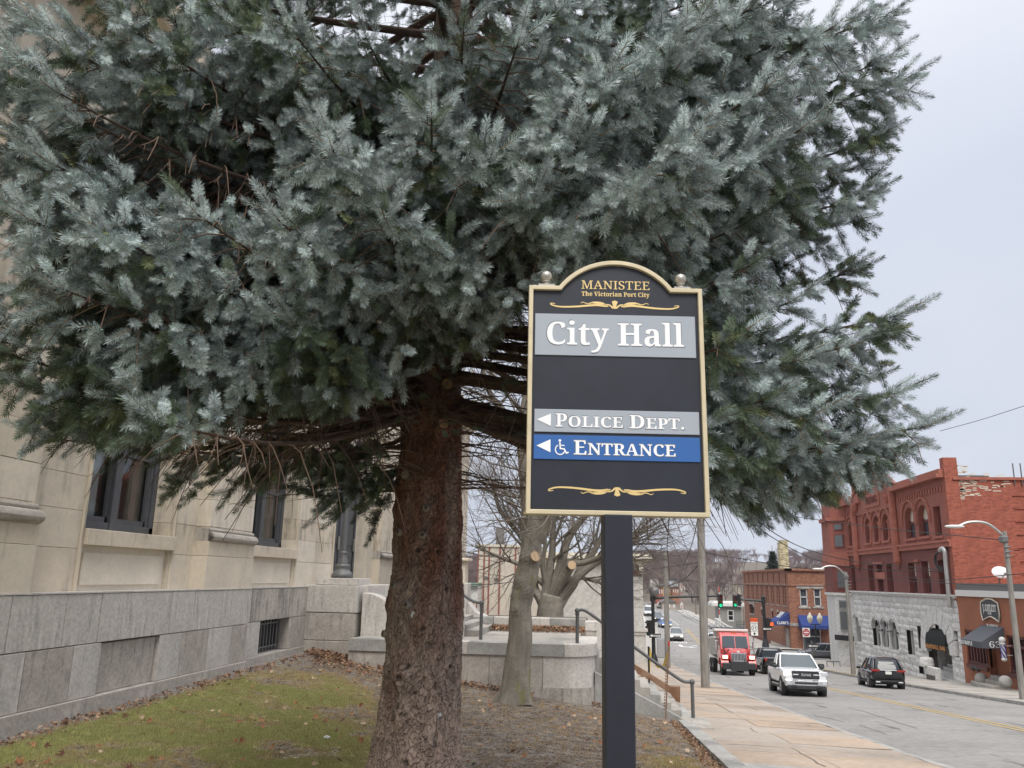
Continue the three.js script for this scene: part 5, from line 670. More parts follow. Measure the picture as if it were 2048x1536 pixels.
{
  const D = 31, q = (x, y) => atD(x, y, D), base = q(1098, 1240), t = thing('maple_tree', 'low spreading bare maple with many stems and fine twigs behind the planter wall', 'tree', V(base.x, base.y - .3, -D)), r = RNG(502), L = (x, y, dd = 0) => atD(x, y, D - dd).sub(t.position), tw = new MB(), small = new MB();
  const cc0 = curve([V(.05, -.6, 0), L(1100, 1236), L(1102, 1210), L(1106, 1190)], 12); meshOf('trunk', tubeGeo(cc0, cc0.map((_, i) => lerp(.55, .42, i / 12)), 16), M.maple, t);
  const stems = [[[1095, 1222], [1092, 1190], [1096, 1160], [1104, 1110], [1106, 1060], [1110, 1000], [1105, 930]], [[1098, 1215], [1110, 1180], [1130, 1150], [1140, 1133], [1144, 1130]], [[1110, 1205], [1135, 1175], [1165, 1145], [1200, 1120], [1240, 1095], [1280, 1075]], [[1112, 1220], [1130, 1190], [1147, 1168], [1160, 1140], [1190, 1100], [1215, 1040], [1230, 980]], [[1094, 1225], [1080, 1195], [1070, 1180], [1066, 1120], [1040, 1070], [1000, 1020], [985, 960]], [[1105, 1190], [1122, 1130], [1135, 1080], [1165, 1035], [1190, 985], [1200, 930]], [[1098, 1190], [1085, 1130], [1090, 1080], [1060, 1020], [1030, 960]], [[1140, 1128], [1170, 1125], [1200, 1112], [1250, 1085], [1300, 1050]], [[1120, 1170], [1150, 1155], [1190, 1160], [1230, 1150]], [[1090, 1170], [1040, 1130], [990, 1110], [950, 1090]]];
  const off = [.1, .5, .2, -.3, -.2, .3, .6, .5, .2, .4];
  stems.forEach((s, k) => { const cc = curve(s.map(([x, y], i) => L(x, y, off[k] * i * .5)), 24), w = k < 6 ? [.22, .055] : [.12, .025]; meshOf('limb', tubeGeo(cc, cc.map((_, i) => lerp(w[0], k === 1 ? .17 : w[1], i / 24)), 10), M.maple, t); if (k === 1) { const e = cc[24], n = e.clone().sub(cc[22]).normalize(), f = new THREE.CylinderGeometry(.15, .15, .01, 20); f.applyQuaternion(new THREE.Quaternion().setFromUnitVectors(Y1, n)); f.translate(e.x, e.y, e.z); meshOf('cut_face', f, M.cutFresh, t); return; } for (let j = 0; j < 11; j++) { const i = Math.floor(r.r(9, 24)); branch(r, small, tw, cc[i], cc[Math.min(24, i + 1)].clone().sub(cc[i - 1]).normalize().add(V(r.r(-.9, .9), r.r(-.4, .6), r.r(-.7, .7))).normalize(), r.r(1, 2), lerp(w[0], w[1], i / 24) * .45, 3, { up: .02 }); } });
  for (let k = 0; k < 15; k++) { const a = L(r.r(930, 1050), r.r(900, 1180), r.r(-1, 1)), p = L(1075, r.r(960, 1160)); branch(r, small, tw, p, a.clone().sub(p).normalize(), r.r(1.4, 2.4), .035, 3, { up: .0 }); }
  for (let k = 0; k < 9; k++) { const a = L(r.r(1290, 1360), r.r(1040, 1110), r.r(-1, 1)), p = L(1255, r.r(1060, 1120)); branch(r, small, tw, p, a.clone().sub(p).normalize(), r.r(.9, 1.5), .03, 3, { up: .0 }); }
  stuff(small.build('small_limbs', M.maple, t)); stuff(tw.build('twigs', M.mapleTwig, t));
}
// ---------------------------------------------------------------- fallen leaves
{
  const r = RNG(61), leafGeo = (seed) => { const R = RNG(seed), tips = 5, pts = [[0, 0]]; for (let k = 0; k < tips; k++) { const a = lerp(.55, PI - .55, k / (tips - 1)) , L = [.6, .85, 1, .85, .6][k] * R.r(.85, 1.1); pts.push([Math.cos(a - .16) * L * .6, Math.sin(a - .16) * L * .6]); pts.push([Math.cos(a) * L, Math.sin(a) * L]); pts.push([Math.cos(a + .16) * L * .6, Math.sin(a + .16) * L * .6]); if (k < tips - 1) pts.push([Math.cos(a + .3) * .38, Math.sin(a + .3) * .38]); }
    const cvx = R.r(.3, .8), cvy = R.r(-.4, .7), tris = [], f = ([x, y]) => V(x, .25 * R.r(0, .35) + cvx * x * x + cvy * (y - .4) ** 2, -y + .4), p = pts.map(f); for (let i = 1; i + 1 < p.length; i++) tris.push(p[0], p[i], p[i + 1]); return polyGeo(tris); };
  const shapes = [1, 2, 3, 4].map((s) => leafGeo(s * 17)), mats = [[.27, .11, .05], [.36, .19, .09], [.13, .06, .035], [.5, .37, .25]].map((c) => std(c, .85, { side: THREE.DoubleSide }));
  // heaps: one object each
  const heap = (name, label, n, spot, s0, s1) => { const list = Array.from({ length: n }, spot), im = new THREE.InstancedMesh(shapes[0], std([1, 1, 1], .85, { side: THREE.DoubleSide }), n), o = new THREE.Object3D(), c = new THREE.Color(), cs = [[.26, .135, .07], [.33, .2, .12], [.16, .085, .05], [.4, .27, .17], [.22, .12, .075]]; list.forEach(([p, tilt], i) => { o.position.copy(p); o.rotation.set(r.r(-tilt, tilt), r() * 6.28, r.r(-tilt, tilt)); o.scale.setScalar(r.r(s0, s1)); o.updateMatrix(); im.setMatrixAt(i, o.matrix); const k = r.pick(cs), v = r.r(.7, 1.2); c.setRGB(k[0] * v, k[1] * v, k[2] * v); im.setColorAt(i, c); }); im.name = numbered(name); tag(im, label, 'leaves'); stuff(im); scene.add(im); };
  heap('fallen_leaves', 'heap of brown maple leaves against the granite pedestal in the corner of the lawn', 2600, () => { const u = r(), x = lerp(-7.2, -3.2, u), d = 20.95 - Math.abs(r() + r() - 1) * lerp(1.9, 3.3, u) * (u < .12 ? .5 : 1); return [V(x, lawnY(x, d) + .02 + r() * .12 * sstep(3.4, .2, 21 - d), -d), .7]; }, .06, .1);
  heap('fallen_leaves', 'drift of brown leaves along the foot of the terrace wall beside the spruce trunk', 520, () => { const x = r.r(-4.2, -1.5), d = 19.95 - r() * r() * .7; return [V(x, lawnY(x, d) + .02 + r() * .09, -d), .7]; }, .06, .09);
  heap('fallen_leaves', 'narrow strip of dead leaves caught between the lawn and the stone curb', 1500, () => { const d = r.r(4, 19.6), x = 1.74 - Math.abs(r.r(0, .26) * (d > 14 ? .7 : 1)); return [V(x, lawnY(x, d) + r() * .06, -d), .9]; }, .035, .06);
  heap('fallen_leaves', 'brown leaves piled on the terrace along the planter wall', 1500, () => { const a = atD(r.r(968, 1190), 1262, 24.6); return [V(a.x, TERR.yt + r() * .16, -24.92 + r() * r() * .9), .9]; }, .06, .09);
  heap('fallen_leaves', 'small heap of brown leaves at the rounded end of the terrace wall', 160, () => { const x = r.r(-.15, .6), d = 20.7 - r() * .7; return [V(x, lawnY(x, d) + r() * .08, -d), .8]; }, .05, .08);
  heap('fallen_leaves', 'thin drift of dead leaves along the foot of the granite wall', 800, () => { const d = r.r(7.5, 20), x = -7.18 + r() * r() * .6; return [V(x, lawnY(x, d) + .015 + r() * .04, -d), .7]; }, .045, .085);
  heap('leaf_litter', 'scraps of broken brown leaves strewn over lawn and soil', 2600, () => { const d = 6 + 13.5 * r(), x = r.r(-6.9, 1.6); return [V(x, lawnY(x, d) + .02 + r() * .02, -d), .8]; }, .012, .038);
  // single leaves lying about
  for (let k = 0; k < 280; k++) { const d = 6 + 13 * Math.pow(r(), 1.2), x = r() < .75 ? r.r(-6.8, -1.6) : r.r(-1.2, 1.5); const m = new THREE.Mesh(shapes[k % 4], mats[Math.floor(r() * 4)]); m.name = numbered('fallen_leaf'); m.position.set(x, lawnY(x, d) + .05, -d); m.rotation.set(r.r(.15, .9), r() * 6.28, r.r(-.8, .8)); m.scale.setScalar(r.r(.065, .125)); tag(m, 'single dry brown maple leaf lying on the lawn', 'leaf', 'dry leaves scattered over the lawn'); scene.add(m); }
  const trash = (px, py, s, y, label) => { let p = atY(px, py, -2); for (let i = 0; i < 6; i++) p = atY(px, py, lawnY(p.x, -p.z) + .03); const g = new THREE.IcosahedronGeometry(1, 2), a = g.attributes.position, N = new ImprovedNoise(); for (let i = 0; i < a.count; i++) { const f = .8 + .5 * N.noise(a.getX(i) * 2, a.getY(i) * 2, a.getZ(i) * 2 + px); a.setXYZ(i, a.getX(i) * f * s, Math.max(-.3, a.getY(i)) * f * s * .6, a.getZ(i) * f * s * .7); } g.computeVertexNormals(); const m = meshOf('paper_scrap', g, M.white); m.position.copy(p); tag(m, label, 'litter'); };
  trash(654, 1475, .055, 0, 'crumpled white paper lying on the grass left of the spruce trunk'); trash(750, 1305, .06, 0, 'small white paper scrap on the leaf heap by the pedestal');
}

// ---------------------------------------------------------------- buildings along the street
const brickTex = (c, m, vary, size = 1.6) => { const nb = 7, rows = 20, H2 = (s) => { const t = Math.sin(s * 91.7) * 43758.5; return t - Math.floor(t); }; const cell = (i) => { const x = i % 512, y = Math.floor(i / 512), v = y / 512 * rows, row = Math.floor(v), u = x / 512 * nb + (row % 2) * .5, col = Math.floor(u) % nb; return [u - Math.floor(u), v - row, row * 31 + col]; };
  return textured((i) => { const [fu, fv, k] = cell(i), mt = fu < .05 || fv < .14, t = 1 + vary * (H2(k) - .5) + .35 * (F.b[i] - .5) + .2 * (F.g[i] - .5); const a = mt ? m : c; return [a[0] * t, a[1] * t, a[2] * t]; }, size, .88, (i) => { const [fu, fv] = cell(i); return fu < .05 || fv < .14 ? 0 : .8 + .2 * F.g[i]; }, .01); };
M.redBrick = brickTex([.33, .10, .064], [.28, .09, .06], .35); M.redWall = textured((i) => { const v = .9 + .35 * (F.a[i] - .5) + .2 * (F.g[i] - .5); return [.30 * v, .10 * v, .074 * v]; }, 3, .85, (i) => F.c[i], .004); M.redDark = textured((i) => { const v = .9 + .35 * (F.a[i] - .5) + .2 * (F.g[i] - .5); return [.175 * v, .055 * v, .045 * v]; }, 3, .85, (i) => F.c[i], .004);
M.redTrim = textured((i) => { const v = .9 + .3 * (F.b[i] - .5); return [.37 * v, .125 * v, .085 * v]; }, 2, .8); M.brownBrick = brickTex([.27, .115, .07], [.3, .18, .13], .6); M.whiteBrick = brickTex([.58, .56, .52], [.5, .48, .44], .08); M.tanBrick = brickTex([.5, .43, .26], [.3, .27, .2], 1.1, 1.9);
M.ashl = [0, 1, 2].map((k) => textured((i) => { const v = .58 + .04 * k + .2 * (F.b[i] - .5) + .14 * (F.g[i] - .5) - .1 * sstep(.6, .9, F.s[i]); return [v, v * .985, v * .95]; }, 1.1 + .2 * k, .9, (i) => F.b[i] * .7 + F.c[i] * .3, .05));
M.shopRed = textured((i) => { const v = .95 + .3 * (F.a[i] - .5) + .1 * (F.g[i] - .5); return [.31 * v, .115 * v, .06 * v]; }, 3, .85, (i) => F.c[i], .004); M.canvasGrey = std([.075, .08, .095], .9); M.navyCanvas = std([.018, .04, .17], .85); M.wood = textured((i) => { const v = .8 + .5 * (F.s[i] - .5); return [.12 * v, .035 * v, .03 * v]; }, 1, .6);
M.beige = textured((i) => { const v = .97 + .14 * (F.a[i] - .5); return [.56 * v, .5 * v, .42 * v]; }, 3, .8); M.stripe = std([.29, .09, .07], .7); M.cream = std([.6, .55, .45], .8); M.roofGrey = std([.14, .135, .13], .9); M.greyWall = std([.27, .27, .25], .85); M.winWhite = std([.66, .65, .62], .6);
M.pole = textured((i) => { const v = .24 + .14 * (F.s[i] - .5) + .06 * (F.g[i] - .5); return [v * 1.05, v * .98, v * .88]; }, 1.2, .92, (i) => F.s[i], .012); M.alum = metal([.48, .48, .46], .45, .7); M.wire = std([.03, .03, .032], .7);
{
  // ------------------------------------------------ red stone and brick inn
  const X = 20.5, hall = thing('brick_inn', 'large red brick and stone inn with arched windows over a rough grey stone ground floor', 'building'), r = RNG(71), at = (x, y) => atX(x, y, X), dd = (x, y) => -at(x, y).z, yy = (x, y) => at(x, y).y;
  const dR = 50.4, dL = 75.6, sTop = -.63, sill = 2.42, eave = 6.35, gA = dd(1793, 1050), gB = dd(1713, 1050);
  const hole = (x0, x1, y0, y1, arch) => { const a = dd(x1, (y0 + y1) / 2), b = dd(x0, (y0 + y1) / 2), m = (x0 + x1) / 2, yb = yy(m, y1), yt = yy(m, y0), h = new THREE.Path(), R = (b - a) / 2; h.moveTo(a, yb); h.lineTo(b, yb); if (arch) { h.lineTo(b, yt - R); h.absarc((a + b) / 2, yt - R, R, 0, PI, false); } else { h.lineTo(b, yt); h.lineTo(a, yt); } h.closePath(); return { h, a, b, yb, yt, R, arch }; };
  const up = [[1810, 1829, 1014, 1077, 1], [1836, 1856, 1009, 1073, 1], [1730, 1741, 1036, 1086, 1], [1747, 1759, 1031, 1084, 1], [1765, 1778, 1027, 1081, 1], [1680, 1689, 1046, 1094, 1], [1697, 1707, 1043, 1092, 1], [1868, 1882, 1012, 1072, 0]].map((a) => hole(...a)), lo = [[1818, 1833, 1125, 1186, 0], [1845, 1861, 1122, 1188, 0], [1737, 1748, 1130, 1183, 0], [1755, 1766, 1128.5, 1184, 0], [1774, 1786, 1127, 1185, 0], [1685, 1693, 1133, 1181, 0], [1701, 1711, 1131, 1181.5, 0], [1878, 1893, 1120, 1190, 0]].map((a) => hole(...a));
  const wall = (y0, y1, holes, m, name, x = X, a = dR, b = dL) => { const s = poly([a, y0], [b, y0], [b, y1], [a, y1]); s.holes = holes.map((q) => q.h); return one((q) => q.ext(s, .5, V(x, 0, 0), PI / 2, 0, 0, 0, 16)).build(name, m, hall); };
  wall(sill, eave + .3, up, M.redWall, 'upper_wall'); wall(sTop, sill, lo, M.redDark, 'middle_wall');
  for (const h of [...up, ...lo]) { const w = one((q) => { const f = .07, y = (h.yb + h.yt) / 2; for (const e of [h.a + f, h.b - f]) q.bb(X + .28, h.yb, -e + .06, X + .36, h.yt - (h.arch ? h.R : 0), -e - .06); for (const e of [h.yb + .06, y]) q.bb(X + .28, e - .05, -h.a, X + .36, e + .05, -h.b); }).build('window', M.redDark, hall); one((q) => q.bb(X + .37, h.yb - .1, -h.a + .1, X + .4, h.yt + .1, -h.b - .1)).build('pane', M.glassBlue, w); one((q) => q.bb(X + .36, (h.yb + h.yt) / 2 + .1, -h.a, X + .365, h.yt, -h.b)).build('blind', M.cream, w); one((q) => q.bb(X - .1, h.yb - .16, -h.a + .12, X + .2, h.yb, -h.b - .12)).build('sill', M.redTrim, w); if (h.arch) { const p = []; for (let i = 0; i <= 18; i++) { const t = i / 18 * PI; p.push(V(X - .03, h.yt - h.R + Math.sin(t) * (h.R + .42), -(h.a + h.b) / 2 + Math.cos(t) * (h.R + .42))); } one((q) => q.tube([p[0].clone().add(V(0, -.35, 0)), ...p, p[18].clone().add(V(0, -.35, 0))], .09, 6)).build('hood_mould', M.redTrim, w); } }
  for (const k of [2, 3, 4]) { const h = up[k]; one((q) => q.lathe([[.16, 0], [.16, .12], [.11, .2], [.1, 1.1], [.17, 1.3], [.17, 1.4]], 10, V(X + .02, h.yb, -h.a))).build('colonette', M.redTrim, hall); }
  one((q) => { q.bb(X - .14, sill - .12, -dR, X, sill + .16, -dL).bb(X - .22, sill + .16, -dR, X, sill + .3, -dL); for (const [a, b] of [[lo[0].a - .2, lo[1].b + .2], [lo[2].a - .3, lo[4].b + .3], [lo[5].a - .2, lo[6].b + .2]]) { q.bb(X - .14, 1.55, -a, X, 1.68, -b); } q.bb(X - .04, -.05 + .5, -lo[2].a + .4, X, .95, -lo[4].b - .3); }).build('string_course', M.redTrim, hall);
  for (const [a, b] of [[dR + .1, gA - .3], [gB + .3, dL]]) one((q) => { q.bb(X - .45, eave, -a, X + .1, eave + .22, -b).bb(X - .3, eave + .22, -a, X + .1, eave + .5, -b); for (let e = a + .5; e < b - .4; e += .42) q.bb(X - .07, eave - .75, -e, X, eave - .45, -e - .22); }).build('cornice', M.redTrim, hall);
  one((q) => { q.ext(poly([gA, eave - 1], [gB, eave - 1], [gB, eave + .4], [(gA + gB) / 2 + .5, eave + 2.3], [(gA + gB) / 2 - .5, eave + 2.3], [gA, eave + .4]), .6, V(X - .1, 0, 0), PI / 2); }).build('gable', M.redWall, hall);
  one((q) => { const m = (gA + gB) / 2; for (const [e, s] of [[gA, -1], [gB, 1]]) { q.beam(V(X - .2, eave + .1, -e - s * .2), V(X - .2, eave + 2.45, -(m + s * .4)), .35, .3); q.bar(V(X - .1, 1.6, -e), V(X - .1, eave + .6, -e), .3, .3, 10); q.lathe([[.02, -.5], [.3, 0]], 10, V(X - .1, 1.6, -e)); q.lathe([[.2, -.4], [.36, 0], [.36, .2]], 10, V(X - .2, eave - .3, -e + s * .7)); } q.bb(X - .3, eave + 2.3, -m + .6, X, eave + 2.6, -m - .6); q.bb(X - .3, eave - .1, -m - 2.6, X, eave + 1.6, -m - 4).bb(X - .25, eave + .5, -dL + 2.4, X + 1, eave + 1.4, -dL + .4); }).build('gable_trim', M.redTrim, hall);
  { const a = at(1734, 1006), c = at(1762, 1002), m = (a.z + c.z) / 2; const p = one((q) => q.bb(X - .17, a.y - .45, a.z, X - .08, a.y + .55, c.z, .03)).build('name_plaque', M.redTrim, hall); const g = textGeo('RAMSDELL', .5, fontSB, .04, Math.abs(c.z - a.z) * .85); g.rotateY(-PI / 2); g.translate(X - .17, a.y - .15, m); meshOf('lettering', g, M.redDark, p); }
  // corner oriel
  { const P = [[X + .02, 70.2], [X - 1.1, 71.6], [X - 1.1, 74], [X + .1, 75.7], [X + 3, 75.7], [X + 3, 70.2]], s = (o = 0) => { const h = new THREE.Shape(); P.forEach(([x, d], i) => { const e = i < 4 ? o : 0; i ? h.lineTo(x - e, d) : h.moveTo(x - e, d); }); h.closePath(); return h; }; const slab = (y0, y1, o, m, name) => one((q) => { const g = new THREE.ExtrudeGeometry(s(o), { depth: y1 - y0, bevelEnabled: false }); g.rotateX(-PI / 2); q.add(xf(g, V(0, y0, 0)), true); }).build(name, m, hall); slab(sTop, 1.5, 0, M.redDark, 'oriel_wall'); slab(1.5, 2.6, .12, M.redTrim, 'oriel_band'); slab(2.6, 5.2, 0, M.redWall, 'oriel_wall'); slab(5.2, 5.5, .2, M.redTrim, 'oriel_cornice'); slab(5.5, 7.2, -.1, M.redWall, 'oriel_wall'); slab(-8, sTop - .2, -.05, M.ashl[0], 'oriel_base'); slab(sTop - .2, sTop, .1, M.ashl[1], 'oriel_cornice');
    const A = V(X + .02, 0, -70.2), B2 = V(X - 1.1, 0, -71.6), m = A.clone().lerp(B2, .5), an = Math.atan2(-(B2.z - A.z), B2.x - A.x); for (const [y0, y1, w, mt] of [[3.0, 4.1, .9, M.redDark], [4.4, 5, .9, M.redDark], [-.3, 1.2, .9, M.redDark], [-3.6, -2, .9, M.greyWall], [-1.9, -1.2, .9, M.greyWall]]) { const f = one((q) => q.box(m.x, (y0 + y1) / 2, m.z, w, y1 - y0, .16, 0, an)).build('window', mt, hall); one((q) => q.box(m.x, (y0 + y1) / 2, m.z, w - .18, y1 - y0 - .2, .2, 0, an)).build('pane', glass([.12, .125, .13], .1), f); } 
    const sg = one((q) => q.box(m.x - .25, -4.15, m.z + .25, 1.7, .42, .1, 0, an)).build('pub_sign', M.black, hall), tg = textGeo("TJ's Pub", .28, fontSB, .02, 1.3); tg.rotateY(an); const nrm = V(Math.sin(an), 0, Math.cos(an)); tg.translate(m.x - .25 + nrm.x * .051, -4.28, m.z + .25 + nrm.z * .051); meshOf('lettering', tg, std([.6, .42, .12], .4), sg); }
  // rough stone ground floor, stone by stone
  const base = (d) => roadY(d) - .1, ops = [[1708, 1721, 1229, 1283, 1], [1693, 1703, 1226, 1281, 1], [1746, 1761, 1234, 1292, 1], [1763, 1778, 1236, 1295, 1], [1780, 1797, 1238, 1300, 1], [1815, 1828, 1261, 1310, 0], [1836, 1843, 1246, 1297, 0], [1857, 1902, 1249, 1352, 1], [1909.5, 1917, 1258, 1314, 0], [1839, 1849, 1336, 1354, 0]].map((a) => hole(...a));
  { const cs = poly([dR, -8], [dL, -8], [dL, sTop], [dR, sTop]); cs.holes = [ops[7].h]; one((q) => q.ext(cs, .1, V(X + .4, 0, 0), PI / 2, 0, 0, 0, 16)).build('wall_core', M.jointGrey, hall); const o = ops[7], yb = o.yb - .3, m = (o.a + o.b) / 2; one((q) => q.bb(X + .5, yb, -o.a + .25, X + 2.8, o.yt + .3, -o.a).bb(X + .5, yb, -o.b, X + 2.8, o.yt + .3, -o.b - .25).bb(X + .5, o.yt + .02, -o.a, X + 2.8, o.yt + .3, -o.b).bb(X + .1, yb - .3, -o.a, X + 2.8, yb + .2, -o.b)).build('porch', M.ashl[0], hall); const dr = one((q) => { q.bb(X + 2.6, yb, -o.a, X + 2.7, o.yt, -o.b); for (const e of [-.55, .55]) for (const [u, v] of [[.5, 1.3], [1.5, 2.5]]) q.bb(X + 2.56, yb + u, -m - e + .4, X + 2.6, yb + v, -m - e - .4, .02); }).build('door', M.wood, hall); dr; }
  one((q) => q.bb(X - .12, sTop - .02, -dR, X + .4, sTop + .1, -dL).bb(X - .2, sTop + .1, -dR, X + .4, sTop + .2, -dL)).build('stone_ledge', M.ashl[1], hall);
  const N = new ImprovedNoise(), stone = (a, b, y0, y1, x = X) => { const g = new THREE.PlaneGeometry(1, 1, 4, 2), p = g.attributes.position, sd = r() * 99; for (let i = 0; i < p.count; i++) { const u = p.getX(i), v = p.getY(i), e = Math.max(Math.abs(u), Math.abs(v)) > .49; p.setXYZ(i, x - (e ? 0 : .05 + .05 * N.noise(u * 3 + sd, v * 3, sd)), lerp(y0, y1, v + .5), -lerp(b, a, .5 - u)); } g.computeVertexNormals(); const n = g.toNonIndexed(); n.computeVertexNormals(); faceUV(n); return meshOf('stone', n, M.ashl[Math.floor(r() * 3)], hall); };
  for (let y = sTop - .02, row = 0; y > -7; row++) { const h = r.r(.34, .52), y0 = y - h, ym = y - h / 2; let spans = [[dR, dL - 5.3]]; for (const o of ops) { if (ym < o.yb || ym > o.yt) continue; const hw = o.arch && ym > o.yt - o.R ? Math.sqrt(Math.max(0, o.R ** 2 - (ym - o.yt + o.R) ** 2)) : (o.b - o.a) / 2, m = (o.a + o.b) / 2; spans = spans.flatMap(([s, e]) => [[s, Math.min(e, m - hw)], [Math.max(s, m + hw), e]].filter(([s2, e2]) => e2 - s2 > .05)); }
    for (const [s, e] of spans) for (let d = s; d < e - .02;) { let L = Math.min(r.r(.7, 1.6), e - d); if (e - d - L < .35) L = e - d; if (y > base(d + L)) stone(d + .01, d + L - .01, Math.max(y0 + .012, base(d) - .5), y); d += L; } y = y0; }
  for (const o of ops) { if (o !== ops[7]) one((q) => { q.bb(X + .38, o.yb, -o.a, X + .39, o.yt, -o.b); }).build('pane', M.glassBlue, hall); if (o !== ops[7]) one((q) => { for (const e of [o.a + .06, o.b - .06]) q.bb(X + .25, o.yb, -e + .05, X + .37, o.yt - (o.arch ? o.R * .8 : 0), -e - .05); q.bb(X - .05, o.yb - .16, -o.a + .1, X + .3, o.yb, -o.b - .1); }).build('window_frame', M.winWhite, hall); if (o.arch) one((q) => { const n = 9; for (let i = 0; i < n; i++) { const w = o === ops[7] ? .95 : .32, t0 = i / n * PI, t1 = (i + .93) / n * PI, s = new THREE.Shape(), c = [(o.a + o.b) / 2, o.yt - o.R]; s.absarc(c[0], c[1], o.R + w, t0, t1, false); s.absarc(c[0], c[1], o.R, t1, t0, true); q.ext(s, .3, V(X - .1, 0, 0), PI / 2, 0, 0, 0, 4); } }).build('arch_stones', M.ashl[1], hall); }
  for (const k of [2, 3, 4]) one((q) => q.lathe([[.18, 0], [.18, .1], [.12, .2], [.12, .9], [.2, 1.1]], 10, V(X + .08, ops[k].yb, -ops[k].a))).build('colonette', M.ashl[1], hall);
  { const o = ops[7], m = (o.a + o.b) / 2; const can = one((q) => { const P = []; for (let i = 0; i <= 8; i++) { const t = i / 8 * PI / 2; P.push([Math.sin(t) * .42, Math.cos(t) * .95]); } for (let i = 0; i < 8; i++) { const [x0, y0] = P[i], [x1, y1] = P[i + 1], f = (x, y, d) => V(X + .2 - x, o.yt - 1.2 + y, -lerp(m, d, .88)); q.quad(f(x0, y0, o.a), f(x0, y0, o.b), f(x1, y1, o.b), f(x1, y1, o.a)); q.add(polyGeo([f(x0, y0, o.a), f(x1, y1, o.a), f(0, 0, o.a)]), true).add(polyGeo([f(x0, y0, o.b), f(0, 0, o.b), f(x1, y1, o.b)]), true); } q.bb(X - .23, o.yt - 1.5, -lerp(m, o.a, .88), X - .21, o.yt - 1.18, -lerp(m, o.b, .88)); }).build('canopy', std([.006, .009, .008], .9), hall); const g = textGeo('RAMSDELL INN', .24, fontB, .01, (o.b - o.a) * .85); g.rotateY(-PI / 2); g.translate(X - .24, o.yt - 1.46, -m); meshOf('lettering', g, std([.5, .22, .05], .5), can);
    one((q) => { const a = at(1882, 1345), c = at(1905, 1350), y = at(1890, 1334).y; q.bb(X - .9, base(o.a) - .2, a.z, X - .6, y, c.z, .04); q.lathe([[0, .5], [.35, .45], [.4, .3], [.42, 0]], 12, V(X - .75, y, a.z - .05)); }).build('stair_parapet', M.ashl[1], hall); one((q) => { for (let k = 0; k < 5; k++) q.bb(X - .95, at(1895, 1339 + 0).y - .35, at(1885 + k * 3.6, 1345).z, X - .91, at(1895, 1339).y - .75, at(1887 + k * 3.6, 1345).z); }).build('parapet_slots', M.jointGrey, hall); one((q) => { for (let k = 0; k < 5; k++) q.bb(X - .1 + k * .25, -9, -o.a - .2 - k * .01, X + 1.5, base(m) + .4 + k * .18, -o.b + .3); }).build('entrance_steps', M.ashl[0], hall); }
  // the long plain side wall, a skylight and aerials on the roof
  const q2 = (x, y) => atD(x, y, dR), yr = q2(1970, 960).y, side = one((q) => q.bb(X + .501, -7, -dR, X + 26, yr, -dR - .4).bb(X - .02, -1, -dR + .03, X + .75, q2(1897, 915).y, -dR - .5)).build('side_wall', M.redBrick, hall); one((q) => q.bb(X + .4, yr, -dR + .12, X + 26, yr + .16, -dR - .5)).build('coping', M.redTrim, hall); one((q) => q.bb(X + 3, -7, -dR - .4, X + 26, yr - .4, -dL).bb(X + .5, yr - .6, -dR - .4, X + 3, yr - .4, -dL)).build('body', M.redDark, hall);
  { const c = q2(1905, 965), b = new MB(); for (let k = 0; k < 120; k++) { const u = r() * r(), x = c.x + u * 3.6 - .12, y = c.y + r.r(-1.1, 1.1) * (1 - u * .7); b.bb(x, y, -dR + .012, x + r.r(.12, .5), y + .055, -dR); } stuff(b.build('bare_bricks', M.cream, side)); for (let k = 0; k < 26; k++) { const x = X + r.r(1, 18), y = r.r(.4, yr - .5); one((z) => z.bb(x, y, -dR + .01, x + r.r(.15, .5), y + .05, -dR)).build('flaked_brick', M.redTrim, side); } }
  one((q) => { const a = q2(2026, 980); for (let k = 0; k < 9; k++) q.bb(a.x - .1, a.y - .35 - k * .75, -dR + .06, a.x + 3, a.y - .3 - k * .75, -dR); }).build('pilaster_strips', M.redBrick, side);
  { const a = q2(1938, 957), c = q2(1975, 949); one((q) => { q.bb(a.x, yr, -dR - 2, a.x + 1.9, yr + .42, -dR - 4); q.bb(a.x - .1, yr + .42, -dR - 1.9, a.x + 2, yr + .52, -dR - 4.1); }).build('skylight', M.roofGrey, hall); c; } one((q) => { for (const x of [2023.5, 2038.5]) { const a = q2(x, 927); q.bar(V(a.x, yr - .3, -dR + .08), V(a.x, a.y, -dR + .08), .035, .035, 6); } }).build('aerials', M.steelGrey, hall);
  // conduit, and the tangle of service wires at its head
  const c = curve([[1880, 1101], [1884, 1097], [1889, 1100], [1892, 1130], [1896, 1170], [1900, 1215]].map(([x, y]) => atX(x, y, X - .2)), 30), cd = one((q) => q.tube(c, .13, 10)).build('service_conduit', M.alum, hall); one((q) => { for (let k = 0; k < 5; k++) q.tube(curve([atX(1881, 1101, X - .2), atX(1873 - k, 1112, X - .3), atX(1874 - k * .6, 1128 + k, X - .3), atX(1886, 1136 + k * 2, X - .2)], 14), .025, 5); }).build('service_wires', M.wire, cd);
}
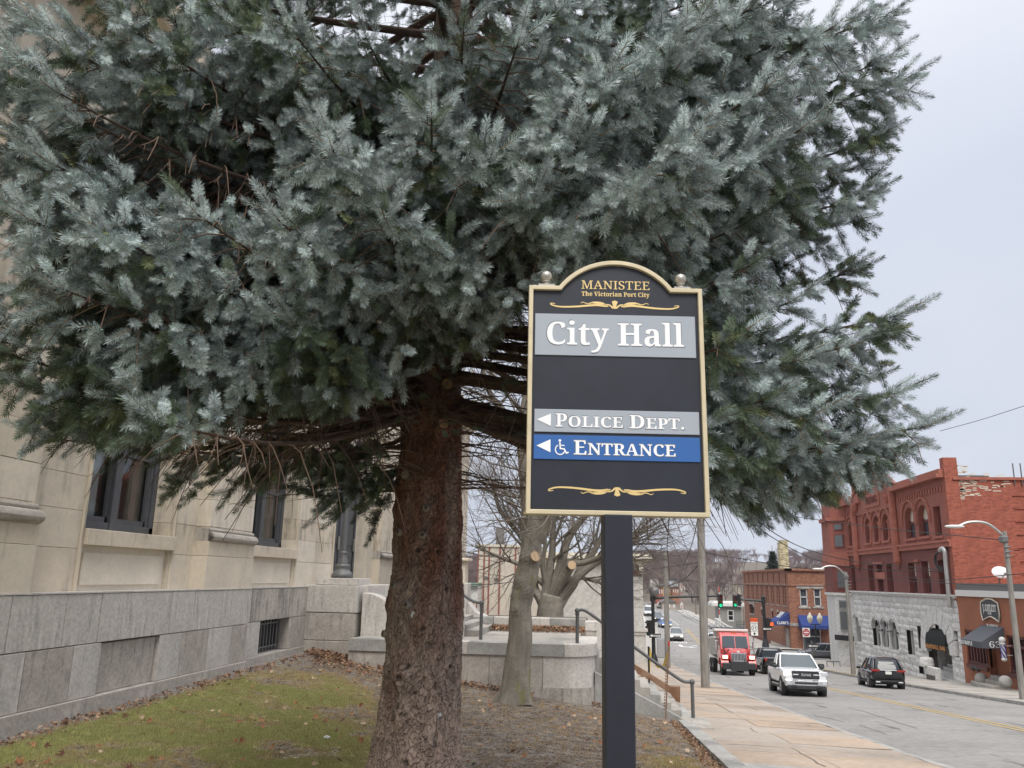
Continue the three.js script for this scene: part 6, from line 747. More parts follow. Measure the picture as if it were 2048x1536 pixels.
{
  // ------------------------------------------------ barber's shop
  const X = 20.42, s = thing('barber_shop', 'single storey terracotta barber shop with grey awning and moustache on its wall', 'shop'), at = (x, y) => atX(x, y, X), d0 = 37.5, d1 = 50.3, y0 = (d) => roadY(d), yt = at(1960, 1183).y, dw = (x) => -at(x, 1290).z;
  const wA = [dw(1987), dw(1932)], wB = [dw(2047), dw(2014)], door = [dw(2013), dw(1974)], yW = [at(1955, 1330).y, at(1955, 1262).y];
  const sh = poly([d0, -6.4], [d1, -6.4], [d1, yt], [d0, yt]); const rect = (a, b, c, e) => { const p = new THREE.Path(); p.moveTo(a, c); p.lineTo(b, c); p.lineTo(b, e); p.lineTo(a, e); p.closePath(); return p; };
  sh.holes = [rect(door[1] + .05, wA[1], yW[0], yW[1]), rect(door[0], door[1], -6.3, yW[1] - .3), rect(d0 + .2, door[0] - .05, yW[0], yW[1])];
  one((q) => q.ext(sh, .35, V(X, 0, 0), PI / 2)).build('wall', M.shopRed, s); one((q) => q.bb(X + .36, -6.4, -d0, X + 9, yt - .2, -d1 + .1)).build('body', M.shopRed, s);
  one((q) => q.bb(X - .1, yt - .28, -d0, X + .4, yt + .05, -d1 + .08)).build('cornice', M.winWhite, s); one((q) => q.bb(X - .02, yt + .05, -d0, X + .6, yt + .42, -d1 + .1)).build('parapet', M.roofGrey, s);
  for (const [a, b] of [[door[1] + .05, wA[1]], [d0 + .2, door[0] - .05]]) { const w = one((q) => { for (let e = a; e <= b + .01; e += (b - a) / 7) q.bb(X + .08, yW[0], -e + .05, X + .2, yW[1], -e - .05); for (const y of [yW[0], (yW[0] + yW[1]) / 2 + .3, yW[1] - .14]) q.bb(X + .06, y, -a, X + .2, y + .14, -b); }).build('window', M.wood, s); one((q) => q.bb(X + .2, yW[0], -a, X + .22, yW[1], -b)).build('pane', glass([.05, .03, .03], .08), w); one((q) => { for (let e = a + .2; e < b; e += .36) q.bb(X + .3, yW[0] + .1, -e, X + .31, (yW[0] + yW[1]) / 2, -e - .15); }).build('curtain', M.cream, w); one((q) => q.bb(X - .1, yW[0] - .2, -a, X + .2, yW[0], -b)).build('sill', M.wood, w); }
  one((q) => q.bb(X + .9, -6.3, -door[0], X + .95, yW[1], -door[1])).build('door', M.black, s); one((q) => { for (let k = 0; k < 3; k++) q.bb(X - .9 + k * .42, -7, -door[0] - .1 - k * .01, X + .9, y0(door[0]) + .3 + k * .18, -door[1] + (k ? .1 : -.3), .02); }).build('door_step', M.concrete, s);
  { const a = dw(2011), b = dw(1968), yT = at(1983, 1252).y, yB = at(1958, 1287).y - .05, out = 1.15; const P = (x, y, d) => V(X - x, y, -d); const aw = one((q) => { q.quad(P(0, yT, a), P(0, yT, b), P(out, yB + .3, b), P(out, yB + .3, a)).quad(P(out, yB + .3, a), P(out, yB + .3, b), P(out, yB, b), P(out, yB, a)); for (const d of [a, b]) q.add(polyGeo([P(0, yT, d), P(out, yB + .3, d), P(0, yB + .3, d)]), true).quad(P(0, yB + .3, d), P(out, yB + .3, d), P(out, yB, d), P(0, yB, d)); q.quad(P(0, yB + .02, a), P(0, yB + .02, b), P(out, yB + .02, b), P(out, yB + .02, a)); }).build('awning', M.canvasGrey, s); const g = textGeo('63 MAPLE', .2, fontB, .006, 1.3); g.rotateY(-PI / 2); g.translate(X - out - .004, yB + .06, -(a + b) / 2 - .5); meshOf('lettering', g, M.white, aw); const h = textGeo('63', .3, fontS, .006, .55); h.translate(X - .5, yB + .05, -a + .004); meshOf('lettering', h, M.white, aw); }
  { const c = at(1983, 1228), w = 1.05, p = one((q) => { const o = [[-.9, .55], [-.3, .72], [.3, .72], [.9, .55], [.98, 0], [.85, -.35], [.4, -.2], [0, -.12], [-.4, -.2], [-.85, -.35], [-.98, 0]]; q.ext(poly(...o.map(([x, y]) => [x * w, y * w])), .06, V(X - .06, c.y, c.z), -PI / 2 + PI); }).build('shop_sign', std([.05, .055, .06], .6), s); one((q) => { const o = [[-.9, .55], [-.3, .72], [.3, .72], [.9, .55], [.98, 0], [.85, -.35], [.4, -.2], [0, -.12], [-.4, -.2], [-.85, -.35], [-.98, 0], [-.9, .55]].map(([x, y]) => V(X - .07, c.y + y * w, c.z + x * w)); q.tube(o, .035, 5); }).build('sign_border', M.cream, p); for (const [t, y, wd, hh, m] of [['J. CATLETT', .12, 1.45, .36, M.winWhite], ['& CO.', -.02, .4, .12, M.winWhite], ['BARBER', -.72, 1.3, .2, M.winWhite]]) { const g = textGeo(t, hh, fontSB, .02, wd); g.rotateY(-PI / 2); g.translate(X - .075 + (y < -.5 ? .06 : 0), c.y + y, c.z); meshOf('lettering', g, m, p); } }
  { const c = at(1953, 1339), b = new MB(); for (const sd of [-1, 1]) { const pts = [[0, .02], [.14, .1], [.3, .02], [.45, .05], [.5, .14]].map(([x, y]) => V(X - .04, c.y + y, c.z + sd * x)); b.tube(curve(pts, 14), Array.from({ length: 15 }, (_, i) => .11 * Math.sin(PI * clamp(i / 14 * .8 + .2)) + .012), 8); } b.build('moustache', M.black, s); }
  { const c = atX(2007, 1302, X - .35), t = one((q) => { q.lathe([[0, -.5], [.1, -.48], [.14, -.42], [.14, -.36], [.1, -.34], [.1, .3], [.14, .32], [.14, .38], [.1, .4]], 14, c); q.bar(c.clone().add(V(0, -.2, 0)), c.clone().add(V(.4, -.2, 0)), .02, .02, 6).bar(c.clone().add(V(0, .25, 0)), c.clone().add(V(.4, .25, 0)), .02, .02, 6); q.add(xf(new THREE.SphereGeometry(.16, 14, 10), c.clone().add(V(0, .52, 0)))); }).build('barber_pole', M.winWhite, s); one((q) => { for (let k = 0; k < 4; k++) { const p = []; for (let i = 0; i <= 10; i++) { const a = i / 10 * 3 + k * 1.6; p.push(c.clone().add(V(Math.cos(a) * .1, -.32 + i / 10 * .6, Math.sin(a) * .1))); } q.tube(p, .035, 5); } }).build('pole_stripes', std([.05, .06, .3], .4), t); }
  { const o = thing('planter_ball', 'round grey stone planter ball left of the barber shop steps', 'planter', atX(1965, 1381, X - .55)); one((q) => q.add(xf(new THREE.SphereGeometry(.31, 24, 16), V(0, .27, 0)))).build('ball', M.concreteGrey, o); o.position.y = walkY(X, 45.6); copyOf(o, 'round grey stone planter ball right of the barber shop steps', V(X - .6, walkY(X, 43), -(-atX(2013, 1382, X - .6).z))); }
  { const c = atD(2001, 1147.5, 49), t = thing('satellite_dish', 'white oval satellite dish above the barber shop roof', 'satellite dish', c); one((q) => { const g = new THREE.SphereGeometry(1, 24, 8, 0, PI * 2, 0, .75); g.scale(.7, .35, .5); g.rotateX(1.25); q.add(xf(g, V(0, 0, -.2))); }).build('dish', new THREE.MeshStandardMaterial({ color: lin(.72, .73, .75), roughness: .5, side: THREE.DoubleSide }), t); one((q) => q.bar(V(0, -.1, -.2), V(0, -1.4, -.3), .035, .035, 6).bar(V(0, -.3, 0), V(.05, .0, .45), .02, .02, 6).box(.05, 0, .48, .1, .1, .14)).build('mast', M.steelGrey, t); }
}
{
  // ------------------------------------------------ brown brick corner store across the side street
  const X = 20.5, D = 93, s = thing('corner_store', 'two storey brown brick corner store with blue awnings past the side street', 'building'), at = (x, y) => atX(x, y, X), fr = (x, y) => atD(x, y, D), yt = at(1576, 1139).y, y0 = -7.6;
  const rect = (a, b, c, e) => { const p = new THREE.Path(); p.moveTo(a, c); p.lineTo(b, c); p.lineTo(b, e); p.lineTo(a, e); p.closePath(); return p; }, sw = [], fw = [];
  for (let k = 0; k < 8; k++) { const m = lerp(95.2, 117.4, k / 7); for (const o of [-.5, .5]) sw.push([m + o - .26, m + o + .26, at(1570, 1211).y, at(1570, 1172).y]); } const ly = [at(1553, 1238).y, at(1553, 1223).y]; for (const x of [1556, 1545, 1524]) { const d = -at(x, 1225).z; sw.push([d - .4, d + .4, ...ly]); } { const a = -at(1509, 1225).z, b = -at(1499, 1225).z; sw.push([a, b, ly[0], ly[1] + .4]); }
  for (const [a, b] of [[1600, 1615.5], [1628, 1642.5]]) fw.push([fr(a, 1195).x, fr(b, 1195).x, fr(a, 1213).y, fr(a, 1177).y]); fw.push([fr(1604, 1250).x, fr(1641, 1250).x, y0 + .8, fr(1610, 1253).y + .3], [fr(1560, 1250).x + 30, fr(1560, 1250).x + 31, -6, -5]);
  fw.pop(); const a1 = poly([D, y0], [121, y0], [121, yt], [D, yt]); a1.holes = sw.map((w) => rect(...w)); one((q) => q.ext(a1, .4, V(X, 0, 0), PI / 2)).build('street_wall', M.brownBrick, s); const a2 = poly([X + .401, y0], [X + 14, y0], [X + 14, yt], [X + .401, yt]); a2.holes = fw.map((w) => rect(...w)); one((q) => q.ext(a2, .4, V(0, 0, -D - .4))).build('front_wall', M.brownBrick, s);
  one((q) => q.bb(X + .45, y0, -D - .45, X + 14, yt - .1, -121)).build('body', M.roofGrey, s);
  for (const [a, b, c, e] of sw) { const w = one((q) => q.bb(X + .25, c, -a, X + .28, e, -b)).build('window', b - a < .6 ? M.redDark : M.glassDark, s); one((q) => q.bb(X - .05, e, -a + .05, X + .2, e + .22, -b - .05).bb(X - .08, c - .12, -a + .05, X + .2, c, -b - .05)).build('lintel', M.concrete, w); }
  for (const [a, b, c, e] of fw) { const w = one((q) => { for (const x of [a, b - .1]) q.bb(x, c, -D - .12, x + .1, e, -D - .25); for (const y of [c, (c + e) / 2, e - .1]) q.bb(a, y, -D - .12, b, y + .1, -D - .25); }).build('window', M.winWhite, s); one((q) => q.bb(a, c, -D - .26, b, e, -D - .28)).build('pane', M.glassBlue, w); one((q) => q.bb(a - .3, e, -D + .06, b + .3, e + .4, -D - .2).bb(a - .2, c - .18, -D + .1, b + .2, c, -D - .2)).build('lintel', M.concrete, w); }
  one((q) => { q.bb(X - .25, yt - .12, -D + .25, X + 14, yt + .12, -D - .4).bb(X - .25, yt - .12, -D + .25, X + .4, yt + .12, -121); for (let k = 0; k < 9; k++) q.bb(X - .1, yt - 1.35, -lerp(94, 119.5, k / 8), X, yt - .35, -lerp(94, 119.5, k / 8) - .3); q.bb(X - .08, yt - 1.75, -D + .08, X + 14, yt - 1.6, -D).bb(X - .08, yt - 1.75, -D + .05, X, yt - 1.6, -121); }).build('cornice', M.brownBrick, s);
  const aw = (a, b, yT, yB, side) => { const P = side ? (o, y, t) => V(X - o, y, -lerp(a, b, t)) : (o, y, t) => V(lerp(a, b, t), y, -D + o); return one((q) => { q.quad(P(0, yT, 0), P(1.5, yB + .35, 0), P(1.5, yB + .35, 1), P(0, yT, 1)).quad(P(1.5, yB + .35, 0), P(1.5, yB, 0), P(1.5, yB, 1), P(1.5, yB + .35, 1)); for (const t of [0, 1]) q.add(polyGeo([P(0, yT, t), P(1.5, yB + .35, t), P(0, yB + .35, t)]), true).quad(P(0, yB + .35, t), P(1.5, yB + .35, t), P(1.5, yB, t), P(0, yB, t)); }).build('awning', M.navyCanvas, s); };
  const w1 = aw(93.3, 96.6, fr(1576, 1226).y, fr(1576, 1251).y, 1); { const g = textGeo('CLARK\'S', .3, fontB, .01, 1.2); g.translate(X - .75, fr(1576, 1250).y + .05, -D + .32 - .62 + .012); meshOf('lettering', g, M.white, w1); const h = textGeo('DRY', .9, fontB, .01, 1.9); h.rotateX(-.75); h.rotateY(-PI / 2); h.translate(X - .9, (fr(1576, 1226).y + fr(1576, 1251).y) / 2 + .05, -95); meshOf('lettering', h, M.white, w1); }
  aw(fr(1596, 1240).x, fr(1656, 1240).x, fr(1600, 1230).y, fr(1600, 1256).y, 0);
  one((q) => q.bb(X + .0, y0, -D + .02, fr(1604, 1250).x - .0, fr(1600, 1251).y, -D)).build('shop_pier', M.brownBrick, s); one((q) => { q.bb(X - .1, fr(1585, 1252).y, -D + .1, fr(1597, 1250).x, fr(1585, 1246).y, -D); q.bb(X - .05, y0, -D - 1, X + .2, at(1570, 1256).y, -D - 2.4); }).build('shop_trim', M.concrete, s); one((q) => { q.bb(X - 1.1, y0 + .2, -99, X - 1, y0 + 1.3, -112); }).build('stair_wall', M.redDark, s);
  const c = thing('chimney', 'tall square chimney of pale flaking brick rising behind the corner store', 'chimney'), q3 = (x, y) => atD(x, y, 101); one((q) => q.bb(q3(1560, 1110).x, -2, -101, q3(1577, 1110).x, q3(1568, 1084).y, -102.2)).build('stack', M.tanBrick, c); one((q) => { for (const x of [1560.5, 1566, 1571, 1576]) q.bb(q3(x, 1084).x - .12, q3(x, 1084).y, -101, q3(x, 1084).x + .12, q3(x, 1080).y, -101.3); }).build('chimney_crown', M.tanBrick, c);
}
{
  // ------------------------------------------------ white brick building, beige panelled hall beyond the terrace
  const D = 66, w = thing('white_brick_building', 'white painted brick building with bracketed grey cornice behind the spreading bare tree', 'building'), q = (x, y) => atD(x, y, D), x0 = q(1078, 1200).x, x1 = q(1287, 1240).x, yt = q(1240, 1128).y, y0 = -7.5;
  const rect = (a, b, c, e) => { const p = new THREE.Path(); p.moveTo(a, c); p.lineTo(b, c); p.lineTo(b, e); p.lineTo(a, e); p.closePath(); return p; }, wins = [[1080, 1122, 1166, 1233], [1202, 1236, 1168, 1246], [1130, 1150, 1290, 1330]].map(([a, b, c, e]) => [q(a, 1200).x, q(b, 1200).x, q(a, e).y, q(a, c).y]), s = poly([x0, y0], [x1, y0], [x1, yt], [x0, yt]); s.holes = wins.map((a) => rect(...a));
  one((b) => b.ext(s, .4, V(0, 0, -D - .4))).build('wall', M.whiteBrick, w); one((b) => b.bb(x0, y0, -D - .42, x1 - .02, yt, -76)).build('body', M.whiteBrick, w); for (const [a, b, c, e] of wins) { const f = one((z) => { for (const x of [a, b - .14]) z.bb(x, c, -D - .05, x + .14, e, -D - .2); for (const y of [c, (c + e) / 2, e - .1]) z.bb(a, y, -D - .08, b, y + .1, -D - .2); }).build('window', M.wood, w); one((z) => z.bb(a, c, -D - .22, b, e, -D - .24)).build('pane', M.glassDark, f); }
  one((b) => { const g = M; b.bb(x0, yt, -D + .3, x1 + .3, yt + .35, -76).bb(x0, yt + .35, -D + .75, x1 + .75, yt + .6, -76.2).bb(x0, yt + .6, -D + .5, x1 + .5, yt + .8, -76); for (const x of [x1 - .3, x1 - 1.3, x1 - 3, x1 - 5, x1 - 7]) b.bb(x, yt - .75, -D + .32, x + .32, yt, -D).bb(x, yt - .5, -D + .6, x + .32, yt, -D + .3); g; }).build('cornice', M.cream, w); one((b) => b.bb(x1 - .9, yt - .9, -D + .05, x1 - .1, yt - .15, -D)).build('cornice_bracket', M.wood, w); one((b) => { b.bb(x1 - .9, -7.5, -D + .12, x1 + .15, q(1280, 1263).y, -D); b.bb(x1 - 1, q(1280, 1263).y, -D + .3, x1 + .3, q(1280, 1257).y, -D).bb(x1 - 1, q(1280, 1263).y - .25, -D + .2, x1 + .2, q(1280, 1263).y, -D); }).build('pilaster', M.whiteBrick, w);
  one((b) => b.bb(q(1288, 1100).x - 1.2, yt + .8, -70, q(1288, 1100).x - .5, yt + 1.2, -70.5)).build('vent', M.roofGrey, w);
  const D2 = 60, h = thing('panelled_hall', 'beige panelled hall with thin red vertical strips seen between the two tree trunks', 'building'), q2 = (x, y) => atD(x, y, D2), a = q2(955, 1200).x, b = q2(1081, 1200).x, t = q2(1000, 1094).y; const xs = [955, 967, 977, 998.5, 1030, 1056, 1081]; for (let i = 0; i + 1 < xs.length; i++) one((z) => z.bb(q2(xs[i], 1170).x + .05, -7, -D2, q2(xs[i + 1], 1170).x - .05, t, -D2 - .3, .02)).build('panel', M.beige, h); one((z) => { for (const x of xs.slice(0, 5)) z.bb(q2(x, 1170).x - .045, -7, -D2 + .04, q2(x, 1170).x + .045, t, -D2); }).build('red_strips', M.stripe, h); one((z) => z.bb(a, -7, -D2 - .3, b, t - .05, -D2 - 9)).build('body', M.beige, h); one((z) => z.bb(a - .1, t, -D2 + .1, b, t + .18, -D2 - 9)).build('roof_edge', M.cream, h); one((z) => { for (const [x, y] of [[972, 1154], [993, 1157]]) z.bb(q2(x - 5, y).x, q2(x, y + 3).y, -D2 + .1, q2(x + 5, y).x, q2(x, y - 1).y, -D2 + .02); }).build('vents', M.roofGrey, h); one((z) => z.bb(q2(982, 1060).x, t, -D2 - 3, q2(996, 1060).x, q2(990, 1050).y, -D2 - 4.4)).build('stack', M.roofGrey, h);
  const D3 = 58, k = thing('low_annex', 'low white annex with a curtained window beside the panelled hall', 'building'), q4 = (x, y) => atD(x, y, D3); one((z) => z.bb(q4(880, 1200).x, -6, -D3, q4(955, 1200).x, q4(940, 1172).y, -D3 - 4)).build('wall', M.winWhite, k); const f = one((z) => z.bb(q4(931, 1210).x, q4(940, 1224).y, -D3 + .05, q4(954, 1210).x, q4(940, 1203).y, -D3)).build('window', M.cream, k); one((z) => { for (const x of [931, 938, 946, 952.5]) z.bb(q4(x, 1210).x, q4(940, 1224).y, -D3 + .08, q4(x + 1.5, 1210).x, q4(940, 1203).y, -D3); }).build('curtain', M.stripe, f); one((z) => z.bb(q4(880, 1200).x, q4(940, 1172).y, -D3 + .3, q4(956, 1200).x, q4(940, 1166).y, -D3 - 4)).build('roof', std([.2, .3, .24], .8), k);
}
{
  // ------------------------------------------------ bridge house, bridge rails, barrier arms
  const D = 128, q = (x, y) => atD(x, y, D), h = thing('bridge_house', 'small grey bridge tender house with white window beside the road', 'building'), xa = q(1438, 1235).x, xb = q(1483, 1235).x, yb = q(1460, 1258).y, yt = q(1460, 1213).y;
  one((z) => z.bb(xa, yb - 1.5, -D, xb, yt, -D - 4)).build('wall', M.greyWall, h); one((z) => z.bb(xa - 1, yt, -D + .6, xb + .4, yt + .55, -D - 4.5, .05).bb(xa - .8, yt + .55, -D + .4, xb + .2, yt + .7, -D - 4)).build('roof', M.winWhite, h); const w = one((z) => z.bb(q(1455, 1230).x, q(1460, 1243).y, -D + .08, q(1467.5, 1230).x, q(1460, 1220).y, -D)).build('window', M.winWhite, h); one((z) => { for (const [a, b] of [[1231.8, 1239.5], [1222, 1230.5]]) z.bb(q(1457, 1230).x, q(1460, b).y, -D + .1, q(1465.5, 1230).x, q(1460, a).y, -D); }).build('pane', M.glassDark, w); one((z) => z.bb(xa - .02, yb - .2, -D + 1.2, xb, yb, -D)).build('balcony', M.greyWall, h); one((z) => { for (const y of [.35, .7, 1.05]) z.bb(q(1470, 1240).x, yb + y, -D + 1.2, xb + .3, yb + y + .1, -D + 1.1); for (let x = q(1470, 1240).x; x < xb + .3; x += 1) z.bb(x, yb, -D + 1.2, x + .08, yb + 1.1, -D + 1.1); }).build('balcony_rail', M.steelGrey, h);
  const rail = (pts, lab, base) => { const t = thing('bridge_rail', lab, 'railing'), P = pts.map(([x, y, d]) => { const v = atD(x, y, d); return v; }); for (let i = 0; i + 1 < P.length; i++) for (const o of [0, .42, .84]) one((z) => z.beam(P[i].clone().add(V(0, -o, 0)), P[i + 1].clone().add(V(0, -o, 0)), .1, .16)).build('rail', M.winWhite, t); P.forEach((p, i) => { if (i + 1 < P.length) for (let k = 0; k < 3; k++) { const v = p.clone().lerp(P[i + 1], k / 3); one((z) => z.bb(v.x - .08, v.y - base, v.z - .08, v.x + .08, v.y + .1, v.z + .08)).build('post', M.winWhite, t); } }); };
  rail([[1365, 1219, 172], [1403, 1238, 138], [1432, 1250, 124]], 'long white bridge rail curving away on the right side of the road', 1.3); rail([[1431, 1237, 118], [1455, 1252, 106], [1480, 1262, 100]], 'short white railing in front of the bridge house', 1.4); rail([[1284, 1227, 135], [1291, 1246, 112]], 'white rail along the left edge of the bridge', 1.3);
  const barrier = (x, y0, y1, d, lab) => { const a = atD(x, y0, d), b = atD(x - 1, y1, d), t = thing('barrier_arm', lab, 'barrier', a), n = 7; one((z) => z.box(0, .5, 0, .5, 1, .4, .03)).build('gate_motor', M.winWhite, t); for (let k = 0; k < n; k++) one((z) => z.beam(V(lerp(0, b.x - a.x, k / n), lerp(0, b.y - a.y, k / n) + .01, .3), V(lerp(0, b.x - a.x, (k + 1) / n), lerp(0, b.y - a.y, (k + 1) / n), .3), .16, .1)).build('arm_section', k % 2 ? M.winWhite : std([.5, .04, .03], .6), t); };
  barrier(1363.5, 1217, 1170, 165, 'raised red and white barrier arm at the far end of the bridge'); barrier(1438.5, 1252, 1174, 118, 'raised red and white barrier arm beside the bridge house');
  // ------------------------------------------------ town beyond: shop fronts up the left side, houses on the hill
  const r = RNG(91), cols = [[.5, .3, .2], [.42, .2, .12], [.55, .42, .3], [.3, .12, .08], [.5, .48, .42], [.4, .28, .16]], words = ['orange brick', 'red brick', 'tan', 'dark brick', 'pale grey', 'brown'], pl = ['nearest', 'second', 'third', 'fourth', 'fifth', 'farthest'];
  for (let k = 0; k < 6; k++) { const d0 = 214 + k * 19, xs = 10.6 + k * .85, hh = r.r(6, 8.5), t = thing('shop_front', `${words[k]} shop front, ${pl[k]} in the far row left of the bridge road`, 'building'), m = std(cols[k], .85), y = roadY(d0); one((z) => z.bb(xs - 10, y - 1, -d0, xs, y + hh, -d0 - 18.5)).build('wall', m, t); one((z) => z.bb(xs - 10, y + hh, -d0 + .2, xs + .3, y + hh + .4, -d0 - 18.6)).build('cornice', M.cream, t); for (let j = 0; j < 4; j++) for (const [a, b] of [[.6, 2.6], [3.6, 5.4]]) { const z0 = -d0 - 2 - j * 4.2; one((z) => z.bb(xs - .05, y + a, z0, xs + .04, y + b, z0 - 2.4)).build('window', j % 2 ? M.glassBlue : M.winWhite, t); } }
  const far = [[1312, 1326, 1174, 1196, 250, [.32, .1, .07], 'small red brick block at the far end of the road'], [1322, 1343, 1173, 1194, 268, [.62, .42, .1], 'yellow building at the far end of the road'], [1345, 1358, 1175, 1192, 262, [.35, .16, .1], 'low brown building right of the yellow one'], [1335, 1352, 1160, 1173, 330, [.55, .6, .66], 'pale blue grey house on the slope above the yellow building'], [1352, 1372, 1163, 1172, 345, [.5, .47, .42], 'cream house with long roof on the wooded slope'], [1472, 1482, 1168, 1181, 320, [.6, .54, .42], 'cream house among bare trees left of the corner store'], [1300, 1318, 1156, 1172, 330, [.4, .38, .35], 'grey house on the slope at the left end of town'], [1325, 1352, 1205, 1222, 205, [.42, .36, .3], 'low tan wall and shed past the bridge']];
  for (const [a, b, c, e, d, col, lab] of far) { const p = atD(a, e, d), p2 = atD(b, c, d), t = thing('far_house', lab, 'house'), dep = 8; one((z) => z.bb(p.x, p.y - 4, -d, p2.x, p2.y, -d - dep)).build('wall', std(col, .85), t); one((z) => { const m = (p.x + p2.x) / 2, o = .4; z.ext(poly([p.x - o, p2.y], [p2.x + o, p2.y], [m, p2.y + (p2.x - p.x) * .28]), dep + .8, V(0, 0, -d - dep - .4)); }).build('roof', M.roofGrey, t); const n = 3; for (let j = 0; j < n; j++) { const x = lerp(p.x, p2.x, (j + .3) / n), w = (p2.x - p.x) / n * .4; one((z) => z.bb(x, lerp(p.y, p2.y, .4), -d + .06, x + w, lerp(p.y, p2.y, .8), -d)).build('window', M.winWhite, t); } }
}
{
  // ------------------------------------------------ the wooded hill: bare crowns, too many to count
  const variants = [1, 2, 3].map((sd) => { const r = RNG(900 + sd), P = [], addT = (a, b, ra, rb) => { const d = b.clone().sub(a).normalize(), s = d.clone().cross(Math.abs(d.y) < .9 ? Y1 : X1).normalize(), u = s.clone().cross(d); for (let k = 0; k < 3; k++) { const o0 = [k, (k + 1) % 3].map((q) => s.clone().multiplyScalar(Math.cos(q * 2.094)).addScaledVector(u, Math.sin(q * 2.094))); const A = a.clone().addScaledVector(o0[0], ra), B = a.clone().addScaledVector(o0[1], ra), C = b.clone().addScaledVector(o0[1], rb), D = b.clone().addScaledVector(o0[0], rb); for (const v of [A, B, C, A, C, D]) P.push(v.x, v.y, v.z); } };
    const rec = (p, d, L, ra, k) => { const e = p.clone().addScaledVector(d, L); addT(p, e, ra, ra * .6); if (k) for (let i = 0; i < (k > 3 ? 3 : 4); i++) rec(p.clone().lerp(e, i ? r.r(.5, 1) : 1), d.clone().add(V(r.r(-1, 1), r.r(-.35, .6), r.r(-1, 1)).multiplyScalar(.75)).normalize(), L * r.r(.55, .8), ra * .55, k - 1); }; rec(V(0, -.5, 0), V(0, 1, 0), 3.6, .22, 5); const g = new THREE.BufferGeometry(); g.setAttribute('position', new THREE.Float32BufferAttribute(P, 3)); g.computeVertexNormals(); return g; });
  const r = RNG(95), m = std([.15, .115, .108], .95), o = new THREE.Object3D(), c = new THREE.Color(), y = (x, d) => tab(ROADY, Math.min(d, 420)) - .45 + hillY(x, d);
  variants.forEach((g, k) => { const n = 3200, im = new THREE.InstancedMesh(g, m, n); for (let i = 0; i < n; i++) { const d = 230 + 480 * Math.pow(r(), .8), s = Math.sqrt(r()) * (r() < .5 ? -1 : 1), x = d * .19 + s * d * .42; if (Math.abs(x - 15) < 14 && d < 320) { o.scale.setScalar(.001); } else o.scale.set(r.r(.8, 1.3), r.r(.75, 1.15), r.r(.8, 1.3)); o.position.set(x, y(x, d), -d); o.rotation.set(0, r() * 6.3, 0); o.updateMatrix(); im.setMatrixAt(i, o.matrix); const v = r.r(.7, 1.3); c.setRGB(v * 1.05, v * .96, v); im.setColorAt(i, c); } im.name = numbered('far_wood'); stuff(im); scene.add(im); });
  // single bare trees near the bridge, and the dark pine behind the chimney
  const one1 = (px, py, d, s, lab, k) => { const p = atD(px, py, d), t = thing('bare_tree', lab, 'tree', p, k * 2, ); const mm = meshOf('crown', variants[k % 3], std([.2, .165, .14], .95), t); mm.scale.setScalar(s); };
  one1(1392, 1224, 160, .95, 'bare tree leaning over the bridge rail between the two utility poles', 1); one1(1410, 1228, 150, .8, 'smaller bare tree right of the one by the bridge rail', 2); one1(1338, 1190, 300, 1.1, 'bare tree standing before the pale houses at the end of the road', 0); one1(1488, 1245, 140, .8, 'bare tree between the bridge house and the corner store', 2); one1(1455, 1160, 330, 1.5, 'tall bare tree on the ridge above the bridge house', 1);
  const p = atD(1547, 1150, 190), t = thing('pine_tree', 'dark green pine showing over the corner store roof left of the chimney', 'tree', p.clone().setY(-7)); one((z) => z.bar(V(0, 0, 0), V(0, p.y + 13.5, 0), .3, .06, 8)).build('trunk', M.maple, t); const P = [], top = atD(1547, 1104, 190).y + 7; for (let i = 0; i < 5200; i++) { const f = Math.pow(r(), .8), yv = lerp(top * .35, top, f), R = (1 - f) * 3.9 * (.75 + .25 * Math.sin(yv * 5)) + .15, a = r() * 6.3, q = Math.sqrt(r()) * R, w = .16, c0 = V(Math.cos(a) * q, yv - q * .15, Math.sin(a) * q), d = V(Math.cos(a), r.r(-.4, .6), Math.sin(a)).multiplyScalar(r.r(.3, .6)), sd = V(r.r(-1, 1), r.r(-1, 1), r.r(-1, 1)).normalize().multiplyScalar(w); P.push(c0.clone().sub(sd), c0.clone().add(sd), c0.clone().add(d)); } const cr = meshOf('crown', polyGeo(P), std([.035, .055, .035], .9, { side: THREE.DoubleSide }), t); stuff(cr);
}

// ---------------------------------------------------------------- vehicles
const paint = (c, r = .3) => new THREE.MeshPhysicalMaterial({ color: lin(...c), roughness: r, clearcoat: .8, clearcoatRoughness: .12 });
M.tyre = std([.02, .02, .02], .85); M.rim = metal([.5, .5, .51], .3, .9); M.chrome = metal([.75, .75, .76], .16); M.plastic = std([.025, .026, .028], .6); M.carGlass = glass([.02, .028, .034], .03); M.screenGlass = glass([.07, .09, .105], .03); M.lens = glass([.5, .52, .55], .08); M.redLens = glass([.28, .015, .012], .12); M.lamp = std([.9, .85, .7], .3, { emissive: lin(1, .86, .6), emissiveIntensity: .9 }); M.amber = glass([.6, .2, .03], .15); M.cabin = std([.035, .035, .038], .9);
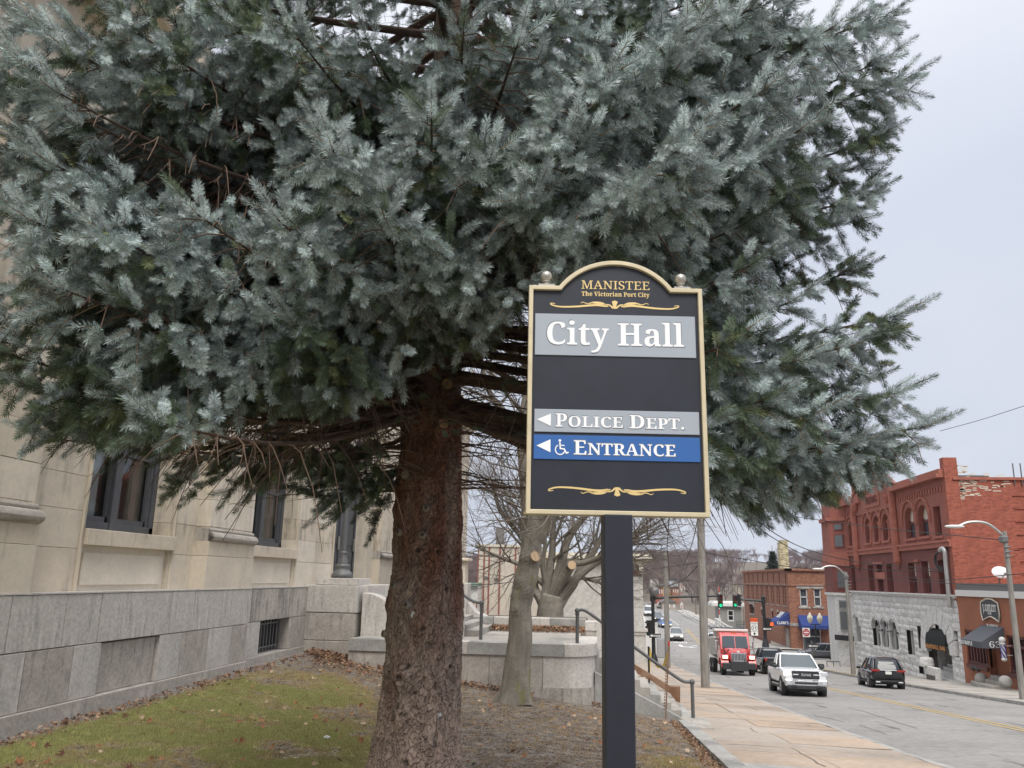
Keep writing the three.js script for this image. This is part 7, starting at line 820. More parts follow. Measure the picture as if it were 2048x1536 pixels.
// a smooth skin through stations; each station is a rounded rectangle. along 'z': [z, y bottom, y top, half width]; along 'y': [y, z tail, z nose, half width]
function skin(st, along, pw = 5, fine = 4, nA = 32) {
  const rows = []; for (let i = 0; i + 1 < st.length; i++) for (let k = 0; k < fine; k++) { const t = k / fine, a = st[Math.max(0, i - 1)], b = st[i], c = st[i + 1], d = st[Math.min(st.length - 1, i + 2)]; rows.push(b.map((_, n) => { const m0 = (c[n] - a[n]) / 2, m1 = (d[n] - b[n]) / 2, u = t * t, w = u * t; return n === 0 ? lerp(b[0], c[0], t) : (2 * w - 3 * u + 1) * b[n] + (w - 2 * u + t) * m0 * .7 + (3 * u - 2 * w) * c[n] + (w - u) * m1 * .7; })); } rows.push(st[st.length - 1]);
  const P = [], I = [], sg = (x, e) => Math.sign(x) * Math.pow(Math.abs(x), 2 / e);
  for (const [q, a, b, w] of rows) for (let k = 0; k <= nA; k++) { const t = (k + .5) / nA * 2 * PI, x = sg(Math.cos(t), pw) * w, o = (a + b) / 2 + sg(Math.sin(t), pw) * (b - a) / 2; along === 'z' ? P.push(x, o, q) : P.push(x, q, o); }
  const n = rows.length, fl = along === 'y'; for (let j = 0; j < n - 1; j++) for (let k = 0; k < nA; k++) { const a = j * (nA + 1) + k, b = a + nA + 1; fl ? I.push(a, b, a + 1, b, b + 1, a + 1) : I.push(a, a + 1, b, b, a + 1, b + 1); }
  for (const [j, f] of [[0, 0], [n - 1, 1]]) { const c = P.length / 3, [q, a, b] = rows[j]; along === 'z' ? P.push(0, (a + b) / 2, q) : P.push(0, q, (a + b) / 2); for (let k = 0; k < nA; k++) { const u = j * (nA + 1) + k; (f ? !fl : fl) ? I.push(c, u, u + 1) : I.push(c, u + 1, u); } }
  const g = new THREE.BufferGeometry(); g.setAttribute('position', new THREE.Float32BufferAttribute(P, 3)); g.setIndex(I); return toCreasedNormals(g, .7);
}
// nose toward +z; o.body: stations of the lower body; o.cab: stations of the glasshouse, roof last
function car(name, label, cat, p, turn, o) {
  const t = thing(name, label, cat, p, turn), K = o.scale ?? .85, g0 = Math.atan((roadY(-p.z + 2) - roadY(-p.z - 2)) / 4); t.rotation.set(g0 * Math.cos(turn), turn, 0, 'YXZ'); t.scale.setScalar(K);
  const { W, R = .36, wz } = o, hw = W / 2, body = paint(o.color, .22), B0 = o.body[0], B1 = o.body[o.body.length - 1], zR = B0[0], zF = B1[0], belt = o.cab[0][0], top = o.cab[o.cab.length - 1];
  meshOf('body', skin(o.body, 'z', 5.5), body, t);
  const gh = skin(o.cab.slice(0, -1), 'y', 7), pp = gh.attributes.position, bins = { windscreen: [], rear_window: [], side_window: [], side_window_: [] }; for (let i = 0; i < pp.count; i += 3) { const v = [0, 1, 2].map((k) => V().fromBufferAttribute(pp, i + k)), n = v[1].clone().sub(v[0]).cross(v[2].clone().sub(v[0])).normalize(); (Math.abs(n.x) > Math.abs(n.z) * 1.1 ? (n.x > 0 ? bins.side_window : bins.side_window_) : n.z > 0 ? bins.windscreen : bins.rear_window).push(...v); }
  for (const [k, v] of Object.entries(bins)) if (v.length) meshOf(k.replace(/_$/, ''), (() => { const g = polyGeo(v); return toCreasedNormals(g, .6); })(), k === 'windscreen' ? M.screenGlass : M.carGlass, t);
  const cab = o.cab, at = (y) => { for (let i = 1; i < cab.length; i++) if (y <= cab[i][0] || i === cab.length - 1) { const u = (y - cab[i - 1][0]) / (cab[i][0] - cab[i - 1][0]); return cab[i].map((v, n) => lerp(cab[i - 1][n], v, u)); } }, c2 = cab[cab.length - 2], ys = [belt - .03, (belt + c2[0]) / 2, c2[0]];
  one((b) => { b.add(skin([[c2[0] - .03, c2[1] - .02, c2[2] + .03, c2[3] + .015], [c2[0] + .015, c2[1] - .02, c2[2] + .02, c2[3] + .015], [top[0], top[1], top[2], top[3]]], 'y', 6)); for (const sx of [-1, 1]) { const f = [0, ...(o.pillars ?? [.5]), 1]; for (const u of f) { const pts = ys.map((y) => { const q = at(y), e = .045; return V(sx * (q[3] + .006 - (u === 0 || u === 1 ? .035 : 0)), y, lerp(q[1] + e, q[2] - e, u)); }); b.tube(pts, u === 0 ? .07 : .04, 6); } } }).build('roof', body, t);
  one((b) => { for (const z of wz) for (const sx of [-1, 1]) b.bar(V(sx * (hw - .3), R, z), V(sx * (hw + .004), R, z), R * 1.17, R * 1.17, 28); b.bb(-hw + .2, R * .6, zR + .4, hw - .2, R * 1.2, zF - .4); }).build('wheel_wells', M.plastic, t);
  for (const z of wz) for (const x of [-hw + .1, hw - .1]) { const sx = Math.sign(x), w = one((b) => b.lathe([[R * .62, -.12], [R * .93, -.12], [R, -.07], [R, .07], [R * .93, .12], [R * .62, .12]], 26, V(x, R, z), 0, 0, PI / 2)).build('wheel', M.tyre, t); one((b) => { b.lathe([[0, .05], [R * .2, .06], [R * .55, .03], [R * .66, .11], [R * .66, -.1], [0, -.1]], 22, V(x + sx * .015, R, z), 0, 0, -sx * PI / 2); for (let k = 0; k < 6; k++) { const a = k / 6 * 6.283; b.beam(V(x + sx * .1, R, z), V(x + sx * .1, R + Math.sin(a) * R * .6, z + Math.cos(a) * R * .6), .05, .07); } }).build('rim', M.rim, w); }
  one((b) => { for (const x of [-1, 1]) b.add(xf(new THREE.SphereGeometry(1, 12, 8), V(x * (hw + .09), belt + .07, at(belt)[2] - .38), 0, 0, 0, V(.13, .095, .07))); }).build('mirrors', o.mirror ?? body, t);
  one((b) => { const [zt, zn] = [at(belt)[1], at(belt)[2]]; for (const x of [-1, 1]) { for (const u of o.doors ?? [.35, .72]) b.box(x * (hw - .008), belt - .1, lerp(zt, zn, u), .03, .035, .2, .01); for (const u of [...(o.pillars ?? [.5]), .97]) b.box(x * (hw - .012), (belt + .35) / 2, lerp(zt, zn, u), .012, belt - .45, .014); b.box(x * (hw - .01), R * .95, (wz[0] + wz[1]) / 2, .03, .12, wz[1] - wz[0] - R * 2.5); } }).build('door_lines', M.plastic, t);
  if (o.rail) one((b) => { for (const x of [-1, 1]) b.bar(V(x * (c2[3] - .04), top[0] + .03, c2[1] + .3), V(x * (c2[3] - .04), top[0] + .03, c2[2] - .3), .022, .022, 6); }).build('roof_rails', M.chrome, t);
  const F2 = (x, y, w, h, nm, m, d = .05, ch = .01) => one((b) => b.box(x, y, zF + d / 2 - .06, w, h, d + .06, ch)).build(nm, m, t), Bk = (x, y, w, h, nm, m, d = .05, ch = .01) => one((b) => b.box(x, y, zR - d / 2 + .06, w, h, d + .06, ch)).build(nm, m, t);
  if (!o.front) { const y = B1[2] - .1; for (const x of [-1, 1]) F2(x * (hw - .3), y, .38, .17, 'headlight', o.lit ? M.lamp : M.lens, .04, .04); F2(0, y - .05, W * .4, .22, 'grille', M.plastic, .04, .03); F2(0, y - .05, W * .3, .03, 'badge', M.chrome, .06); F2(0, B1[1] + .02, W * .75, .13, 'bumper', M.plastic, .05, .03); } else o.front(F2, t);
  if (!o.rear) { for (const x of [-1, 1]) Bk(x * (hw - .2), belt - .14, .2, .24, 'tail_light', M.redLens, .05, .03); Bk(0, belt - .3, .36, .16, 'number_plate', M.winWhite); Bk(0, B0[1] + .1, W * .85, .18, 'rear_bumper', M.plastic, .06, .04); } else o.rear(Bk, t);
  return t;
}
{
  const on = (x, d, dy = 0) => V(x, roadY(d) + .05 + dy, -d), suv = { W: 1.9, wz: [-1.4, 1.4], body: [[-2.32, .62, .95, .78], [-2.22, .42, 1.03, .91], [-1.4, .34, 1.06, .95], [0, .32, 1.06, .95], [.95, .32, 1.06, .95], [1.7, .34, 1.0, .93], [2.1, .4, .92, .9], [2.3, .5, .8, .76]], cab: [[1.0, -2.25, 1.2, .86], [1.25, -2.16, .85, .81], [1.5, -2.02, .48, .73], [1.66, -1.9, .25, .67], [1.74, -1.7, .02, .58]], pillars: [.22, .6], rail: 1 };
  // white pickup coming up the street
  const pick = { body: [[-2.88, .62, 1.2, .9], [-2.78, .52, 1.27, 1.0], [-1, .5, 1.29, 1.015], [.8, .5, 1.3, 1.015], [1.5, .5, 1.29, 1.01], [2.4, .52, 1.22, .99], [2.74, .56, 1.14, .96], [2.86, .62, 1.02, .9]], cab: [[1.24, -.95, 1.3, .93], [1.5, -.9, .92, .87], [1.75, -.85, .55, .8], [1.88, -.78, .36, .75], [1.95, -.62, .1, .65]], pillars: [.42], doors: [.16, .6], wz: [-1.95, 1.82], R: .42 };
  car('pickup_truck', 'white crew cab pickup with big black grille coming up the street', 'pickup truck', on(8.45, 37.9), -.06, { ...pick, W: 2.03, color: [.74, .75, .76], mirror: M.plastic,
    front: (F2, t) => { F2(0, .98, 1.24, .36, 'grille', M.plastic, .08, .05); F2(0, 1.17, 1.3, .05, 'grille_trim', M.chrome, .1); for (const x of [-1, 1]) { F2(x * .46, .99, .26, .05, 'grille_bar', M.chrome, .11); F2(x * .84, 1.03, .34, .24, 'headlight', x < 0 ? M.lamp : M.lens, .04, .05); F2(x * .8, .62, .18, .1, 'fog_lamp', M.lens, .14); } F2(0, .62, 1.96, .3, 'bumper', M.chrome, .1, .05); F2(0, .62, 1.05, .1, 'bumper_slot', M.plastic, .12); F2(0, .42, 1.7, .14, 'lower_bumper', M.plastic, .08); for (const x of [-.55, .55]) F2(x, .48, .22, .1, 'tow_hook', M.plastic, .13); const g = textGeo('RAM', .12, fontB, .02, .42); g.translate(0, .93, 2.96); meshOf('lettering', g, M.chrome, t); one((b) => { for (const x of [-1, 1]) b.box(x * 1.16, 1.36, .55, .3, .22, .12, .03); }).build('tow_mirrors', M.plastic, t); one((b) => b.bb(-.84, 1.2, -2.74, .84, 1.295, -1.05, .02)).build('bed', M.plastic, t); one((b) => { for (const x of [-1, 1]) b.bar(V(x * .98, .45, -1.2), V(x * .98, .45, 1.2), .045, .045, 8); }).build('side_steps', M.alum, t); } });
  car('black_suv', 'glossy black SUV parked at the far kerb before the stone inn', 'SUV', on(14.65, 46.5), PI - .1, { ...suv, W: 1.95, color: [.004, .004, .006], rear: (B, t) => { for (const x of [-1, 1]) B(x * .72, 1.0, .46, .12, 'tail_light', M.redLens, .04); B(0, 1.02, .95, .04, 'trim', M.chrome, .05); B(0, .88, .34, .17, 'number_plate', M.winWhite); B(0, .42, 1.5, .1, 'rear_bumper', M.plastic, .07); for (const x of [-.62, .62]) B(x, .36, .26, .07, 'exhaust', M.chrome, .09); } });
  car('grey_suv', 'grey SUV waiting in the side street by the pub corner', 'SUV', V(20.2, roadY(80) + .03, -80.2), -PI / 2, { ...suv, color: [.12, .125, .135], rail: 0 });
  car('silver_suv', 'silver SUV coming toward the crossing with its headlights on', 'SUV', on(9.1, 101), -.05, { ...suv, color: [.42, .41, .39], lit: 1 });
  car('white_suv', 'white SUV driving away behind the tall utility pole', 'SUV', on(12.9, 94), PI - .35, { ...suv, color: [.68, .69, .69] });
  const sed = { W: 1.8, R: .33, wz: [-1.35, 1.35], body: [[-2.25, .5, .85, .74], [-2.1, .36, .94, .86], [-1, .3, .95, .9], [.8, .3, .95, .9], [1.7, .32, .86, .87], [2.2, .45, .68, .72]], cab: [[.9, -1.65, 1.05, .8], [1.12, -1.3, .65, .74], [1.35, -.95, .25, .66], [1.43, -.7, -.05, .56]], pillars: [.5] };
  car('blue_car', 'bright blue car following the silver SUV off the bridge', 'car', on(9.75, 126), .1, { ...sed, color: [.04, .13, .38], lit: 1 }); car('dark_suv', 'dark grey blue SUV behind the bright blue car', 'SUV', on(9.9, 143), 0, { ...suv, color: [.07, .09, .12], lit: 1 }); car('white_van', 'white van with red lower front behind the traffic signal post', 'van', on(9.6, 165), 0, { W: 2, wz: [-1.7, 1.7], color: [.72, .72, .72], body: [[-2.7, .4, 1.15, .9], [-2.5, .35, 1.2, 1], [1.6, .35, 1.2, 1], [2.3, .4, 1.05, .95], [2.7, .5, .85, .8]], cab: [[1.15, -2.65, 1.95, .95], [1.6, -2.6, 1.55, .9], [2.1, -2.55, 1.1, .84], [2.25, -2.4, .9, .74]], pillars: [.25, .7] });
  car('white_minivan', 'white minivan driving away past the bridge with red tail lights', 'van', on(15.4, 212), PI, { ...suv, color: [.7, .7, .68] });
  ['silver|[.5,.5,.52]|silver car first in the parked row at the left of the bridge road', 'white|0|white car second in the parked row left of the bridge road', 'blue|0|pale blue car third in the row left of the bridge road', 'grey|0|grey car last in the far row left of the bridge road'].forEach((s, k) => { car('parked_car', s.split('|')[2], 'car', on([10.2, 10.6, 10.9, 11.3][k] - .6, 182 + k * 22), 0, { ...(k % 2 ? sed : suv), color: [[.5, .5, .52], [.7, .7, .7], [.25, .34, .45], [.2, .21, .23]][k] }); });
  // black pickup seen from behind, beyond the dump truck
  car('black_pickup', 'black pickup driving away on the right of the red dump truck', 'pickup truck', on(11.4, 58.5), PI, { ...pick, W: 2.03, color: [.008, .008, .01] });
  // red dump truck
  const t = thing('dump_truck', 'red dump truck with grey tipper body and headlights on coming up the street', 'dump truck', on(8.6, 55.6), 0); t.rotation.set(-.065, 0, 0, 'YXZ'); t.scale.setScalar(.87); const red = paint([.5, .025, .028], .35), part = (nm, m, f, par = t) => one(f).build(nm, m, par);
  part('chassis', M.plastic, (b) => b.bb(-.5, .6, -5.2, .5, .95, 2).bb(-1.15, .45, 1.5, 1.15, .85, 2.35, .05)); part('cab', red, (b) => { b.ext(poly([-.7, .95], [.95, .95], [.95, 1.75], [.67, 2.72], [.5, 2.86], [-.55, 2.86], [-.7, 2.7]), 2.0, V(1.0, 0, 0), -PI / 2, .05); });
  meshOf('hood', skin([[.85, .9, 1.86, 1.0], [1.3, .88, 1.8, .9], [2.0, .86, 1.66, .68], [2.34, .86, 1.56, .6]], 'z', 4.5), red, t);
  for (const x of [-1, 1]) { part('fender', red, (b) => { const sh = new THREE.Shape(); sh.absarc(1.55, .62, .72, -.1, PI * .95, false); sh.absarc(1.55, .62, .58, PI * .95, -.1, true); b.ext(sh, .5, V(x > 0 ? 1.2 : -.7, 0, 0), -PI / 2, .02).bb(x * .62, 1.02, 1.6, x * 1.18, 1.38, 2.28, .06); }); part('headlight', M.lamp, (b) => b.box(x * .93, 1.22, 2.3, .36, .22, .06, .03)); part('mirror', M.chrome, (b) => b.box(x * 1.32, 2.05, .75, .1, .6, .22, .03).bar(V(x * 1.0, 2.35, .6), V(x * 1.3, 2.3, .75), .02, .02, 6).bar(V(x * 1.0, 1.7, .6), V(x * 1.3, 1.8, .75), .02, .02, 6)); part('side_window', M.carGlass, (b) => b.bb(x * 1.04, 1.85, -.35, x * 1.06, 2.6, .65)); part('plow_post', M.steelGrey, (b) => b.bb(x * .42 - .06, .35, 2.5, x * .42 + .06, 1.2, 2.6)); }
  part('windscreen', M.screenGlass, (b) => b.quad(V(-.92, 1.84, 1.08), V(.92, 1.84, 1.08), V(.86, 2.66, .85), V(-.86, 2.66, .85))); part('window_post', red, (b) => b.beam(V(0, 1.82, 1.09), V(0, 2.62, .86), .05, .04)); part('grille', M.chrome, (b) => { b.bb(-.52, .95, 2.36, .52, 1.52, 2.4); }); part('grille_bars', M.plastic, (b) => { for (let k = 0; k < 10; k++) b.bb(-.48 + k * .1, 1.0, 2.4, -.42 + k * .1, 1.46, 2.42); }); part('marker_lights', M.amber, (b) => { for (const x of [-.75, -.12, 0, .12, .75]) b.box(x, 2.93, .55, .09, .07, .1, .02); }); part('bumper', M.plastic, (b) => b.bb(-1.15, .4, 2.36, 1.15, .82, 2.5, .04).bb(-.6, .3, 2.5, .6, .95, 2.62, .03)); part('badge', M.winWhite, (b) => b.box(0, 1.6, 2.32, .2, .1, .05)); const n34 = textGeo('34', .36, fontB, .01, .55); n34.rotateY(-.5); n34.translate(-.78, 1.38, 1.72); meshOf('lettering', n34, M.plastic, t);
  part('tipper_body', M.alum, (b) => { b.ext(poly([-1.2, 2.5], [-1.05, 1.35], [-.6, 1.05], [.6, 1.05], [1.05, 1.35], [1.2, 2.5]), 4.1, V(0, 0, -5), 0, .03); }); part('body_hood', M.winWhite, (b) => b.bb(-1.25, 2.5, -5, 1.25, 2.62, -.8).bb(-1.25, 3.0, -1.6, 1.25, 3.18, -.5, .03).bb(-1.2, 2.6, -1.4, 1.2, 3.0, -1.2)); part('tarp', M.canvasGrey, (b) => b.bb(-1.1, 3.18, -4.6, 1.1, 3.3, -.9, .05));
  for (const z of [1.55, -3, -4.2]) for (const x of [-1.0, 1.0]) { const w = part('wheel', M.tyre, (b) => b.lathe([[.3, -.17], [.5, -.17], [.53, -.12], [.53, .12], [.5, .17], [.3, .17]], 22, V(x, .53, z), 0, 0, PI / 2)); part('rim', M.rim, (b) => b.lathe([[0, .1], [.12, .16], [.3, .12], [.3, -.1]], 16, V(x, .53, z), 0, 0, -Math.sign(x) * PI / 2), w); }
}
// ---------------------------------------------------------------- poles, signals, lamps, signs, wires
{
  const X2 = (px, py, d) => atD(px, py, d);
  const util = (lab, b, topPx, d, r0) => { const a = X2(...b, d), e = X2(...topPx, d), t = thing('utility_pole', lab, 'utility pole', a); const h = e.clone().sub(a), pts = [], rs = []; for (let i = 0; i <= 8; i++) { pts.push(h.clone().multiplyScalar(i / 8).add(V(0, i ? 0 : -.3, 0))); rs.push(lerp(r0, r0 * .78, i / 8)); } one((q) => q.tube(pts, rs, 14)).build('pole', M.pole, t); return [t, a, h]; };
  const [tall] = util('tall weathered grey utility pole at the kerb right of the town sign', [1411, 1380], [1392, 720], 38.2, .19), [short, sa] = util('shorter grey utility pole with climbing bolts near the white building', [1335.5, 1337], [1331, 1105], 61, .2);
  one((q) => { for (let k = 0; k < 8; k++) q.bar(V(-.35, 8.4 - k * .28 - .1, .1), V(-.1, 8.4 - k * .28 - .1, .1), .03, .03, 6); }).build('climbing_bolts', M.steelGrey, short); one((q) => q.box(0, 9.4, .0, 2.4, .12, .12)).build('cross_arm', M.pole, tall); sa;
  const cab = X2(1322, 1318, 60.4), bx = thing('signal_cabinet', 'grey metal cabinet fixed low on the shorter utility pole', 'cabinet', cab); one((q) => q.box(0, .75, 0, .55, 1.35, .4, .02)).build('box', metal([.35, .36, .37], .5, .5), bx); one((q) => q.box(.02, .75, .21, .46, 1.2, .03, .01)).build('door', metal([.4, .41, .42], .5, .5), bx);
  // signal masts
  const head = (lab, p, face, lit) => { const t = thing('traffic_light', lab, 'traffic light', p, face, 'signal heads on the mast arms'); delete t.userData.group; one((q) => q.box(0, 0, 0, .36, 1.1, .3, .03)).build('housing', M.black, t); [[.34, [.1, .008, .006], 'red_lens'], [0, [.12, .06, .005], 'amber_lens'], [-.34, [.01, .09, .05], 'green_lens']].forEach(([y, c, n], i) => { const on = lit === i; one((q) => q.bar(V(0, y, .14), V(0, y, .165), .13, .13, 20)).build(n, on ? std([.02, .5, .25], .4, { emissive: i === 2 ? lin(.01, .75, .32) : lin(.9, .05, .01), emissiveIntensity: .5 }) : glass(c, .2), t); one((q) => { const pts = []; for (let k = 0; k <= 10; k++) { const a = k / 10 * PI; pts.push(V(Math.cos(a) * .15, y + Math.sin(a) * .15, .26)); } for (let k = 0; k < 10; k++) q.quad(pts[k].clone().setZ(.14), pts[k], pts[k + 1], pts[k + 1].clone().setZ(.14)); }).build('visor', M.black, t); }); return t; };
  const mast = (lab, base, d, topPy, armPx, armPy) => { const a = X2(...base, d), t = thing('signal_mast', lab, 'signal mast', a), tp = X2(base[0], topPy, d).sub(a), e = X2(armPx, armPy, d).sub(a); tp.x = 0; tp.z = 0; one((q) => q.lathe([[0, -.4], [.42, -.4], [.42, .05], [.34, .12], [.3, .5], [.2, .75], [.17, .9]], 16)).build('base', M.black, t); one((q) => q.bar(V(0, 0, 0), tp, .17, .13, 14).add(xf(new THREE.SphereGeometry(.2, 12, 8), tp))).build('post', M.black, t); const ay = tp.y - .35; one((q) => q.tube([V(0, ay, 0), V(e.x * .3, ay + (e.y - ay) * .5, 0), V(e.x, e.y, 0)], [.13, .11, .07], 12).lathe([[.2, -.25], [.22, 0], [.2, .25]], 12, V(0, ay, 0))).build('mast_arm', M.black, t); return [t, a, e]; };
  mast('black signal post on the left corner with long mast arm over the oncoming lane', [1308, 1329], 70, 1188, 1437, 1192); mast('black signal post before the corner store with mast arm reaching left', [1531.5, 1297], 81, 1195, 1473, 1198.5);
  head('traffic light showing green at the end of the long left mast arm', X2(1440.5, 1202, 70), .1, 2); head('traffic light showing green at the tip of the right mast arm', X2(1469.5, 1202.5, 81), .1, 2); head('dark traffic light seen edge on at the tip of the right mast arm', X2(1478, 1200, 81), 1.2, -1); head('pedestrian height signal facing the side street on the left signal post', X2(1299.5, 1256, 70), -1.1, -1).scale.set(1.3, 1.1, 1.3); head('low signal head on the right signal post', X2(1537, 1248, 81), .9, -1); { const p = X2(1543, 1248, 81), t = thing('pedestrian_signal', 'orange lit pedestrian signal on the right signal post', 'signal', p); one((q) => q.box(0, 0, 0, .42, .42, .2, .03)).build('housing', M.black, t); one((q) => q.box(0, 0, .105, .3, .3, .02)).build('face', std([.5, .06, .02], .4, { emissive: lin(.9, .12, .03), emissiveIntensity: .8 }), t); }
  { const p = X2(1308, 1182, 69.9), t = thing('signal_lantern', 'grey cobra lamp head on top of the left signal post', 'street lamp', p); one((q) => q.lathe([[0, .35], [.3, .3], [.42, .05], [.4, -.25], [.2, -.4], [0, -.4]], 14)).build('lantern', metal([.2, .2, .2], .5, .5), t); }
  const arrowSign = printed(256, 96, (x, w, h) => { x.fillStyle = '#16181a'; x.fillRect(0, 0, w, h); x.fillStyle = '#e4e4e0'; x.beginPath(); x.moveTo(8, h / 2); x.lineTo(70, 10); x.lineTo(60, 28); x.lineTo(246, 28); x.lineTo(246, 68); x.lineTo(60, 68); x.lineTo(70, 86); x.fill(); x.fillStyle = '#16181a'; x.font = 'bold 34px sans-serif'; x.textAlign = 'center'; x.fillText('ONE WAY', 155, 60); });
  const sgn = (name, lab, px, py, d, w, h, mat, ry = 0) => { const t = thing(name, lab, 'road sign', X2(px, py, d), ry); one((q) => q.box(0, 0, -.012, w + .03, h + .03, .02, .004)).build('back', M.steelGrey, t); plate('face', w, h, mat, t, V(0, 0, .003)); return t; };
  sgn('one_way_sign', 'one way arrow sign on the left signal post', 1310, 1271.5, 69.7, .92, .3, arrowSign, .05); sgn('one_way_sign', 'one way arrow sign on the right signal post beneath the red signal', 1534, 1258, 80.7, .82, .28, arrowSign); sgn('one_way_sign', 'one way arrow sign low before the grey SUV', 1626, 1292, 75.2, .85, .3, arrowSign);
  const post = (name, lab, px, py0, py1, d, r = .04) => { const a = X2(px, py0, d), e = X2(px, py1, d), t = thing(name, lab, 'post', a); one((q) => q.bar(V(0, -.3, 0), V(0, e.y - a.y, 0), r, r, 8)).build('post', M.steelGrey, t); return t; };
  post('sign_post', 'thin steel post carrying the route 31 sign', 1508, 1306, 1236, 78); post('sign_post', 'steel post carrying the do not enter sign', 1612, 1322, 1262, 76); post('sign_post', 'post carrying the low one way sign', 1626, 1325, 1282, 75.4, .07);
  sgn('route_sign', 'white route 31 shield sign with orange detour plate above it', 1508.5, 1254, 77.8, .62, 1.5, printed(128, 308, (x, w, h) => { x.fillStyle = '#8b8b86'; x.fillRect(0, 0, w, h); x.fillStyle = '#ef5a1c'; x.fillRect(0, 0, w, 62); x.fillStyle = '#e9e9e4'; x.fillRect(0, 66, w, 44); x.fillRect(0, 114, w, 116); x.fillRect(0, 236, w, 70); x.fillStyle = '#111'; x.textAlign = 'center'; x.font = 'bold 30px sans-serif'; x.fillText('DETOUR', w / 2, 42, 116); x.font = 'bold 32px sans-serif'; x.fillText('NORTH', w / 2, 100, 116); x.beginPath(); x.arc(w / 2, 172, 54, 0, 7); x.fill(); x.fillStyle = '#eee'; x.beginPath(); x.arc(w / 2, 172, 47, 0, 7); x.fill(); x.fillStyle = '#111'; x.font = 'bold 74px sans-serif'; x.fillText('31', w / 2, 198); x.beginPath(); x.moveTo(w / 2, 246); x.lineTo(w / 2 + 28, 274); x.lineTo(w / 2 + 10, 274); x.lineTo(w / 2 + 10, 300); x.lineTo(w / 2 - 10, 300); x.lineTo(w / 2 - 10, 274); x.lineTo(w / 2 - 28, 274); x.fill(); }));
  sgn('do_not_enter_sign', 'square white sign with red do not enter disc by the blue awning', 1612.5, 1265, 75.9, .62, .76, printed(192, 224, (x, w, h) => { x.fillStyle = '#e8e6e2'; x.fillRect(0, 0, w, h); x.fillStyle = '#b3152a'; x.beginPath(); x.arc(w / 2, h / 2, 90, 0, 7); x.fill(); x.fillStyle = '#eee'; x.fillRect(w / 2 - 68, h / 2 - 13, 136, 26); x.textAlign = 'center'; x.font = 'bold 34px sans-serif'; x.fillText('DO NOT', w / 2, h / 2 - 28); x.fillText('ENTER', w / 2, h / 2 + 54); }));
  // cobra head street lamps on the right
  const lampP = (lab, base, topPx, tip, d, r) => { const a = X2(...base, d), e = X2(...topPx, d), h = X2(...tip, d), t = thing('street_lamp', lab, 'street lamp', a), L = (v) => v.clone().sub(a), arm = curve([L(e), L(e).lerp(L(h), .35).add(V(0, .42, 0)), L(e).lerp(L(h), .72).add(V(0, .32, 0)), L(h)], 18); one((q) => q.bar(V(0, -.4, 0), L(e).add(V(0, .25, 0)), r, r * .68, 14)).build('pole', M.alum2 ?? M.pole, t); one((q) => q.tube(arm, .055, 8)).build('arm', M.alum, t); one((q) => { const g = new THREE.SphereGeometry(1, 16, 10); g.scale(.42, .075, .14); q.add(xf(g, L(h).add(V(-.1, .01, 0)))); }).build('lamp_head', M.winWhite, t); one((q) => { q.box(0, L(e).y - .1, 0, .3, .3, .3, .05); for (let k = 0; k < 3; k++) q.bar(V(-.05, L(e).y - .45 - k * .2, .1), V(.22, L(e).y - .4 - k * .2, .12), .03, .03, 6); }).build('wire_clamps', M.steelGrey, t); return [t, L(e).add(a)]; };
  lampP('near street lamp with curved arm in front of the brick side wall', [2046, 1402], [2010, 1074], [1914, 1053.5], 37.4, .135); lampP('farther street lamp with curved arm before the stone inn', [1707, 1347], [1692, 1151], [1640, 1138.5], 59.3, .16);
  { const a = X2(1633, 1288, 82), t = thing('twin_globe_lamp', 'black post with two white globe lamps before the blue awning', 'street lamp', a); const y = (py) => X2(1633, py, 82).y - a.y, dx = X2(1640, 1246, 82).x - a.x; one((q) => q.bar(V(0, -.3, 0), V(0, y(1249), 0), .08, .06, 10).beam(V(-dx, y(1249), 0), V(dx, y(1249), 0), .08, .08)).build('post', M.black, t); for (const s of [-1, 1]) { one((q) => q.lathe([[0, 0], [.12, .02], [.26, .4], [.24, .62], [.1, .8], [.12, .86], [0, 1]], 14, V(s * dx, y(1247), 0))).build('globe', std([.72, .68, .52], .4), t); } }
  { const t = thing('hand_rail', 'short black iron railing by the pub steps at the inn corner', 'railing', X2(1668, 1343, 70)); one((q) => { for (const x of [-.5, 0, .5]) q.bar(V(x, -.2, 0), V(x, .75, 0), .025, .025, 6); q.bar(V(-.5, .75, 0), V(.5, .75, 0), .03, .03, 6).bar(V(-.5, .3, 0), V(.5, .3, 0), .02, .02, 6); }).build('rail', M.black, t); }
  // the leaning rusty stake, a short black post and the yellow tape between
  { const d = 19.9, a = X2(1330, 1436, d), e = X2(1338, 1282, d), t = thing('stake', 'leaning rusty steel stake with notched edge and red tip on the lawn', 'stake', a), h = e.clone().sub(a); one((q) => { q.beam(V(0, -.2, 0), h, .05, .03); for (let k = 3; k < 20; k++) { const p = h.clone().multiplyScalar(k / 26); q.box(p.x - .03, p.y, p.z, .025, .035, .03); } }).build('stake_bar', M.rust, t); one((q) => q.beam(h.clone().multiplyScalar(.94), h, .06, .04)).build('red_tip', std([.5, .03, .03], .5), t);
    const d2 = 27, b0 = X2(1298, 1345, d2), b1 = X2(1299, 1293, d2), k = thing('marker_post', 'short black marker post tied with yellow tape beyond the handrail', 'post', b0); one((q) => q.bar(V(0, -.3, 0), V(0, b1.y - b0.y, 0), .03, .03, 8)).build('post', M.black, k);
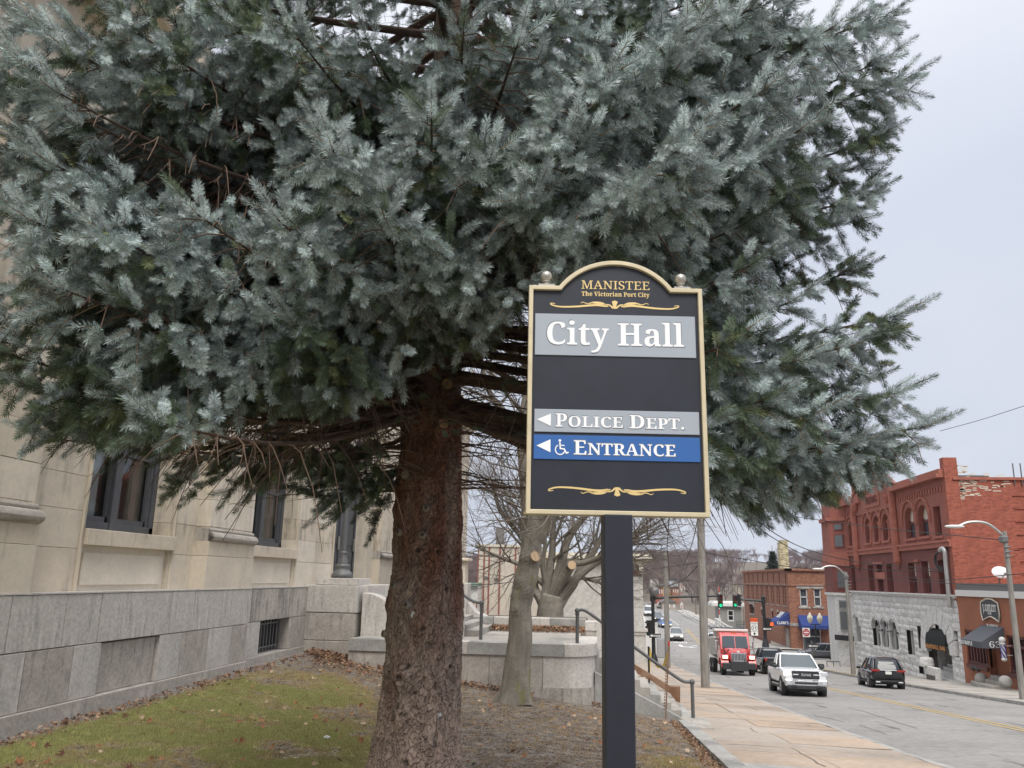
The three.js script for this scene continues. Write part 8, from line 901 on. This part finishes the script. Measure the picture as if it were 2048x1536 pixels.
    const P = curve([X2(1299, 1296, d2), X2(1303, 1315, 26), X2(1312, 1330, 24), X2(1324, 1333, 22), X2(1331, 1321, 20.6), X2(1338, 1297, 19.9)], 40), tp = one((q) => { for (let i = 0; i < 40; i++) { const w = .045, n = V(Math.sin(i * .35) * .5, 1, Math.cos(i * .3) * .4).normalize().multiplyScalar(w), n2 = V(Math.sin((i + 1) * .35) * .5, 1, Math.cos((i + 1) * .3) * .4).normalize().multiplyScalar(w); q.quad(P[i].clone().sub(n), P[i + 1].clone().sub(n2), P[i + 1].clone().add(n2), P[i].clone().add(n)); } q.quad(X2(1298, 1297, d2), X2(1301, 1297, d2), X2(1300.5, 1343, d2), X2(1297.5, 1343, d2)); }).build('caution_tape', std([.75, .52, .02], .5, { side: THREE.DoubleSide }), null); tag(tp, 'yellow caution tape hanging between the leaning stake and the black marker post', 'tape'); }
  // wires
  const wire = (lab, pts, r = .018) => { const m = one((q) => q.tube(curve(pts.map((a) => X2(...a)), 40), r, 5)).build('overhead_wire', M.wire, null); tag(m, lab, 'wire'); };
  wire('upper wire dropping from under the spruce boughs to the inn wall', [[1500, 1030, 38], [1560, 1073, 42], [1640, 1107, 48], [1740, 1127, 52], [1880, 1139, 49.6]], .022); wire('second wire just below the upper one running to the inn conduit', [[1480, 1025, 38], [1545, 1075, 42], [1640, 1122, 48], [1740, 1139, 52], [1885, 1143, 49.6]], .022); wire('wire crossing the upper storey of the inn to the near street lamp', [[1560, 1030, 60], [1640, 1040, 55], [1760, 1056, 48], [1880, 1068, 42], [2006, 1080, 37.4]], .02); wire('slack wire over the crossing from the tall utility pole to the inn', [[1409, 1104, 38.2], [1440, 1111, 45], [1500, 1120, 55], [1560, 1131, 65], [1640, 1140, 72]], .025); wire('wire looping to the left from the tall utility pole past the white cornice', [[1408, 1104, 38.2], [1370, 1108, 45], [1330, 1112, 61], [1260, 1113, 64]], .025); wire('cable from the tall utility pole down to the white building', [[1400, 1124, 38.2], [1360, 1130, 45], [1300, 1138, 58], [1264, 1141, 64]], .03); wire('thick cable drooping from the tall utility pole behind the shorter pole', [[1400, 1126, 38.2], [1385, 1143, 42], [1365, 1160, 52], [1340, 1170, 61], [1310, 1172, 66]], .035); wire('steep guy wire running up from the street under the spruce', [[1366, 1133, 60], [1378, 1105, 52], [1392, 1055, 42], [1400, 1000, 38]], .025); wire('thin line running across the wooded hill', [[1330, 1157, 90], [1400, 1163, 92], [1480, 1169, 95], [1640, 1173, 92]], .03); wire('thin wire rising to the right edge above the brick side wall', [[1880, 862, 60], [1960, 840, 58], [2060, 808, 55]], .02); wire('line crossing the inn between its storeys', [[1640, 1172, 68], [1740, 1158, 60], [1830, 1163, 52], [2012, 1173, 37.4]], .018); wire('low line sagging over the roof of the barber shop', [[1790, 1150, 56], [1860, 1160, 50], [2014, 1150, 37.4], [2060, 1146, 36]], .018); wire('line stretched past the beige panelled hall', [[925, 1170, 58], [985, 1168, 55], [1050, 1161, 50]], .025);
}
scene.fog = new THREE.FogExp2(new THREE.Color().setRGB(.74, .76, .82), .00014);

renderer.render(scene, camera);
